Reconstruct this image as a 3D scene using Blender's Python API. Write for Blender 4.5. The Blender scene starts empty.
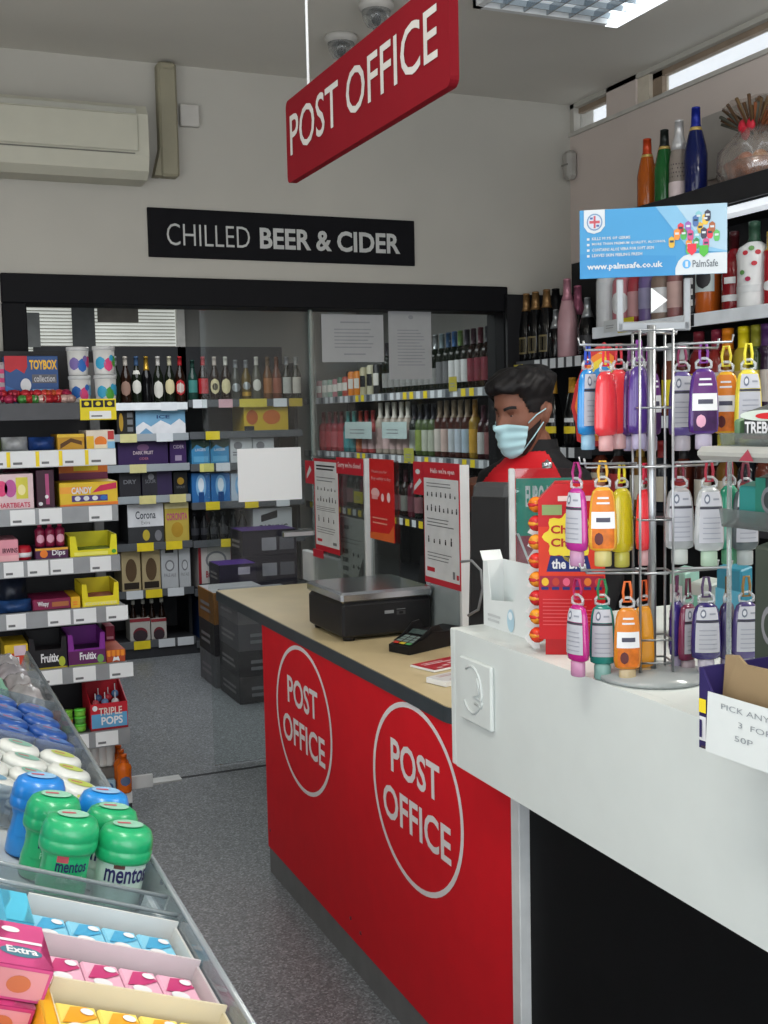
import bpy, math, random
from mathutils import Vector, Matrix
random.seed(7)
V = Vector
SC = bpy.context.scene
COL = SC.collection
PI = math.pi
# ------------------------------------------------------------------ camera and measuring
FPX, YAW, PITCH, ROLL, EYE = 1142.0, math.radians(23.2), math.radians(4.83), math.radians(-1.22), V((0, 0, 1.65))
FWD = V((math.sin(YAW)*math.cos(PITCH), math.cos(YAW)*math.cos(PITCH), -math.sin(PITCH)))
_r = V((math.cos(YAW), -math.sin(YAW), 0)); _u = _r.cross(FWD)
RGT = _r*math.cos(ROLL)+_u*math.sin(ROLL); UPV = -_r*math.sin(ROLL)+_u*math.cos(ROLL)
def ray(px, py): return RGT*((px-384)/FPX)-UPV*((py-512)/FPX)+FWD
def onx(px, py, x): d = ray(px, py); return EYE+d*(x/d.x)      # measured point of the photo on a plane of the room
def ony(px, py, y): d = ray(px, py); return EYE+d*(y/d.y)
def onz(px, py, z): d = ray(px, py); return EYE+d*((z-EYE.z)/d.z)
cam = bpy.data.cameras.new('camera'); camo = bpy.data.objects.new('camera', cam); COL.objects.link(camo)
M4 = Matrix((RGT, UPV, -FWD)).transposed().to_4x4(); M4.translation = EYE; camo.matrix_world = M4
cam.sensor_fit = 'VERTICAL'; cam.sensor_height = 24.0; cam.sensor_width = 18.0; cam.lens = FPX/1024*24.0
cam.clip_start = 0.02; cam.clip_end = 100; SC.camera = camo
SC.view_settings.view_transform = 'Standard'; SC.view_settings.look = 'None'
# ------------------------------------------------------------------ materials (all node based)
def lin(c):
    if isinstance(c, str):
        c = tuple(int(c[i:i+2], 16) for i in (0, 2, 4))
    o = []
    for x in c:
        x /= 255.0
        o.append(x/12.92 if x <= .04045 else ((x+.055)/1.055)**2.4)
    return tuple(o)+(1.0,)
_MC = {}
def mat(c, rough=.5, metal=0.0, vary=.08, nscale=14.0, emit=0.0, coat=0.0, bump=0.0, spec=.3):
    k = (c, rough, metal, vary, nscale, emit, coat, bump, spec)
    if k in _MC: return _MC[k]
    m = bpy.data.materials.new('mat_%d' % len(_MC)); m.use_nodes = True
    nt = m.node_tree; b = nt.nodes['Principled BSDF']
    b.inputs['Roughness'].default_value = rough; b.inputs['Metallic'].default_value = metal
    b.inputs['Coat Weight'].default_value = coat; b.inputs['Specular IOR Level'].default_value = spec if not coat else .5
    col = lin(c)
    tc = nt.nodes.new('ShaderNodeTexCoord'); no = nt.nodes.new('ShaderNodeTexNoise')
    no.inputs['Scale'].default_value = nscale; no.inputs['Detail'].default_value = 2
    nt.links.new(tc.outputs['Object'], no.inputs['Vector'])
    rp = nt.nodes.new('ShaderNodeValToRGB')
    rp.color_ramp.elements[0].position = .3; rp.color_ramp.elements[1].position = .7
    rp.color_ramp.elements[0].color = tuple(x*(1-vary) for x in col[:3])+(1,)
    rp.color_ramp.elements[1].color = tuple(min(1, x*(1+vary)) for x in col[:3])+(1,)
    nt.links.new(no.outputs['Fac'], rp.inputs['Fac']); nt.links.new(rp.outputs['Color'], b.inputs['Base Color'])
    if emit:
        nt.links.new(rp.outputs['Color'], b.inputs['Emission Color']); b.inputs['Emission Strength'].default_value = emit
    if bump:
        bp = nt.nodes.new('ShaderNodeBump'); bp.inputs['Strength'].default_value = bump; bp.inputs['Distance'].default_value = .01
        nt.links.new(no.outputs['Fac'], bp.inputs['Height']); nt.links.new(bp.outputs['Normal'], b.inputs['Normal'])
    _MC[k] = m
    return m
def clear(c='ffffff', gloss=.12, rough=.05, haze=0.0):
    k = ('clear', c, gloss, rough, haze)
    if k in _MC: return _MC[k]
    m = bpy.data.materials.new('mat_clear_%d' % len(_MC)); m.use_nodes = True; nt = m.node_tree
    nt.nodes.remove(nt.nodes['Principled BSDF']); out = nt.nodes['Material Output']
    tr = nt.nodes.new('ShaderNodeBsdfTransparent'); tr.inputs['Color'].default_value = lin(c)
    gl = nt.nodes.new('ShaderNodeBsdfGlossy'); gl.inputs['Roughness'].default_value = rough
    fr = nt.nodes.new('ShaderNodeLayerWeight'); fr.inputs['Blend'].default_value = .25
    ma = nt.nodes.new('ShaderNodeMath'); ma.operation = 'MULTIPLY_ADD'; ma.inputs[1].default_value = .5; ma.inputs[2].default_value = gloss*.4
    mx = nt.nodes.new('ShaderNodeMixShader')
    nt.links.new(fr.outputs['Fresnel'], ma.inputs[0]); nt.links.new(ma.outputs[0], mx.inputs[0])
    nt.links.new(tr.outputs[0], mx.inputs[1]); nt.links.new(gl.outputs[0], mx.inputs[2])
    last = mx
    if haze:
        df = nt.nodes.new('ShaderNodeBsdfDiffuse'); df.inputs['Color'].default_value = lin(c)
        m2 = nt.nodes.new('ShaderNodeMixShader'); m2.inputs[0].default_value = haze
        nt.links.new(mx.outputs[0], m2.inputs[1]); nt.links.new(df.outputs[0], m2.inputs[2]); last = m2
    nt.links.new(last.outputs[0], out.inputs['Surface']); _MC[k] = m
    return m
def speckle():
    m = bpy.data.materials.new('speckled_vinyl'); m.use_nodes = True; nt = m.node_tree; b = nt.nodes['Principled BSDF']
    tc = nt.nodes.new('ShaderNodeTexCoord'); a = nt.nodes.new('ShaderNodeTexVoronoi'); a.inputs['Scale'].default_value = 170
    n = nt.nodes.new('ShaderNodeTexNoise'); n.inputs['Scale'].default_value = 90; n.inputs['Detail'].default_value = 3
    n2 = nt.nodes.new('ShaderNodeTexNoise'); n2.inputs['Scale'].default_value = 1.4
    for x in (a, n, n2): nt.links.new(tc.outputs['Object'], x.inputs['Vector'])
    bw = nt.nodes.new('ShaderNodeSeparateColor'); nt.links.new(a.outputs['Color'], bw.inputs[0])
    rp = nt.nodes.new('ShaderNodeValToRGB'); e = rp.color_ramp.elements
    e[0].position = .0; e[0].color = lin('44474a'); e[1].position = 1.0; e[1].color = lin('adb0b3')
    for p, c in ((.35, '5e6265'), (.7, '787c80'), (.88, '989ca0')):
        q = e.new(p); q.color = lin(c)
    ad = nt.nodes.new('ShaderNodeMath'); ad.operation = 'MULTIPLY_ADD'; ad.inputs[1].default_value = .7
    mu = nt.nodes.new('ShaderNodeMath'); mu.operation = 'MULTIPLY'; mu.inputs[1].default_value = .34
    nt.links.new(n.outputs['Fac'], mu.inputs[0]); nt.links.new(bw.outputs[0], ad.inputs[0]); nt.links.new(mu.outputs[0], ad.inputs[2])
    nt.links.new(ad.outputs[0], rp.inputs['Fac']); nt.links.new(rp.outputs['Color'], b.inputs['Base Color'])
    mr = nt.nodes.new('ShaderNodeMath'); mr.operation = 'MULTIPLY_ADD'; mr.inputs[1].default_value = .25; mr.inputs[2].default_value = .3
    nt.links.new(n2.outputs['Fac'], mr.inputs[0]); nt.links.new(mr.outputs[0], b.inputs['Roughness'])
    return m
WHITE = mat('e6e8e8', .4, vary=.02); BLACK = mat('141416', .45, vary=.1, spec=.25); CHROME = mat('b9bcc0', .22, 1.0, vary=.03)
DGREY = mat('2b2c30', .5); MGREY = mat('6b6d70', .5); PAPER = mat('e4e6e8', .7, vary=.02); STRIP = mat('b4b8bc', .35, vary=.04)
INK = mat('26262a', .6); RED = mat('b41224', .38, vary=.03); YEL = mat('e8cf2a', .5); TAGW = mat('d5d9dd', .5, vary=.04); GOLD = mat('b89138', .3, .6)
ACRY = clear('f4f8f8', .10)
# ------------------------------------------------------------------ mesh builder
_TX = {}
def glyphs(s, bold):
    k = (s, bold)
    if k not in _TX:
        c = bpy.data.curves.new('t', 'FONT'); c.body = s; c.size = 1; c.resolution_u = 3 if len(s) < 14 else 1; c.offset = bold
        c.fill_mode = 'FRONT'
        o = bpy.data.objects.new('t', c); me = bpy.data.meshes.new_from_object(o)
        vs = [(v.co.x, v.co.y) for v in me.vertices]; fs = [tuple(p.vertices) for p in me.polygons]
        bpy.data.objects.remove(o); bpy.data.curves.remove(c); bpy.data.meshes.remove(me)
        xs = [v[0] for v in vs]; ys = [v[1] for v in vs]
        _TX[k] = (vs, fs, min(xs), max(xs), min(ys), max(ys))
    return _TX[k]
ORG = {}
class MB:
    def __init__(s): s.v = []; s.f = []; s.m = []; s.sm = []; s.mats = []
    def add(s, vs, fs, m, smooth=False):
        if m not in s.mats: s.mats.append(m)
        k = s.mats.index(m); n = len(s.v); s.v += [V(p) for p in vs]
        for f in fs: s.f.append(tuple(i+n for i in f)); s.m.append(k); s.sm.append(smooth)
        return s
    def box(s, lo, hi, m, c=0.0): return s.obox(lo, (hi[0]-lo[0], 0, 0), (0, hi[1]-lo[1], 0), (0, 0, hi[2]-lo[2]), m, c)
    def obox(s, o, a, b, c_, m, ch=0.0):
        o, a, b, c_ = V(o), V(a), V(b), V(c_)
        if ch <= 0:
            p = [o+a*i+b*j+c_*k for k in (0, 1) for j in (0, 1) for i in (0, 1)]
            return s.add(p, [(0, 2, 3, 1), (4, 5, 7, 6), (0, 1, 5, 4), (2, 6, 7, 3), (0, 4, 6, 2), (1, 3, 7, 5)], m)
        L = [a.length, b.length, c_.length]; t = [min(.45, ch/max(x, 1e-6)) for x in L]
        vs = []; ix = {}
        for i in (0, 1):
            for j in (0, 1):
                for k in (0, 1):
                    for ax in range(3):
                        w = [i, j, k]
                        for q in range(3):
                            if q != ax: w[q] = t[q] if w[q] == 0 else 1-t[q]
                        ix[(i, j, k, ax)] = len(vs); vs.append(o+a*w[0]+b*w[1]+c_*w[2])
        fs = []
        for ax in range(3):
            p, q = [x for x in range(3) if x != ax]
            for e in (0, 1):
                def key(x, y):
                    w = [0, 0, 0]; w[ax] = e; w[p] = x; w[q] = y; return ix[tuple(w)+(ax,)]
                f = [key(0, 0), key(1, 0), key(1, 1), key(0, 1)]
                fs.append(tuple(f))
            for x in (0, 1):
                for y in (0, 1):
                    def w2(e, al):
                        w = [0, 0, 0]; w[ax] = e; w[p] = x; w[q] = y; return ix[tuple(w)+(al,)]
                    fs.append((w2(0, p), w2(1, p), w2(1, q), w2(0, q)))
        for i in (0, 1):
            for j in (0, 1):
                for k in (0, 1): fs.append(tuple(ix[(i, j, k, x)] for x in range(3)))
        return s.add(vs, fs, m)
    def lathe(s, prof, m, c=(0, 0, 0), seg=14, ax=None, smooth=True, el=1.0):
        c = V(c); Z = V(ax).normalized() if ax is not None else V((0, 0, 1))
        X = Z.orthogonal().normalized() if ax is not None else V((1, 0, 0)); Y = Z.cross(X)
        vs = []; fs = []; n = len(prof)
        for r, z in prof:
            for i in range(seg):
                t = 2*PI*i/seg; vs.append(c+X*(r*math.cos(t))+Y*(r*el*math.sin(t))+Z*z)
        for k in range(n-1):
            for i in range(seg):
                j = (i+1) % seg; fs.append((k*seg+i, k*seg+j, (k+1)*seg+j, (k+1)*seg+i))
        if prof[0][0] > 1e-5: fs.append(tuple(range(seg))[::-1])
        if prof[-1][0] > 1e-5: fs.append(tuple((n-1)*seg+i for i in range(seg)))
        return s.add(vs, fs, m, smooth)
    def tube(s, pts, r, m, seg=6, closed=False, radii=None):
        pts = [V(p) for p in pts]; n = len(pts); vs = []; fs = []; up = None
        for i, p in enumerate(pts):
            a = pts[(i-1) % n] if (i > 0 or closed) else p; b = pts[(i+1) % n] if (i < n-1 or closed) else p
            d = (b-a).normalized()
            if up is None: up = d.orthogonal().normalized()
            up = (up-d*up.dot(d)); up = up.normalized() if up.length > 1e-6 else d.orthogonal().normalized()
            w = d.cross(up); rr = radii[i] if radii else r
            for k in range(seg):
                t = 2*PI*k/seg; vs.append(p+(up*math.cos(t)+w*math.sin(t))*rr)
        for i in range(n if closed else n-1):
            for k in range(seg):
                q = (k+1) % seg; j = (i+1) % n; fs.append((i*seg+k, i*seg+q, j*seg+q, j*seg+k))
        if not closed: fs.append(tuple(range(seg))[::-1]); fs.append(tuple((n-1)*seg+k for k in range(seg)))
        return s.add(vs, fs, m, True)
    def prism(s, pts, ext, m):
        pts = [V(p) for p in pts]; e = V(ext); n = len(pts)
        return s.add(pts+[p+e for p in pts], [tuple(range(n))[::-1], tuple(range(n, 2*n))]+[(i, (i+1) % n, n+(i+1) % n, n+i) for i in range(n)], m)
    def ball(s, c, r, m, seg=12, rings=8, sc=(1, 1, 1)):
        vs = []; fs = []; c = V(c)
        for k in range(rings+1):
            a = PI*k/rings
            for i in range(seg):
                t = 2*PI*i/seg; vs.append(c+V((r*sc[0]*math.sin(a)*math.cos(t), r*sc[1]*math.sin(a)*math.sin(t), r*sc[2]*math.cos(a))))
        for k in range(rings):
            for i in range(seg): j = (i+1) % seg; fs.append((k*seg+i, (k+1)*seg+i, (k+1)*seg+j, k*seg+j))
        return s.add(vs, fs, m, True)
    def grid(s, fn, nu, nv, m, smooth=True):
        vs = [fn(i/nu, j/nv) for j in range(nv+1) for i in range(nu+1)]; w = nu+1
        return s.add(vs, [(j*w+i, j*w+i+1, (j+1)*w+i+1, (j+1)*w+i) for j in range(nv) for i in range(nu)], m, smooth)
    def text(s, t, o, xd, yd, h, m, w=None, bold=0.0, al='L'):
        vs, fs, x0, x1, y0, y1 = glyphs(t, bold); o, xd, yd = V(o), V(xd).normalized(), V(yd).normalized()
        sy = h/(y1-y0); sx = w/(x1-x0) if w else sy
        ox = -x0 if al == 'L' else -(x0+x1)/2 if al == 'C' else -x1
        return s.add([o+xd*((x+ox)*sx)+yd*((y-y0)*sy) for x, y in vs], fs, m)
    def cylpatch(s, R, z0, z1, m, ha=1.0, oval=False, a0=-PI/2, c=(0, 0, 0), rows=None, cols=7, el=1.0):
        rows = rows or (8 if oval else 1); c = V(c)
        def fn(u, v):
            k = math.sqrt(max(0.0, 1-(2*v-1)**2)) if oval else 1.0
            t = a0+(2*u-1)*ha*k; return c+V((R*math.cos(t), R*el*math.sin(t), z0+(z1-z0)*v))
        return s.grid(fn, cols, rows, m)
    def build(s, name, parent=None, loc=None, label=None, cat=None, group=None, kind=None, mods=None):
        if parent is not None: org = ORG[parent]
        elif loc is not None: org = V(loc)
        else:
            lo = [min(p[i] for p in s.v) for i in range(3)]; hi = [max(p[i] for p in s.v) for i in range(3)]
            org = V(((lo[0]+hi[0])/2, (lo[1]+hi[1])/2, lo[2]))
        me = bpy.data.meshes.new(name); me.from_pydata([tuple(p-org) for p in s.v], [], s.f)
        for m in s.mats: me.materials.append(m)
        me.polygons.foreach_set('material_index', s.m); me.polygons.foreach_set('use_smooth', s.sm); me.update()
        o = bpy.data.objects.new(name, me); COL.objects.link(o); ORG[o] = org
        if parent is not None: o.parent = parent
        else: o.location = org
        return tag(o, label, cat, group, kind)
def tag(o, label=None, cat=None, group=None, kind=None):
    if label: o['label'] = label
    if cat: o['category'] = cat
    if group: o['group'] = group
    if kind: o['kind'] = kind
    return o
def thing(name, loc, label, cat, group=None):
    o = bpy.data.objects.new(name, None); o.empty_display_size = .05; COL.objects.link(o); o.location = loc; ORG[o] = V(loc)
    return tag(o, label, cat, group)
def struct(name, mb, parent=None):
    return mb.build(name, parent, loc=None if parent else (0, 0, 0), kind='structure' if parent is None else None)
def dup(root, loc, rz=0.0, label=None, group=None, rot=None, sc=None):
    r = root.copy(); COL.objects.link(r); r.location = loc; r.rotation_euler = rot or (0, 0, rz)
    if sc: r.scale = sc
    if label: r['label'] = label
    if group: r['group'] = group
    for ch in list(root.children):
        c = ch.copy(); COL.objects.link(c); c.parent = r
        for g in ch.children:
            d = g.copy(); COL.objects.link(d); d.parent = c
    return r
class Face:      # printed artwork on a flat face: o lower left corner, X and Y edge vectors
    def __init__(s, mb, o, X, Y, lift=.0012):
        s.mb = mb; s.o = V(o); s.X = V(X); s.Y = V(Y); s.n = s.X.cross(s.Y).normalized(); s.l = lift; s.k = 0
    def pt(s, u, v, k): return s.o+s.X*u+s.Y*v+s.n*(s.l*(1+.35*k))
    def rect(s, u0, v0, u1, v1, m, k=0):
        s.mb.add([s.pt(u0, v0, k), s.pt(u1, v0, k), s.pt(u1, v1, k), s.pt(u0, v1, k)], [(0, 1, 2, 3)], m); return s
    def poly(s, pts, m, k=0): s.mb.add([s.pt(u, v, k) for u, v in pts], [tuple(range(len(pts)))], m); return s
    def ell(s, u, v, ru, rv, m, k=1, n=18): return s.poly([(u+ru*math.cos(2*PI*i/n), v+rv*math.sin(2*PI*i/n)) for i in range(n)], m, k)
    def txt(s, t, u0, v0, u1, v1, m, bold=.0, k=2):
        s.mb.text(t, s.pt(u0, v0, k), s.X, s.Y, (v1-v0)*s.Y.length, m, w=(u1-u0)*s.X.length, bold=bold); return s
    def lines(s, u0, v0, u1, v1, n, m, k=1, fill=.5, rag=.25):
        h = (v1-v0)/n
        for i in range(n):
            s.rect(u0, v0+i*h, u1-(u1-u0)*rag*random.random(), v0+i*h+h*fill, m, k)
        return s
ORD = 'first second third fourth fifth sixth seventh eighth ninth tenth eleventh twelfth thirteenth fourteenth fifteenth sixteenth seventeenth eighteenth nineteenth twentieth'.split()
ORD += ['twenty-'+x for x in ORD[:9]]+['thirtieth']+['thirty-'+x for x in ORD[:9]]+['fortieth']
# ================================================================== the setting
WALLM = mat('b2afa7', .85, vary=.03, nscale=3); CEILM = mat('cecbc3', .9, vary=.03, nscale=2); COLDW = mat('84837f', .85, vary=.04, nscale=3)
FLOORM = speckle(); FRAMEM = mat('131316', .6, vary=.06, spec=.12)
CH = 3.212; YW = 5.125; XR = 3.28
struct('floor', MB().box((-1.8, -2.2, -.06), (XR+.12, YW, 0), FLOORM))
struct('floor_cold_room', MB().box((-.6, YW, -.06), (XR+.3, 8.6, -.001), FLOORM))
struct('ceiling', MB().box((-1.8, -2.2, CH), (XR+.12, YW+.14, CH+.08), CEILM))
struct('ceiling_cold_room', MB().box((-.6, YW+.14, 2.62), (XR+.3, 8.6, 2.7), COLDW))
b = MB(); b.box((-1.8, YW, 0), (.46, YW+.14, CH), WALLM); b.box((.46, YW, 2.28), (2.886, YW+.14, CH), WALLM); b.box((2.886, YW, 0), (XR, YW+.14, CH), WALLM)
struct('wall_back', b)
WALLR = mat('c9bdb6', .85, vary=.03, nscale=3)
b = MB(); b.box((XR, -2.2, 0), (XR+.12, YW+.14, 3.065), WALLR); b.box((XR, 4.56, 3.065), (XR+.12, 4.80, CH), WALLR); b.box((XR, 5.09, 3.065), (XR+.12, YW+.14, CH), WALLM)
b.box((XR-.012, -2.2, 3.05), (XR+.12, YW, 3.068), mat('b9b6b0', .7)); b.box((XR, -2.2, 3.190), (XR+.12, YW, CH), WALLM)
struct('wall_right', b)
struct('wall_left', MB().box((-1.95, -2.2, 0), (-1.8, YW, CH), WALLM))
struct('wall_far', MB().box((-.6, 8.45, 0), (XR+.3, 8.6, 2.7), COLDW))
struct('wall_far_left', MB().box((-.75, YW+.14, 0), (-.6, 8.6, 2.7), COLDW))
struct('wall_far_right', MB().box((3.42, YW+.14, 0), (3.57, 8.6, 2.7), COLDW))
b = MB(); b.box((.455, YW-.03, 2.158), (2.888, YW+.15, 2.282), FRAMEM, .004); b.box((.455, YW-.03, 0), (.555, YW+.15, 2.158), FRAMEM, .004); b.box((2.862, YW-.03, 0), (2.888, YW+.15, 2.158), FRAMEM, .004)
struct('trim_1', b)
b = MB(); b.box((.86, YW-.045, 0), (1.142, YW+.03, .008), mat('c6c8c6', .5)); b.box((1.142, YW-.012, -.0005), (2.862, YW+.012, .001), INK)
struct('trim_2', b)
# clerestory windows over the right wall: reveal, frame, pane
REV = mat('8d7d6c', .7)
for i, (y0, y1) in enumerate(((4.80, 5.09), (-1.2, 4.47))):
    w = MB().box((XR+.03, y0, 3.068), (XR+.055, y1, 3.088), mat('cfcbc4', .5)); w.box((XR+.03, y0, 3.165), (XR+.055, y1, 3.19), REV)
    if i: w.box((XR+.01, 4.47, 3.068), (XR+.12, 4.56, 3.19), mat('c9c0b0', .6)); w.box((XR+.03, 4.40, 3.068), (XR+.055, 4.47, 3.19), REV)
    o = struct('window_%d' % (i+1), w)
    MB().box((XR+.04, y0, 3.088), (XR+.044, y1, 3.165), clear('ffffff', .05)).build('pane', o)
# window with venetian blinds behind the beer shelves
p0 = ony(22, 303, 8.42); p1 = ony(177, 350, 8.42)
w = MB(); x0, x1, z0, z1 = p0.x, p1.x, 1.75, 2.5
for a in ((x0-.05, x0), (x1, x1+.06)): w.box((a[0], 8.40, z0-.04), (a[1], 8.452, z1+.04), mat('d8d6d0', .5))
w.box((x0, 8.40, z0-.04), (x1, 8.452, z0), WHITE); w.box((x0, 8.40, z1), (x1, 8.452, z1+.04), WHITE)
xm = ony(97, 320, 8.42).x
o = struct('window_3', w)
MB().box((x0, 8.44, z0), (x1, 8.449, z1), mat('dfe3dd', .5, vary=.12, nscale=3, emit=.55)).build('pane', o)
bl = MB()
for k in range(30):
    z = z0+.02+k*.0245
    bl.obox((x0+.01, 8.41, z), (x1-x0-.02, 0, 0), (0, .014, .007), (0, 0, .001), mat('b9b7ae', .6))
bl.build('blind', o); g = MB(); g.box((xm-.18, 8.395, z0), (xm-.02, 8.402, z1), mat('5a5d5e', .8)); g.box((xm+.0, 8.385, 2.36), (ony(138, 318, 8.4).x, 8.398, 2.47), mat('6c6963', .7)); g.box((x0+.02, 8.39, 2.18), (x0+.11, 8.4, 2.42), mat('8a8d8c', .7))
g.build('shade', o)
# glass partition and glass door of the chilled room
GLS = clear('f6f9f8', .03, .03, haze=.006)
dx0, dx1 = ony(205, 450, YW+.06).x, ony(313, 450, YW+.06).x
o = struct('window_4', MB().box((dx1+.004, YW+.05, 0), (2.862, YW+.062, 2.158), GLS))
MB().box((dx1-.006, YW+.045, 0), (dx1+.006, YW+.067, 2.158), clear('a9b8b4', .3, .1, haze=.35)).build('glass_edge', o)
o = struct('door_1', MB().box((dx0, YW+.075, .01), (dx1+.03, YW+.087, 2.15), GLS))
h = ony(305, 533, YW+.05); hb = MB(); hb.box((h.x-.12, YW+.025, h.z-.016), (h.x+.15, YW+.05, h.z+.016), CHROME, .006); hb.box((h.x-.02, YW+.05, h.z-.02), (h.x+.04, YW+.1, h.z+.02), CHROME, .004)
hb.build('door_handle', o)
# ---- papers on the glass
def sheet(name, lab, cat, px, y, mt=PAPER, th=.0012, draw=None):
    a = ony(px[0], px[1], y); c = ony(px[2], px[3], y); m = MB().box((a.x, y-th, c.z), (c.x, y, a.z), mt)
    if draw: draw(Face(m, (a.x, y-th, c.z), (c.x-a.x, 0, 0), (0, 0, a.z-c.z), .0006))
    return m.build(name, label=lab, cat=cat)
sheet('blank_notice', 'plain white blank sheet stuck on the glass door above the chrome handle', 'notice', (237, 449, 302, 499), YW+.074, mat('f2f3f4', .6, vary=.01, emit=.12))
LG = mat('8d8f92', .7)
sheet('notice', 'landscape white notice with printed lines taped inside the glass partition', 'notice', (321, 314, 384, 362), YW+.049, mat('a8a9aa', .7, vary=.03), draw=lambda F: (F.lines(.2, .3, .85, .75, 6, LG, fill=.3), F.rect(.3, .82, .78, .85, LG, 1), F.rect(.35, .15, .7, .18, LG, 1)))
sheet('notice', 'portrait white notice with a small crest taped to the glass partition', 'notice', (388, 310, 432, 379), YW+.049, mat('a5a6a7', .7, vary=.03), draw=lambda F: (F.lines(.2, .2, .85, .75, 12, LG, fill=.3), F.ell(.52, .9, .06, .03, LG)))
# ---- air conditioner, pipe cover, socket, signs, sensor on the back wall
a0 = ony(0, 90, 4.93); a1 = ony(150, 178, 4.93)
IV = mat('b9b7a8', .45, vary=.02); IV2 = mat('a5a49a', .5, vary=.02)
x0, x1 = a1.x-1.05, a1.x; z0, z1 = a1.z, ony(150, 103, 4.93).z
ac = thing('air_conditioner', ((x0+x1)/2, YW, z0), 'cream wall mounted air conditioner above the black door frame', 'air conditioner')
prof = [(YW, z0), (4.985, z0), (4.945, z0+.03), (4.925, z0+.09), (4.925, z1-.05), (4.96, z1-.008), (YW, z1)]
MB().prism([(x0, y, z) for y, z in prof], (x1-x0, 0, 0), IV).build('casing', ac)
f = MB(); f.box((x0+.01, 4.915, z0+.105), (x1-.045, 4.927, z1-.055), IV, .004); f.box((x0+.01, 4.922, z1-.05), (x1-.05, 4.95, z1-.03), IV2)
f.build('front_panel', ac)
f = MB(); f.obox((x0+.02, 4.936, z0+.082), (x1-x0-.17, 0, 0), (0, .022, -.056), (0, -.006, -.002), IV2, .002); f.build('air_vane', ac)
f = MB(); f.obox((x1-.135, 4.930, z0+.088), (.1, 0, 0), (0, .018, -.045), (0, -.003, -.001), mat('c2c0b4', .4)); f.box((x0+.01, 4.921, z0+.094), (x1-.06, 4.925, z0+.099), mat('6b6a62', .6)); f.build('display_window', ac)
d0 = ony(157, 62, 5.06); d1 = ony(180, 177, 5.06)
dc = MB(); BG = mat('8f8a76', .55, vary=.03); dc.box((d0.x, 5.055, d1.z), (d1.x, YW, CH-.01), BG, .01); dc.prism([(d0.x, 5.05, d1.z), (d0.x, 5.05, d1.z+.12), (d0.x-.03, 5.05, d1.z)], (0, .07, 0), BG)
dc.box((d0.x+.008, 5.045, CH-.04), (d1.x-.008, 5.06, CH-.012), BG, .008)
dc.build('pipe_cover', label='beige pipe cover running from the air conditioner up to the ceiling', cat='pipe cover')
s0 = ony(180, 103, YW-.03); s1 = ony(200, 127, YW-.03)
MB().box((s0.x, YW-.03, s1.z), (s1.x, YW, s0.z), mat('b9b6b0', .5), .004).build('junction_box', label='square white junction box on the wall beside the pipe cover', cat='electrical box')
b0 = ony(147, 207, YW-.01); b1 = ony(415, 266, YW-.01); zt = b0.z; zb = b1.z
sg = thing('cider_sign', ((b0.x+b1.x)/2, YW, zb), 'long black wall sign reading CHILLED BEER & CIDER above the door frame', 'sign')
MB().box((b0.x, YW-.012, zb), (b1.x, YW, zt), mat('17171a', .7, spec=.08), .002).build('sign_board', sg)
LT = mat('b9bab8', .6); t = MB(); zc = ony(167, 245, YW-.013).z; hh = ony(167, 223, YW-.013).z-zc
t.text('CHILLED', (ony(167, 240, YW-.014).x, YW-.0135, zc), (1, 0, 0), (0, 0, 1), hh, LT, w=ony(250, 240, YW-.014).x-ony(167, 240, YW-.014).x, bold=-.008)
t.build('lettering', sg); t = MB()
t.text('BEER & CIDER', (ony(260, 240, YW-.014).x, YW-.0135, zc), (1, 0, 0), (0, 0, 1), hh, LT, w=ony(400, 240, YW-.014).x-ony(260, 240, YW-.014).x, bold=.028)
t.build('lettering', sg)
p = onx(570, 165, XR-.03); sb = MB(); sb.box((XR-.06, p.y-.035, p.z-.075), (XR, p.y+.035, p.z+.07), mat('a3a09a', .5), .018); sb.box((XR-.066, p.y-.026, p.z-.005), (XR-.058, p.y+.026, p.z+.002), mat('7d7b76', .4), .001)
sb.build('motion_sensor', label='small white motion sensor high in the room corner on right wall', cat='sensor')
# hanging sign
SX = .8; y0 = onx(285.5, 103, SX).y; y1 = onx(450.5, 82, SX).y; z0 = onx(288, 184, SX).z; z1 = onx(285.5, 102.5, SX).z
hs = thing('hanging_sign', (SX+.012, (y0+y1)/2, z0), 'red hanging sign with white capital letters suspended from the ceiling by cables', 'sign')
SR = mat('6a0e18', .7, vary=.03, spec=.08)
pl = MB(); n = 5; rr = .014; pts = []
for cy, cz, a in ((y1+rr, z0+rr, PI), (y0-rr, z0+rr, 1.5*PI), (y0-rr, z1-rr, 0), (y1+rr, z1-rr, .5*PI)):
    for k in range(n):
        t_ = a+k/(n-1)*PI/2; pts.append((SX, cy+rr*math.cos(t_), cz+rr*math.sin(t_)))
pl.prism(pts, (.015, 0, 0), SR); pl.build('sign_panel', hs)
SWT = mat('aaa6a2', .6); t = MB(); ya = onx(291, 150, SX).y; yb = onx(438, 40, SX).y; za = onx(291, 157, SX).z; zb2 = onx(438, 8, SX).z
t.text('POST OFFICE', (SX-.0012, ya, za+.001), (0, -1, 0), (0, 0, 1), onx(291, 116, SX).z-za, SWT, w=ya-yb, bold=.006); t.build('lettering', hs)
yc = onx(305, 90, SX).y; cb = MB(); cb.tube([(SX+.0075, yc, z1-.01), (SX+.0075, yc, CH)], .0028, WHITE); cb.build('cable', hs)
yc2 = y1+.12; cb = MB(); cb.tube([(SX+.0075, yc2, z1-.01), (SX+.0075, yc2, CH)], .0028, WHITE); cb.build('cable', hs)
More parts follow.
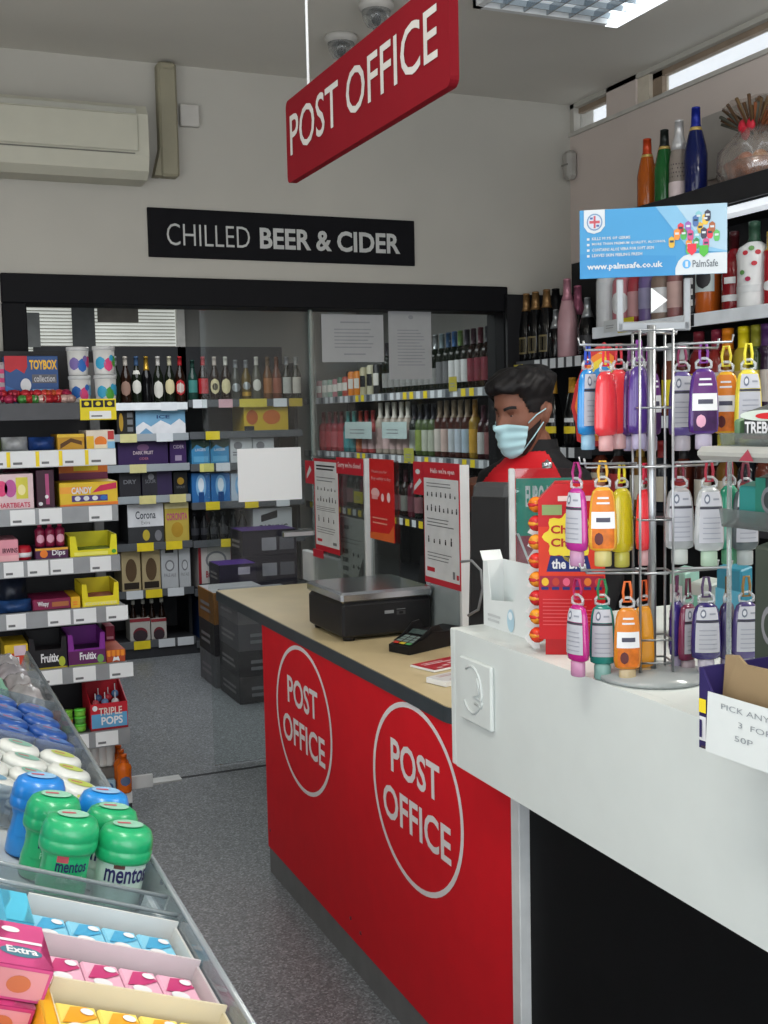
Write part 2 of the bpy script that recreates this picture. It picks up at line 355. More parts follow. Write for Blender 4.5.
# dome cameras on the ceiling
for px, py, lab in ((341, 36, 'clear dome camera with dark lens on ceiling behind the hanging sign'), (376, 3, 'dome camera on ceiling at the top edge, above the hanging sign')):
    p = onz(px, py, CH); c = thing('dome_camera', (p.x, p.y, CH-.1), lab, 'security camera')
    MB().lathe([(.0, 0), (.066, 0), (.07, -.012), (.06, -.03), (0, -.03)], mat('b3b1ac', .4), (p.x, p.y, CH), 20).build('base', c)
    MB().ball((p.x, p.y, CH-.055), .02, BLACK, sc=(1, 1, 1.5)).build('lens', c)
    MB().lathe([(.056, -.03), (.052, -.06), (.036, -.085), (.016, -.097), (0, -.1)], clear('d5d8d8', .12, .08, haze=.12), (p.x, p.y, CH), 20).build('dome', c)
# louvre light
c = onz(612, 14, CH); lx0, lx1, ly0, ly1 = c.x-.62, c.x+.02, c.y-1.22, c.y
cl = thing('ceiling_light', ((lx0+lx1)/2, (ly0+ly1)/2, CH-.05), 'fluorescent ceiling light with silver louvres at the top of the picture', 'light')
f = MB(); W2 = mat('d9dcde', .4)
for a in ((lx0, ly0, lx0+.03, ly1), (lx0, ly1-.025, lx1, ly1), (lx0, ly0, lx1, ly0+.03)): f.box((a[0], a[1], CH-.05), (a[2], a[3], CH), W2)
f.build('frame', cl)
MB().box((lx1-.055, ly0, CH-.052), (lx1, ly1-.002, CH-.002), mat('eef4fa', .4, emit=2.2)).build('tube', cl)
f = MB(); LV = mat('b4bcc2', .2, .9)
for k in range(14): f.obox((lx0+.03, ly0+.04+k*.085, CH-.048), (lx1-lx0-.09, 0, 0), (0, .02, .03), (0, .004, 0), LV)
for k in range(1, 6): f.box((lx0+k*.1, ly0+.03, CH-.05), (lx0+k*.1+.006, ly1-.03, CH-.02), LV)
f.build('louvre', cl)
MB().box((lx0+.03, ly0+.03, CH-.012), (lx1-.06, ly1-.03, CH-.004), mat('cfd6da', .4, emit=.55)).build('reflector', cl)
# ================================================================== counters
XC = 1.185; CT = .955; WX = 1.1; WZ0, WZ1 = .882, 1.185
pc = thing('post_office_counter', (XC+.2, 3.0, 0), 'red fronted counter with two round white ringed emblems', 'counter')
yA, yB = 3.90, 2.105
RPM = mat('d41a26', .5, vary=.03, spec=.15)
fp = MB().box((XC, yB, .095), (XC+.0185, 2.22, WZ0-.002), RPM); fp.box((XC, 2.22, .095), (XC+.0185, yA, CT-.0405), RPM); fp.build('front_panel', pc)
fp = MB().box((XC+.004, yB, 0), (XC+.0185, yA-.003, .095), mat('6e6f70', .5)); fp.build('kickboard', pc)
fp = MB().box((XC+.02, yA-.02, 0), (XC+.34, yA, CT-.0405), mat('55565a', .5)); fp.build('end_panel', pc)
fp = MB(); fp.box((XC+.32, 2.36, 0), (XC+.34, yA-.02, CT-.0405), DGREY); fp.build('back_panel', pc)
WM = mat('e4dfdf', .5, vary=.02)
def emblem(xl, xr, yt, yb, l1, l2):
    cy = (onx(xl, (yt+yb)/2, XC).y+onx(xr, (yt+yb)/2, XC).y)/2; ry = (onx(xl, (yt+yb)/2, XC).y-onx(xr, (yt+yb)/2, XC).y)/2
    xm = xl+(xr-xl)*.47
    cz = (onx(xm, yt, XC).z+onx(xm, yb, XC).z)/2; rz = (onx(xm, yt, XC).z-onx(xm, yb, XC).z)/2
    r = (ry+rz)/2; m = MB(); n = 56; vs = []
    for q in (r, r-.0155):
        for k in range(n): t_ = 2*PI*k/n; vs.append((XC-.0015, cy+q*math.cos(t_), cz-.004+q*.885*math.sin(t_)))
    m.add(vs, [(k, (k+1) % n, n+(k+1) % n, n+k) for k in range(n)], WM)
    m.text('POST', (XC-.0015, cy, cz+.025), (0, -1, 0), (0, 0, 1), r*.345, WM, w=r*1.08, bold=.02, al='C')
    m.text('OFFICE', (XC-.0015, cy, cz-.02-r*.335), (0, -1, 0), (0, 0, 1), r*.345, WM, w=r*1.5, bold=.02, al='C')
    m.build('emblem', pc)
emblem(275, 335.5, 646, 791, 0, 0); emblem(371, 468.5, 702, 891, 0, 0)
for px, py in ((351, 918), (361, 933), (270.5, 830)):
    s = MB(); p = onx(px, py, XC); s.lathe([(0, 0), (.006, 0), (.005, .003), (0, .0035)], mat('7a3036', .4), p, 10, ax=(-1, 0, 0)); s.build('screw_cap', pc)
# worktop
yF, yN = 4.505, 2.36; XB = 1.62
wt = thing('worktop', (1.4, 3.4, CT-.04), 'pale wood effect worktop with dark edging on the red counter', 'worktop')
pts = [(XC-.006, yF), (XC-.006, yN+.06)]
for k in range(1, 6): t_ = k/5*PI/2; pts.append((XC-.006+.06*(1-math.cos(t_)), yN+.06-.06*math.sin(t_)))
pts += [(XB, yN), (XB, yF)]
MB().prism([(x, y, CT-.040) for x, y in pts], (0, 0, .038), mat('3a4146', .4)).build('edging', wt)
MB().prism([(x+(.004 if x < 1.4 else 0), y, CT-.003) for x, y in pts], (0, 0, .003), mat('c6b48c', .4, vary=.04, nscale=9)).build('surface', wt)
# white shop counter
WX = 1.1; WZ0, WZ1 = .882, 1.185; WYF = 2.214; WYN = .25
wc = thing('shop_counter', (1.4, 1.3, 0), 'white till counter with black lower panel in front right', 'counter')
WM2 = mat('d4dad8', .35, vary=.015)
MB().box((WX, WYN, WZ0), (WX+.02, WYF-.022, WZ1), WM2).build('front_fascia', wc)
m = MB(); m.box((WX+.0, WYF-.02, WZ0), (WX+.62, WYF, WZ1), WM2, .002); m.build('end_panel', wc)
MB().box((WX+.0205, WYN, WZ1-.03), (WX+.62, WYF-.0205, WZ1), WM2).build('counter_top', wc)
MB().box((WX+.0205, WYN, WZ0), (WX+.62, WYF-.0205, WZ0+.02), WM2).build('underside', wc)
q0 = onx(460, 655, WX-.008); q1 = onx(492, 733, WX-.008)
m = MB().box((WX-.01, q1.y, q1.z), (WX-.0005, q0.y, q0.z), WM2, .003); m.build('plaque', wc)
cy, cz, r = (q0.y+q1.y)/2, (q0.z+q1.z)/2+.005, .050; e = MB(); EM = mat('c9cfce', .35)
e.tube([(WX-.0105, cy+.012+r*.85*math.cos(a*PI/10), cz+r*math.sin(a*PI/10)) for a in range(3, 19)], .0028, EM)
e.tube([(WX-.0105, cy-.012, cz+.03), (WX-.0105, cy-.02, cz-.005), (WX-.0105, cy+.004, cz-.014), (WX-.0105, cy-.03, cz-.016), (WX-.0105, cy-.034, cz+.0)], .0028, EM)
e.tube([(WX-.0105, cy-.002, cz-.026), (WX-.0105, cy-.03, cz-.03), (WX-.0105, cy-.035, cz-.018)], .0028, EM)
e.build('embossed_emblem', wc)
MB().box((XC-.005, 2.062, 0), (XC+.03, 2.098, WZ0), mat('d0d3d4', .4), .002).build('post', wc)
MB().box((XC+.02, WYN, 0), (XC+.04, 2.06, WZ0), mat('0c0d0f', .6, vary=.1, spec=.15)).build('lower_panel', wc)
# ================================================================== bottles and cartons
def shape(kind, H, R, r):
    if kind == 'beer': return [(R*.9, 0), (R, .012*H/.25), (R, .52*H), (R*.9, .60*H), (r*1.25, .74*H), (r, .84*H), (r, .955*H)]
    if kind == 'wine': return [(R*.9, 0), (R, .01), (R, .60*H), (R*.92, .645*H), (r*1.5, .71*H), (r, .75*H), (r, .97*H)]
    if kind == 'hock': return [(R*.9, 0), (R, .01), (R, .45*H), (R*.8, .58*H), (r*1.4, .76*H), (r, .82*H), (r, .97*H)]
    if kind == 'champ': return [(R*.9, 0), (R, .012), (R, .46*H), (R*.88, .56*H), (r*1.7, .72*H), (r*1.15, .80*H), (r, .97*H)]
    if kind == 'spirit': return [(R*.94, 0), (R, .008), (R, .60*H), (R*.94, .66*H), (r*1.6, .73*H), (r, .77*H), (r, .92*H)]
    if kind == 'flask': return [(R*.9, 0), (R, .01), (R*1.0, .5*H), (R*1.06, .62*H), (R*.9, .70*H), (r*1.3, .76*H), (r, .8*H), (r, .92*H)]
def rad(prof, z):
    for (r0, z0), (r1, z1) in zip(prof, prof[1:]):
        if z0 <= z <= z1 and z1 > z0: return r0+(r1-r0)*(z-z0)/(z1-z0)
    return prof[-1][0]
GLD = mat('151b12', .12, vary=.1); GLB = mat('21120b', .12, vary=.1); GLK = mat('0b0b0d', .12)
def bottle(name, H, R, r, kind, glass, label, cat, loc, group=None, cap=None, cap_from=.95, labels=(), rz=0.0, seg=12, cap_name='cap'):
    """body mesh + cap/foil + paper labels; labels: (z0, z1, material, half angle, oval) in fractions of H"""
    prof = shape(kind, H, R, r)
    o = MB().lathe(prof, glass, seg=seg).build(name, loc=(0, 0, 0), label=label, cat=cat, group=group)
    if cap:
        z0 = cap_from*H; cp = [(rad(prof, z0)+.0012, z0)]+[(q+.0012, z) for q, z in prof if z > z0+.002]
        top = prof[-1][1]; cp += [(r+.0016, top), (r+.0016, H-.002), (r*.7, H), (0, H)]
        MB().lathe(cp, cap, seg=seg).build(cap_name, o)
    for z0, z1, m, ha, ov in labels:
        lb = MB(); R0 = max(rad(prof, z0*H), rad(prof, z1*H))+.001
        if ov: lb.cylpatch(R0, z0*H, z1*H, m, ha, True)
        else:
            lb.grid(lambda u, v: V(((rad(prof, (z0+(z1-z0)*v)*H)+.001)*math.cos(-PI/2+(2*u-1)*ha), (rad(prof, (z0+(z1-z0)*v)*H)+.001)*math.sin(-PI/2+(2*u-1)*ha), (z0+(z1-z0)*v)*H)), 8, 2, m)
        lb.build('label', o)
    o.location = loc; o.rotation_euler = (0, 0, rz)
    return o
def carton(name, label, cat, x0, x1, y, z0, z1, dep, m, draw=None, group=None, side=None, ch=.002):
    b = MB().box((x0, y, z0), (x1, y+dep, z1), m, ch)
    if draw: draw(Face(b, (x0, y, z0), (x1-x0, 0, 0), (0, 0, z1-z0)))
    return b.build(name, label=label, cat=cat, group=group)
def pc_(px0, px1, y):        # photo columns to x on a shelf front
    return ony(px0, 500, y).x, ony(px1, 500, y).x
# ================================================================== beer shelves in the chilled room
BY = 7.88
def xz(px, py, y): p = ony(px, py, y); return p.x, p.z
bs = thing('beer_shelving', (2.1, 8.1, 0), 'black beer shelving with silver price strips at the back of chilled room', 'shelving')
SHK = mat('2a2b2e', .5); xL = .95; xM = xz(190.5, 480, BY)[0]; xR = xz(304, 480, BY)[0]
m = MB(); m.box((xL, 8.40, 0), (xR+.03, 8.44, xz(200, 347, 8.42)[1]), mat('3a3b3e', .6)); m.build('back_panel', bs)
for x in (xL, xM, xR):
    MB().box((x-.012, BY+.14, .0), (x+.012, 8.40, 1.95 if x != xR else 2.05), SHK).build('upright', bs)
MB().box((xL, BY, 0), (xR, 8.40, .085), mat('303135', .6)).build('plinth', bs)
Z1 = [xz(150, p, BY)[1] for p in (403.5, 434.5, 465, 496.5, 543.5, 590.5, 641)]; Z2 = [xz(245, p, BY)[1] for p in (400, 431.5, 463, 501, 538.5, 586, 637)]
SB = mat('9fa6ac', .35, .2, vary=.04)
for zs, xa, xb, bay in ((Z1, xL, xM, 0), (Z2, xM, xR, 1)):
    for i, z in enumerate(zs):
        MB().box((xa, BY+.004, z-.035), (xb, 8.40, z), SHK).build('shelf', bs)
        st = MB().box((xa+.004, BY-.008, z-.045), (xb-.004, BY+.004, z+.006), mat('d3d7da', .4, emit=.08) if (i == 0 and bay == 0) else SB if (bay == 0 and i < 4) else mat('55585c', .4), .001)  # left bay's upper strips coloured brighter, top one glowing, to look lit
        F = Face(st, (xa, BY-.008, z-.045), (xb-xa, 0, 0), (0, 0, .05))
        spots = {(0, 0): [(.86, TAGW)], (0, 1): [(.56, mat('cfc98f', .5)), (.82, TAGW)], (0, 2): [(.62, mat('cfc98f', .5))], (0, 3): [(.68, mat('d8ce8c', .5)), (.9, mat('d8ce8c', .5))], (0, 4): [(.65, YEL), (.86, YEL)], (0, 5): [(.56, TAGW), (.7, YEL), (.86, TAGW)], (0, 6): [(.6, YEL), (.78, TAGW), (.92, TAGW)],
                 (1, 0): [(.1, TAGW), (.32, mat('c9a0a8', .5)), (.5, mat('c8b84a', .5)), (.62, mat('c8b84a', .5)), (.8, TAGW), (.94, mat('b8a03a', .5))], (1, 1): [(.2, YEL)], (1, 2): [(.14, mat('d8d27a', .5)), (.28, TAGW)], (1, 3): [(.18, YEL), (.52, YEL), (.8, TAGW)], (1, 4): [(.3, YEL), (.7, TAGW)], (1, 5): [(.12, YEL), (.4, TAGW)], (1, 6): [(.3, TAGW)]}.get((bay, i), [])
        for u, c in spots: F.rect(u-.06, -.12, u+.06, 1.05, c, 1)
        st.build('price_strip', bs)
# top row of bottles
WL = mat('c9c7be', .6); CR = mat('c8bd95', .6); RDL = mat('a82028', .5); TEAL = mat('3d7d78', .5); SLV = mat('a9adb0', .3, .7); AMB = mat('7a3d12', .15)
row = [(116.0, GLD, SLV, [], 'dark beer bottle with silver neck, half hidden behind the white tubs'), (126.4, GLB, mat('b9b2a8', .4), [(.16, .48, mat('8d6f62', .6), .95, True)], 'brown beer bottle with pale neck foil and brown oval label'),
  (137.4, GLD, mat('3a5476', .4), [(.2, .5, WL, .9, True), (.62, .7, WL, .9, False)], 'dark beer bottle with blue neck and pale oval label'), (147.3, GLK, GOLD, [], 'black beer bottle with a bright gold foil top'),
  (159, GLD, mat('c0bdb8', .4), [(.1, .48, WL, .95, True)], 'dark beer bottle with white foil and large white oval label'), (170.4, GLD, mat('b5b097', .4), [(.18, .52, CR, .95, True)], 'green beer bottle with cream foil and cream oval label'),
  (180.9, GLB, RDL, [(.16, .5, RDL, 1.0, True), (.2, .44, WL, .75, True)], 'beer bottle with red neck and red and white round label'), (193.4, mat('1d3a33', .15), mat('1f3b34', .3), [(.2, .5, TEAL, .9, False)], 'slim dark green beer bottle with a teal label'),
  (203.9, GLB, RDL, [(.16, .5, RDL, 1.1, False)], 'beer bottle with red neck foil and solid red label'), (215.3, GLB, mat('c3b7ad', .4), [(.14, .5, CR, .95, True), (.22, .4, GLK, .55, True)], 'dark beer bottle with cream round label and dark centre'),
  (226.4, GLB, WL, [(.14, .5, CR, .95, True)], 'dark beer bottle with white neck and plain cream round label'), (236.3, mat('3b3d38', .15), SLV, [(.2, .42, SLV, .9, True)], 'short dark beer bottle with silver oval label'),
  (246.8, mat('5a4a22', .15), SLV, [(.1, .2, GOLD, 1.0, False), (.25, .45, SLV, .8, True)], 'short bottle with gold band low on its body'), (257.2, mat('4a4a40', .15), WL, [(.2, .48, WL, .85, True)], 'clear beer bottle with white neck foil and white label'),
  (268.3, mat('5b3a1c', .15), mat('6d5a46', .4), [(.15, .5, mat('8d5a32', .6), .95, False)], 'amber beer bottle with orange brown label'), (277.3, mat('5b2f1c', .15), mat('6b4434', .4), [(.15, .5, mat('8a4d3a', .6), .95, False)], 'amber beer bottle with reddish label'),
  (287.2, GLD, SLV, [(.14, .52, mat('a9aaa4', .6), .95, False)], 'dark beer bottle with tall grey label'), (296.8, GLD, mat('8e8f8c', .4), [(.14, .52, mat('b3aea4', .6), .95, False)], 'dark beer bottle with tall pale label at right end of the row')]
for i, (px, g, cp, lb, lab) in enumerate(row):
    zs = Z1[0] if px < 190 else Z2[0]; H = .29 if px < 185 else (.255 if px in (193.4, 236.3, 246.8) else .275)
    bottle('beer_bottle', H*1.12, .0368, .0135, 'beer', g, lab, 'bottle', (xz(px, 400, BY+.06)[0], BY+.06, zs+.001), 'beer bottles on the top shelf', cp, .80 if i != 3 else .70, lb, rz=-.2, cap_name='neck_foil')
# cartons, by shelf.  K: photo columns, top row, shelf bottom z
def bc(px0, px1, pt, z0, col, lab, draw=None, dep=.3, cat='beer pack', name='beer_pack', y=BY+.03):
    x0, x1 = xz(px0, 480, y)[0], xz(px1, 480, y)[0]; z1 = xz((px0+px1)/2, pt, y)[1]
    z1 = min([z1]+[q-.038 for q in (Z1 if px0 < 190 else Z2) if q > z0+.05])
    if px0 < 190: x1 = min(x1, xM-.015)
    else: x0 = max(x0, xM+.015)
    return carton(name, lab, cat, x0, x1, y, z0+.002, z1, dep, mat(col, .5, vary=.05), draw)
W_ = mat('d9dade', .6); GB = mat('2f4a76', .5); PUR = mat('3b2460', .5); GRYL = mat('7c7c82', .6)
bc(119, 136.5, 407, Z1[1], '1d1b1a', 'black beer pack with gold figures beside the blue mountain pack', lambda F: (F.ell(.25, .5, .12, .36, GOLD), F.rect(.6, .12, .92, .3, MGREY), F.rect(.6, .4, .92, .6, MGREY), F.rect(.6, .68, .92, .88, MGREY)))
bc(138, 189.5, 409, Z1[1], '6f9fbf', 'wide pale blue beer pack with snowy mountain picture', lambda F: (F.poly([(0, 0), (0, .3), (.15, .5), (.3, .3), (.5, .55), (.7, .35), (.88, .6), (1, .4), (1, 0)], W_), F.rect(0, .85, 1, 1, mat('86b7d2', .5)), F.txt('ICE', .42, .62, .68, .76, GB, .02), F.poly([(.05, 0), (.2, .25), (.35, 0)], mat('6c97b8', .5), 2)))
bc(119, 169, 438, Z1[2], '34204f', 'wide dark purple cider pack on the third beer shelf', lambda F: (F.txt('DARK FRUIT', .3, .42, .7, .56, mat('c4b2b8', .6), .02), F.ell(.5, .7, .12, .14, mat('6a4a6e', .5)), F.txt('CIDER', .42, .2, .6, .3, mat('b06a80', .6))))
bc(171, 190, 438, Z1[2], '3a2356', 'narrow purple cider pack at the right end of third beer shelf', lambda F: (F.txt('CIDER', .2, .62, .85, .76, mat('bfb0c0', .6)), F.rect(.3, .12, .7, .34, mat('9a8aa6', .6))))
bc(119, 140.5, 470, Z1[3], '2c2b31', 'dark grey beer pack with pale lettering on the fourth shelf', lambda F: F.txt('DRY', .2, .5, .8, .66, GRYL, .02))
bc(142, 172, 470, Z1[3], '352a4c', 'black and purple beer pack on the fourth beer shelf', lambda F: (F.rect(0, 0, .5, 1, mat('2d2c33', .5)), F.txt('SOUR', .1, .5, .45, .64, GRYL), F.ell(.3, .75, .1, .12, GRYL)))
bc(173.5, 190, 472, Z1[3], '191a1c', 'black beer pack with small gold emblem at shelf end', lambda F: (F.ell(.5, .6, .25, .16, GOLD), F.txt('STOUT', .2, .28, .8, .38, GRYL)))
bc(126, 162, 504, Z1[4], '3a3b3e', 'white over charcoal beer pack with dark curly lettering', lambda F: (F.rect(0, .42, 1, 1, W_), F.txt('Corona', .22, .62, .78, .82, mat('2a3040', .5), .01), F.txt('Extra', .38, .48, .62, .57, GRYL), F.ell(.5, .2, .1, .14, mat('c7b13c', .5)), F.ell(.84, .18, .1, .14, GRYL)))
bc(163.5, 188.5, 503, Z1[4], 'c3ab4a', 'yellow beer pack with pink lettering next to the charcoal one', lambda F: (F.txt('CORONITA', .06, .55, .94, .74, mat('c2577c', .5), .03), F.ell(.5, .3, .25, .2, mat('b8902e', .5)), F.rect(0, .86, 1, 1, mat('d9cf9a', .5))))
for i, (a, c) in enumerate(((118, 137), (138.5, 157))):
    bc(a, c, 549, Z1[5], 'b3a27c', 'beige beer pack with dark %s, %s of the two' % (('oval', 'left'), ('oval', 'right'))[i], lambda F: (F.ell(.5, .5, .3, .28, mat('5a4630', .6)), F.rect(.1, .04, .9, .2, mat('2c241c', .6))))
for i, (a, c) in enumerate(((158, 175), (176, 194))):
    bc(a, c, 547, Z1[5], 'b9bcc0', 'tall pale grey beer pack with round crest, %s of the pair' % ('left', 'right')[i], lambda F: (F.ell(.5, .55, .28, .14, GRYL), F.ell(.5, .55, .2, .1, mat('c4c7ca', .6), 2), F.txt('PALE ALE', .15, .28, .85, .36, GRYL)) + ((F.rect(.25, .86, .75, .96, INK),) if i == 0 else ()))
for i, (a, c) in enumerate(((124, 144.5), (145.5, 161))):
    o = bc(a, c, 619, Z1[6], 'b7b4ae', 'white six bottle carrier with dark red arch, %s of two on bottom shelf' % ('left', 'right')[i], lambda F: (F.ell(.5, .3, .36, .3, mat('7b2a34', .6)), F.ell(.5, .22, .36, .26, mat('3c3036', .6), 2), F.rect(0, .85, 1, 1, mat('8d2f38', .6))), dep=.16, name='bottle_carrier')
    xs = ORG[o].x
    for k in (-1, 1):
        q = MB(); pr = shape('beer', .27, .026, .011); q.lathe(pr, GLB, (xs+k*.035, BY+.08, Z1[6]+.014), 10); q.lathe([(.0125, .24), (.0125, .268), (0, .27)], WL, (xs+k*.035, BY+.08, Z1[6]+.014), 10)
        q.build('bottle', o)
x = bc(246, 290, 406, Z2[1], 'c0a22c', 'yellow beer can pack with round emblems on second shelf', lambda F: (F.ell(.18, .55, .13, .3, mat('a5562a', .5)), F.ell(.62, .55, .2, .3, mat('b8642e', .5)), F.rect(0, .0, .22, .2, INK)))
for i, (a, c) in enumerate(((192.5, 210.5), (211.5, 230))):
    bc(a, c, 438, Z2[2], '3f86b4', 'blue can pack with dark green hill top, %s of two on third shelf' % ('left', 'right')[i], lambda F: (F.poly([(0, .55), (.3, .75), (.7, .6), (1, .7), (1, 1), (0, 1)], mat('263c34', .5)), F.txt('LAGER', .2, .5, .8, .6, W_), F.rect(.1, .08, .9, .3, mat('5fa3cc', .5))))
for i, (a, c) in enumerate(((231.5, 253), (254, 275))):
    bc(a, c, 438, Z2[2], 'bfc2c6', 'white can pack with grey crest, %s of two above the blank sheet' % ('left', 'right')[i], lambda F: (F.ell(.35, .7, .2, .16, GRYL), F.lines(.1, .3, .6, .5, 2, GRYL)))
for i, (a, c) in enumerate(((191.5, 210), (211, 230), (231, 249))):
    bc(a, c, 473, Z2[3], ('2f6fb0', '2f6fb0', 'b4c4d6')[i], ('blue and white swirl can pack at left of fourth shelf', 'blue and white swirl can pack beside the white one', 'pale blue can pack half behind the blank sheet')[i], lambda F: (F.ell(.5, .55, .28, .4, mat('7fb2dd', .5)), F.ell(.5, .6, .16, .24, mat('d9e4ee', .5), 2), F.rect(.35, .02, .65, .35, mat('1f4a86', .5), 3)))
for i, px in enumerate((195, 204.5, 214, 223.5, 234, 243)):
    bottle('beer_bottle', .20, .033, .013, 'beer', mat('1c1d20', .2), 'black beer bottle on the fifth shelf, %s from the left' % ORD[i], 'bottle', (xz(px, 538, BY+.06)[0], BY+.06, Z2[4]+.001), 'black bottles on the fifth beer shelf', mat('34363a', .3), .86, [(.2, .45, mat('33343a', .5), 1, False)])
bc(252, 291, 508, Z2[4], 'b9bcc0', 'white lager pack with slanted black block and lettering behind purple cases', lambda F: (F.poly([(.2, .52), (.62, .66), (.62, .92), (.2, .76)], INK), F.txt('CARLING', .12, .2, .88, .42, INK, .02), F.rect(0, 0, 1, .1, mat('4a4b50', .5))))
bc(195.5, 231, 547, Z2[5], 'c2bdbb', 'white lager pack with red ends and curly red script', lambda F: (F.rect(0, 0, .08, 1, mat('8c1f2a', .5)), F.rect(.92, 0, 1, 1, mat('8c1f2a', .5)), F.ell(.5, .68, .3, .22, GRYL), F.ell(.5, .68, .24, .17, mat('c2bdbb', .5), 2), F.txt('Budweiser', .2, .26, .8, .42, mat('9c2230', .5), .02, 3), F.rect(0, 0, 1, .12, INK, 2)))
bc(233, 246, 548, Z2[5], 'b4b6ba', 'plain pale beer pack next to the red ended pack')
bc(196, 209.5, 601, Z2[6], '1f3f73', 'dark blue beer pack with white ring on the bottom shelf', lambda F: (F.ell(.6, .55, .3, .25, W_), F.ell(.6, .55, .2, .17, mat('1f3f73', .5), 2)))
# cases stacked on the chilled room floor
def case(x0, x1, y0, y1, z0, z1, col, top, lab, art=0):
    b = MB().box((x0, y0, z0), (x1, y1, z1-.001), mat(col, .5), .002)
    b.add([(x0+.004, y0+.004, z1), (x1-.004, y0+.004, z1), (x1-.004, y1-.004, z1), (x0+.004, y1-.004, z1)], [(0, 1, 2, 3)], mat(top, .5))
    F = Face(b, (x0, y0, z0), (x1-x0, 0, 0), (0, 0, z1-z0))
    if art == 1: F.lines(.18, .25, .85, .75, 2, GRYL, fill=.5)
    if art == 2: F.rect(.35, .2, .62, .7, mat('8c8a93', .6)); F.rect(.68, .2, .95, .7, mat('5b5a63', .6))
    if art == 3: F.rect(.5, .5, .82, .85, mat('a9a3b4', .6))
    if art == 4: F.ell(.3, .5, .2, .3, GRYL); F.rect(.7, .2, .95, .8, mat('96343a', .5))
    G = Face(b, (x0, y1, z0), (0, y0-y1, 0), (0, 0, z1-z0)); G.lines(.15, .3, .85, .7, 2, mat('8a8588', .6))
    return b.build('drinks_case', label=lab, cat='case', group='drinks cases stacked on the chilled room floor')
sx = ony(238.5, 650, 6.3).x; hz = ony(240, 598, 6.3).z/4
for k in range(4): case(sx, sx+.40, 6.3, 6.72, k*hz, (k+1)*hz, ('4a474a', '3b383c', '57545a', '6a666a')[k], '7d7c80', 'dark drinks case, %s from the floor in stack nearest the counter' % ORD[k], 1)
sx2 = ony(207, 640, 6.95).x; hz2 = ony(215, 592, 6.8).z/3
for k in range(3): case(sx2, sx2+.36, 6.76, 7.14, k*hz2, (k+1)*hz2, ('6b6a6e', '2f2b30', '8a5c2c')[k], '9a9a9c', ('grey drinks case at bottom of stack behind the nearest one', 'black drinks case in middle of stack behind the nearest one', 'orange brown drinks case topping the stack behind the nearest one')[k], (4, 1, 0)[k])
x0, x1 = ony(219.5, 580, 7.2).x, ony(257, 580, 7.2).x; ht = ony(240, 564, 7.2).z/5
for k in range(5): case(x0, x1, 7.2, 7.46, k*ht, (k+1)*ht, '241d33', '4b2d7a', 'dark cider case, %s from the floor in lower purple topped stack' % ORD[k], 3)
x0, x1 = ony(243, 560, 7.5).x, ony(297, 560, 7.5).x; ht = ony(265, 530, 7.5).z/5
for k in range(5): case(x0, x1, 7.5, 7.80, k*ht, (k+1)*ht, '1f1a28', '46296f', 'dark cider case, %s from the floor in tall purple topped stack' % ORD[k], 2)
# ================================================================== sweets gondola on the left
GY = 4.62; XE = ony(130, 733, GY).x; XL = -.35
def gz(px, py): return ony(px, py, GY).z
GZ = [gz(112, 403), gz(119, 449), gz(120, 505), gz(122, 555), gz(124, 605), gz(127.6, 662), gz(130, 728)]
gon = thing('sweet_shelving', ((XL+XE)/2, GY+.2, 0), 'grey metal shop shelving of sweets at left, beside the chilled room opening', 'shelving')
GBK = mat('4a4b4e', .5)
MB().box((XL, GY+.40, 0), (XE-.02, GY+.43, 1.95), mat('2c2c2f', .6)).build('back_panel', gon)
MB().box((XE-.05, GY+.36, 0), (XE-.01, GY+.40, 1.9), mat('6f7275', .4)).build('upright', gon)
Zb = ony(135, 792, GY).z
m = MB(); m.box((XL, GY+.02, 0), (XE, GY+.40, Zb), mat('36373a', .5)); m.box((XL, GY+.005, Zb-.045), (XE, GY+.02, Zb+.003), mat('c9cbcb', .5)); m.build('plinth', gon)
tagsets = [[], [(.0, 3.0, 0)], [(.45, .6), (.66, .8), (.9, 1.05)], [(.5, .66), (.68, .84), (1.0, 1.15)], [(.4, .62), (.8, .96), (.99, 1.15)], [(.55, .7), (.78, .94), (.98, 1.14)], [(.62, .86), (.89, 1.03)]]
XP = [[], [(0, 10), (12, 38), (41, 62), (64, 88), (90, 117)], [(9, 34), (38, 61), (88, 111)], [(0, 20), (24, 45), (47, 70), (87, 108)], [(0, 20), (42, 65), (68, 91), (101, 123)], [(30, 54), (65, 88), (102, 126)], [(58, 78), (85, 108)]]
for i, z in enumerate(GZ):
    e = XE-(.035 if i == 0 else .012 if i < 4 else 0)
    MB().box((XL, GY+.006, z-.028), (e, GY+.40, z), GBK).build('shelf', gon)
    st = MB().box((XL, GY-.008, z-.062), (e, GY+.006, z+.004), mat('46474b', .4) if i == 0 else mat('cfd3d4', .4) if i == 1 else mat('8d9093', .35, .2), .001)
    F = Face(st, (XL, GY-.008, z-.062), (e-XL, 0, 0), (0, 0, .066))
    for a, c in XP[i]:
        u0, u1 = [(ony(q, 500, GY).x-XL)/(e-XL) for q in (a, c)]
        F.rect(u0, .06, u1, .95, mat('dfe2e4', .5, vary=.02), 1); F.rect(u0+(u1-u0)*.1, .2, u0+(u1-u0)*.45, .34, MGREY, 2)
        if i == 1: F.rect(u0-.012, .06, u0, .95, YEL, 2)
    st.build('price_strip', gon)
m = MB().box((ony(80, 410, GY-.012).x, GY-.016, ony(90, 420, GY).z), (ony(116, 410, GY-.012).x, GY-.0085, ony(90, 399, GY).z), mat('e2cf23', .5))
F = Face(m, (ony(80, 410, GY-.012).x, GY-.016, ony(90, 420, GY).z), (ony(116, 410, GY).x-ony(80, 410, GY).x, 0, 0), (0, 0, ony(90, 399, GY).z-ony(90, 420, GY).z))
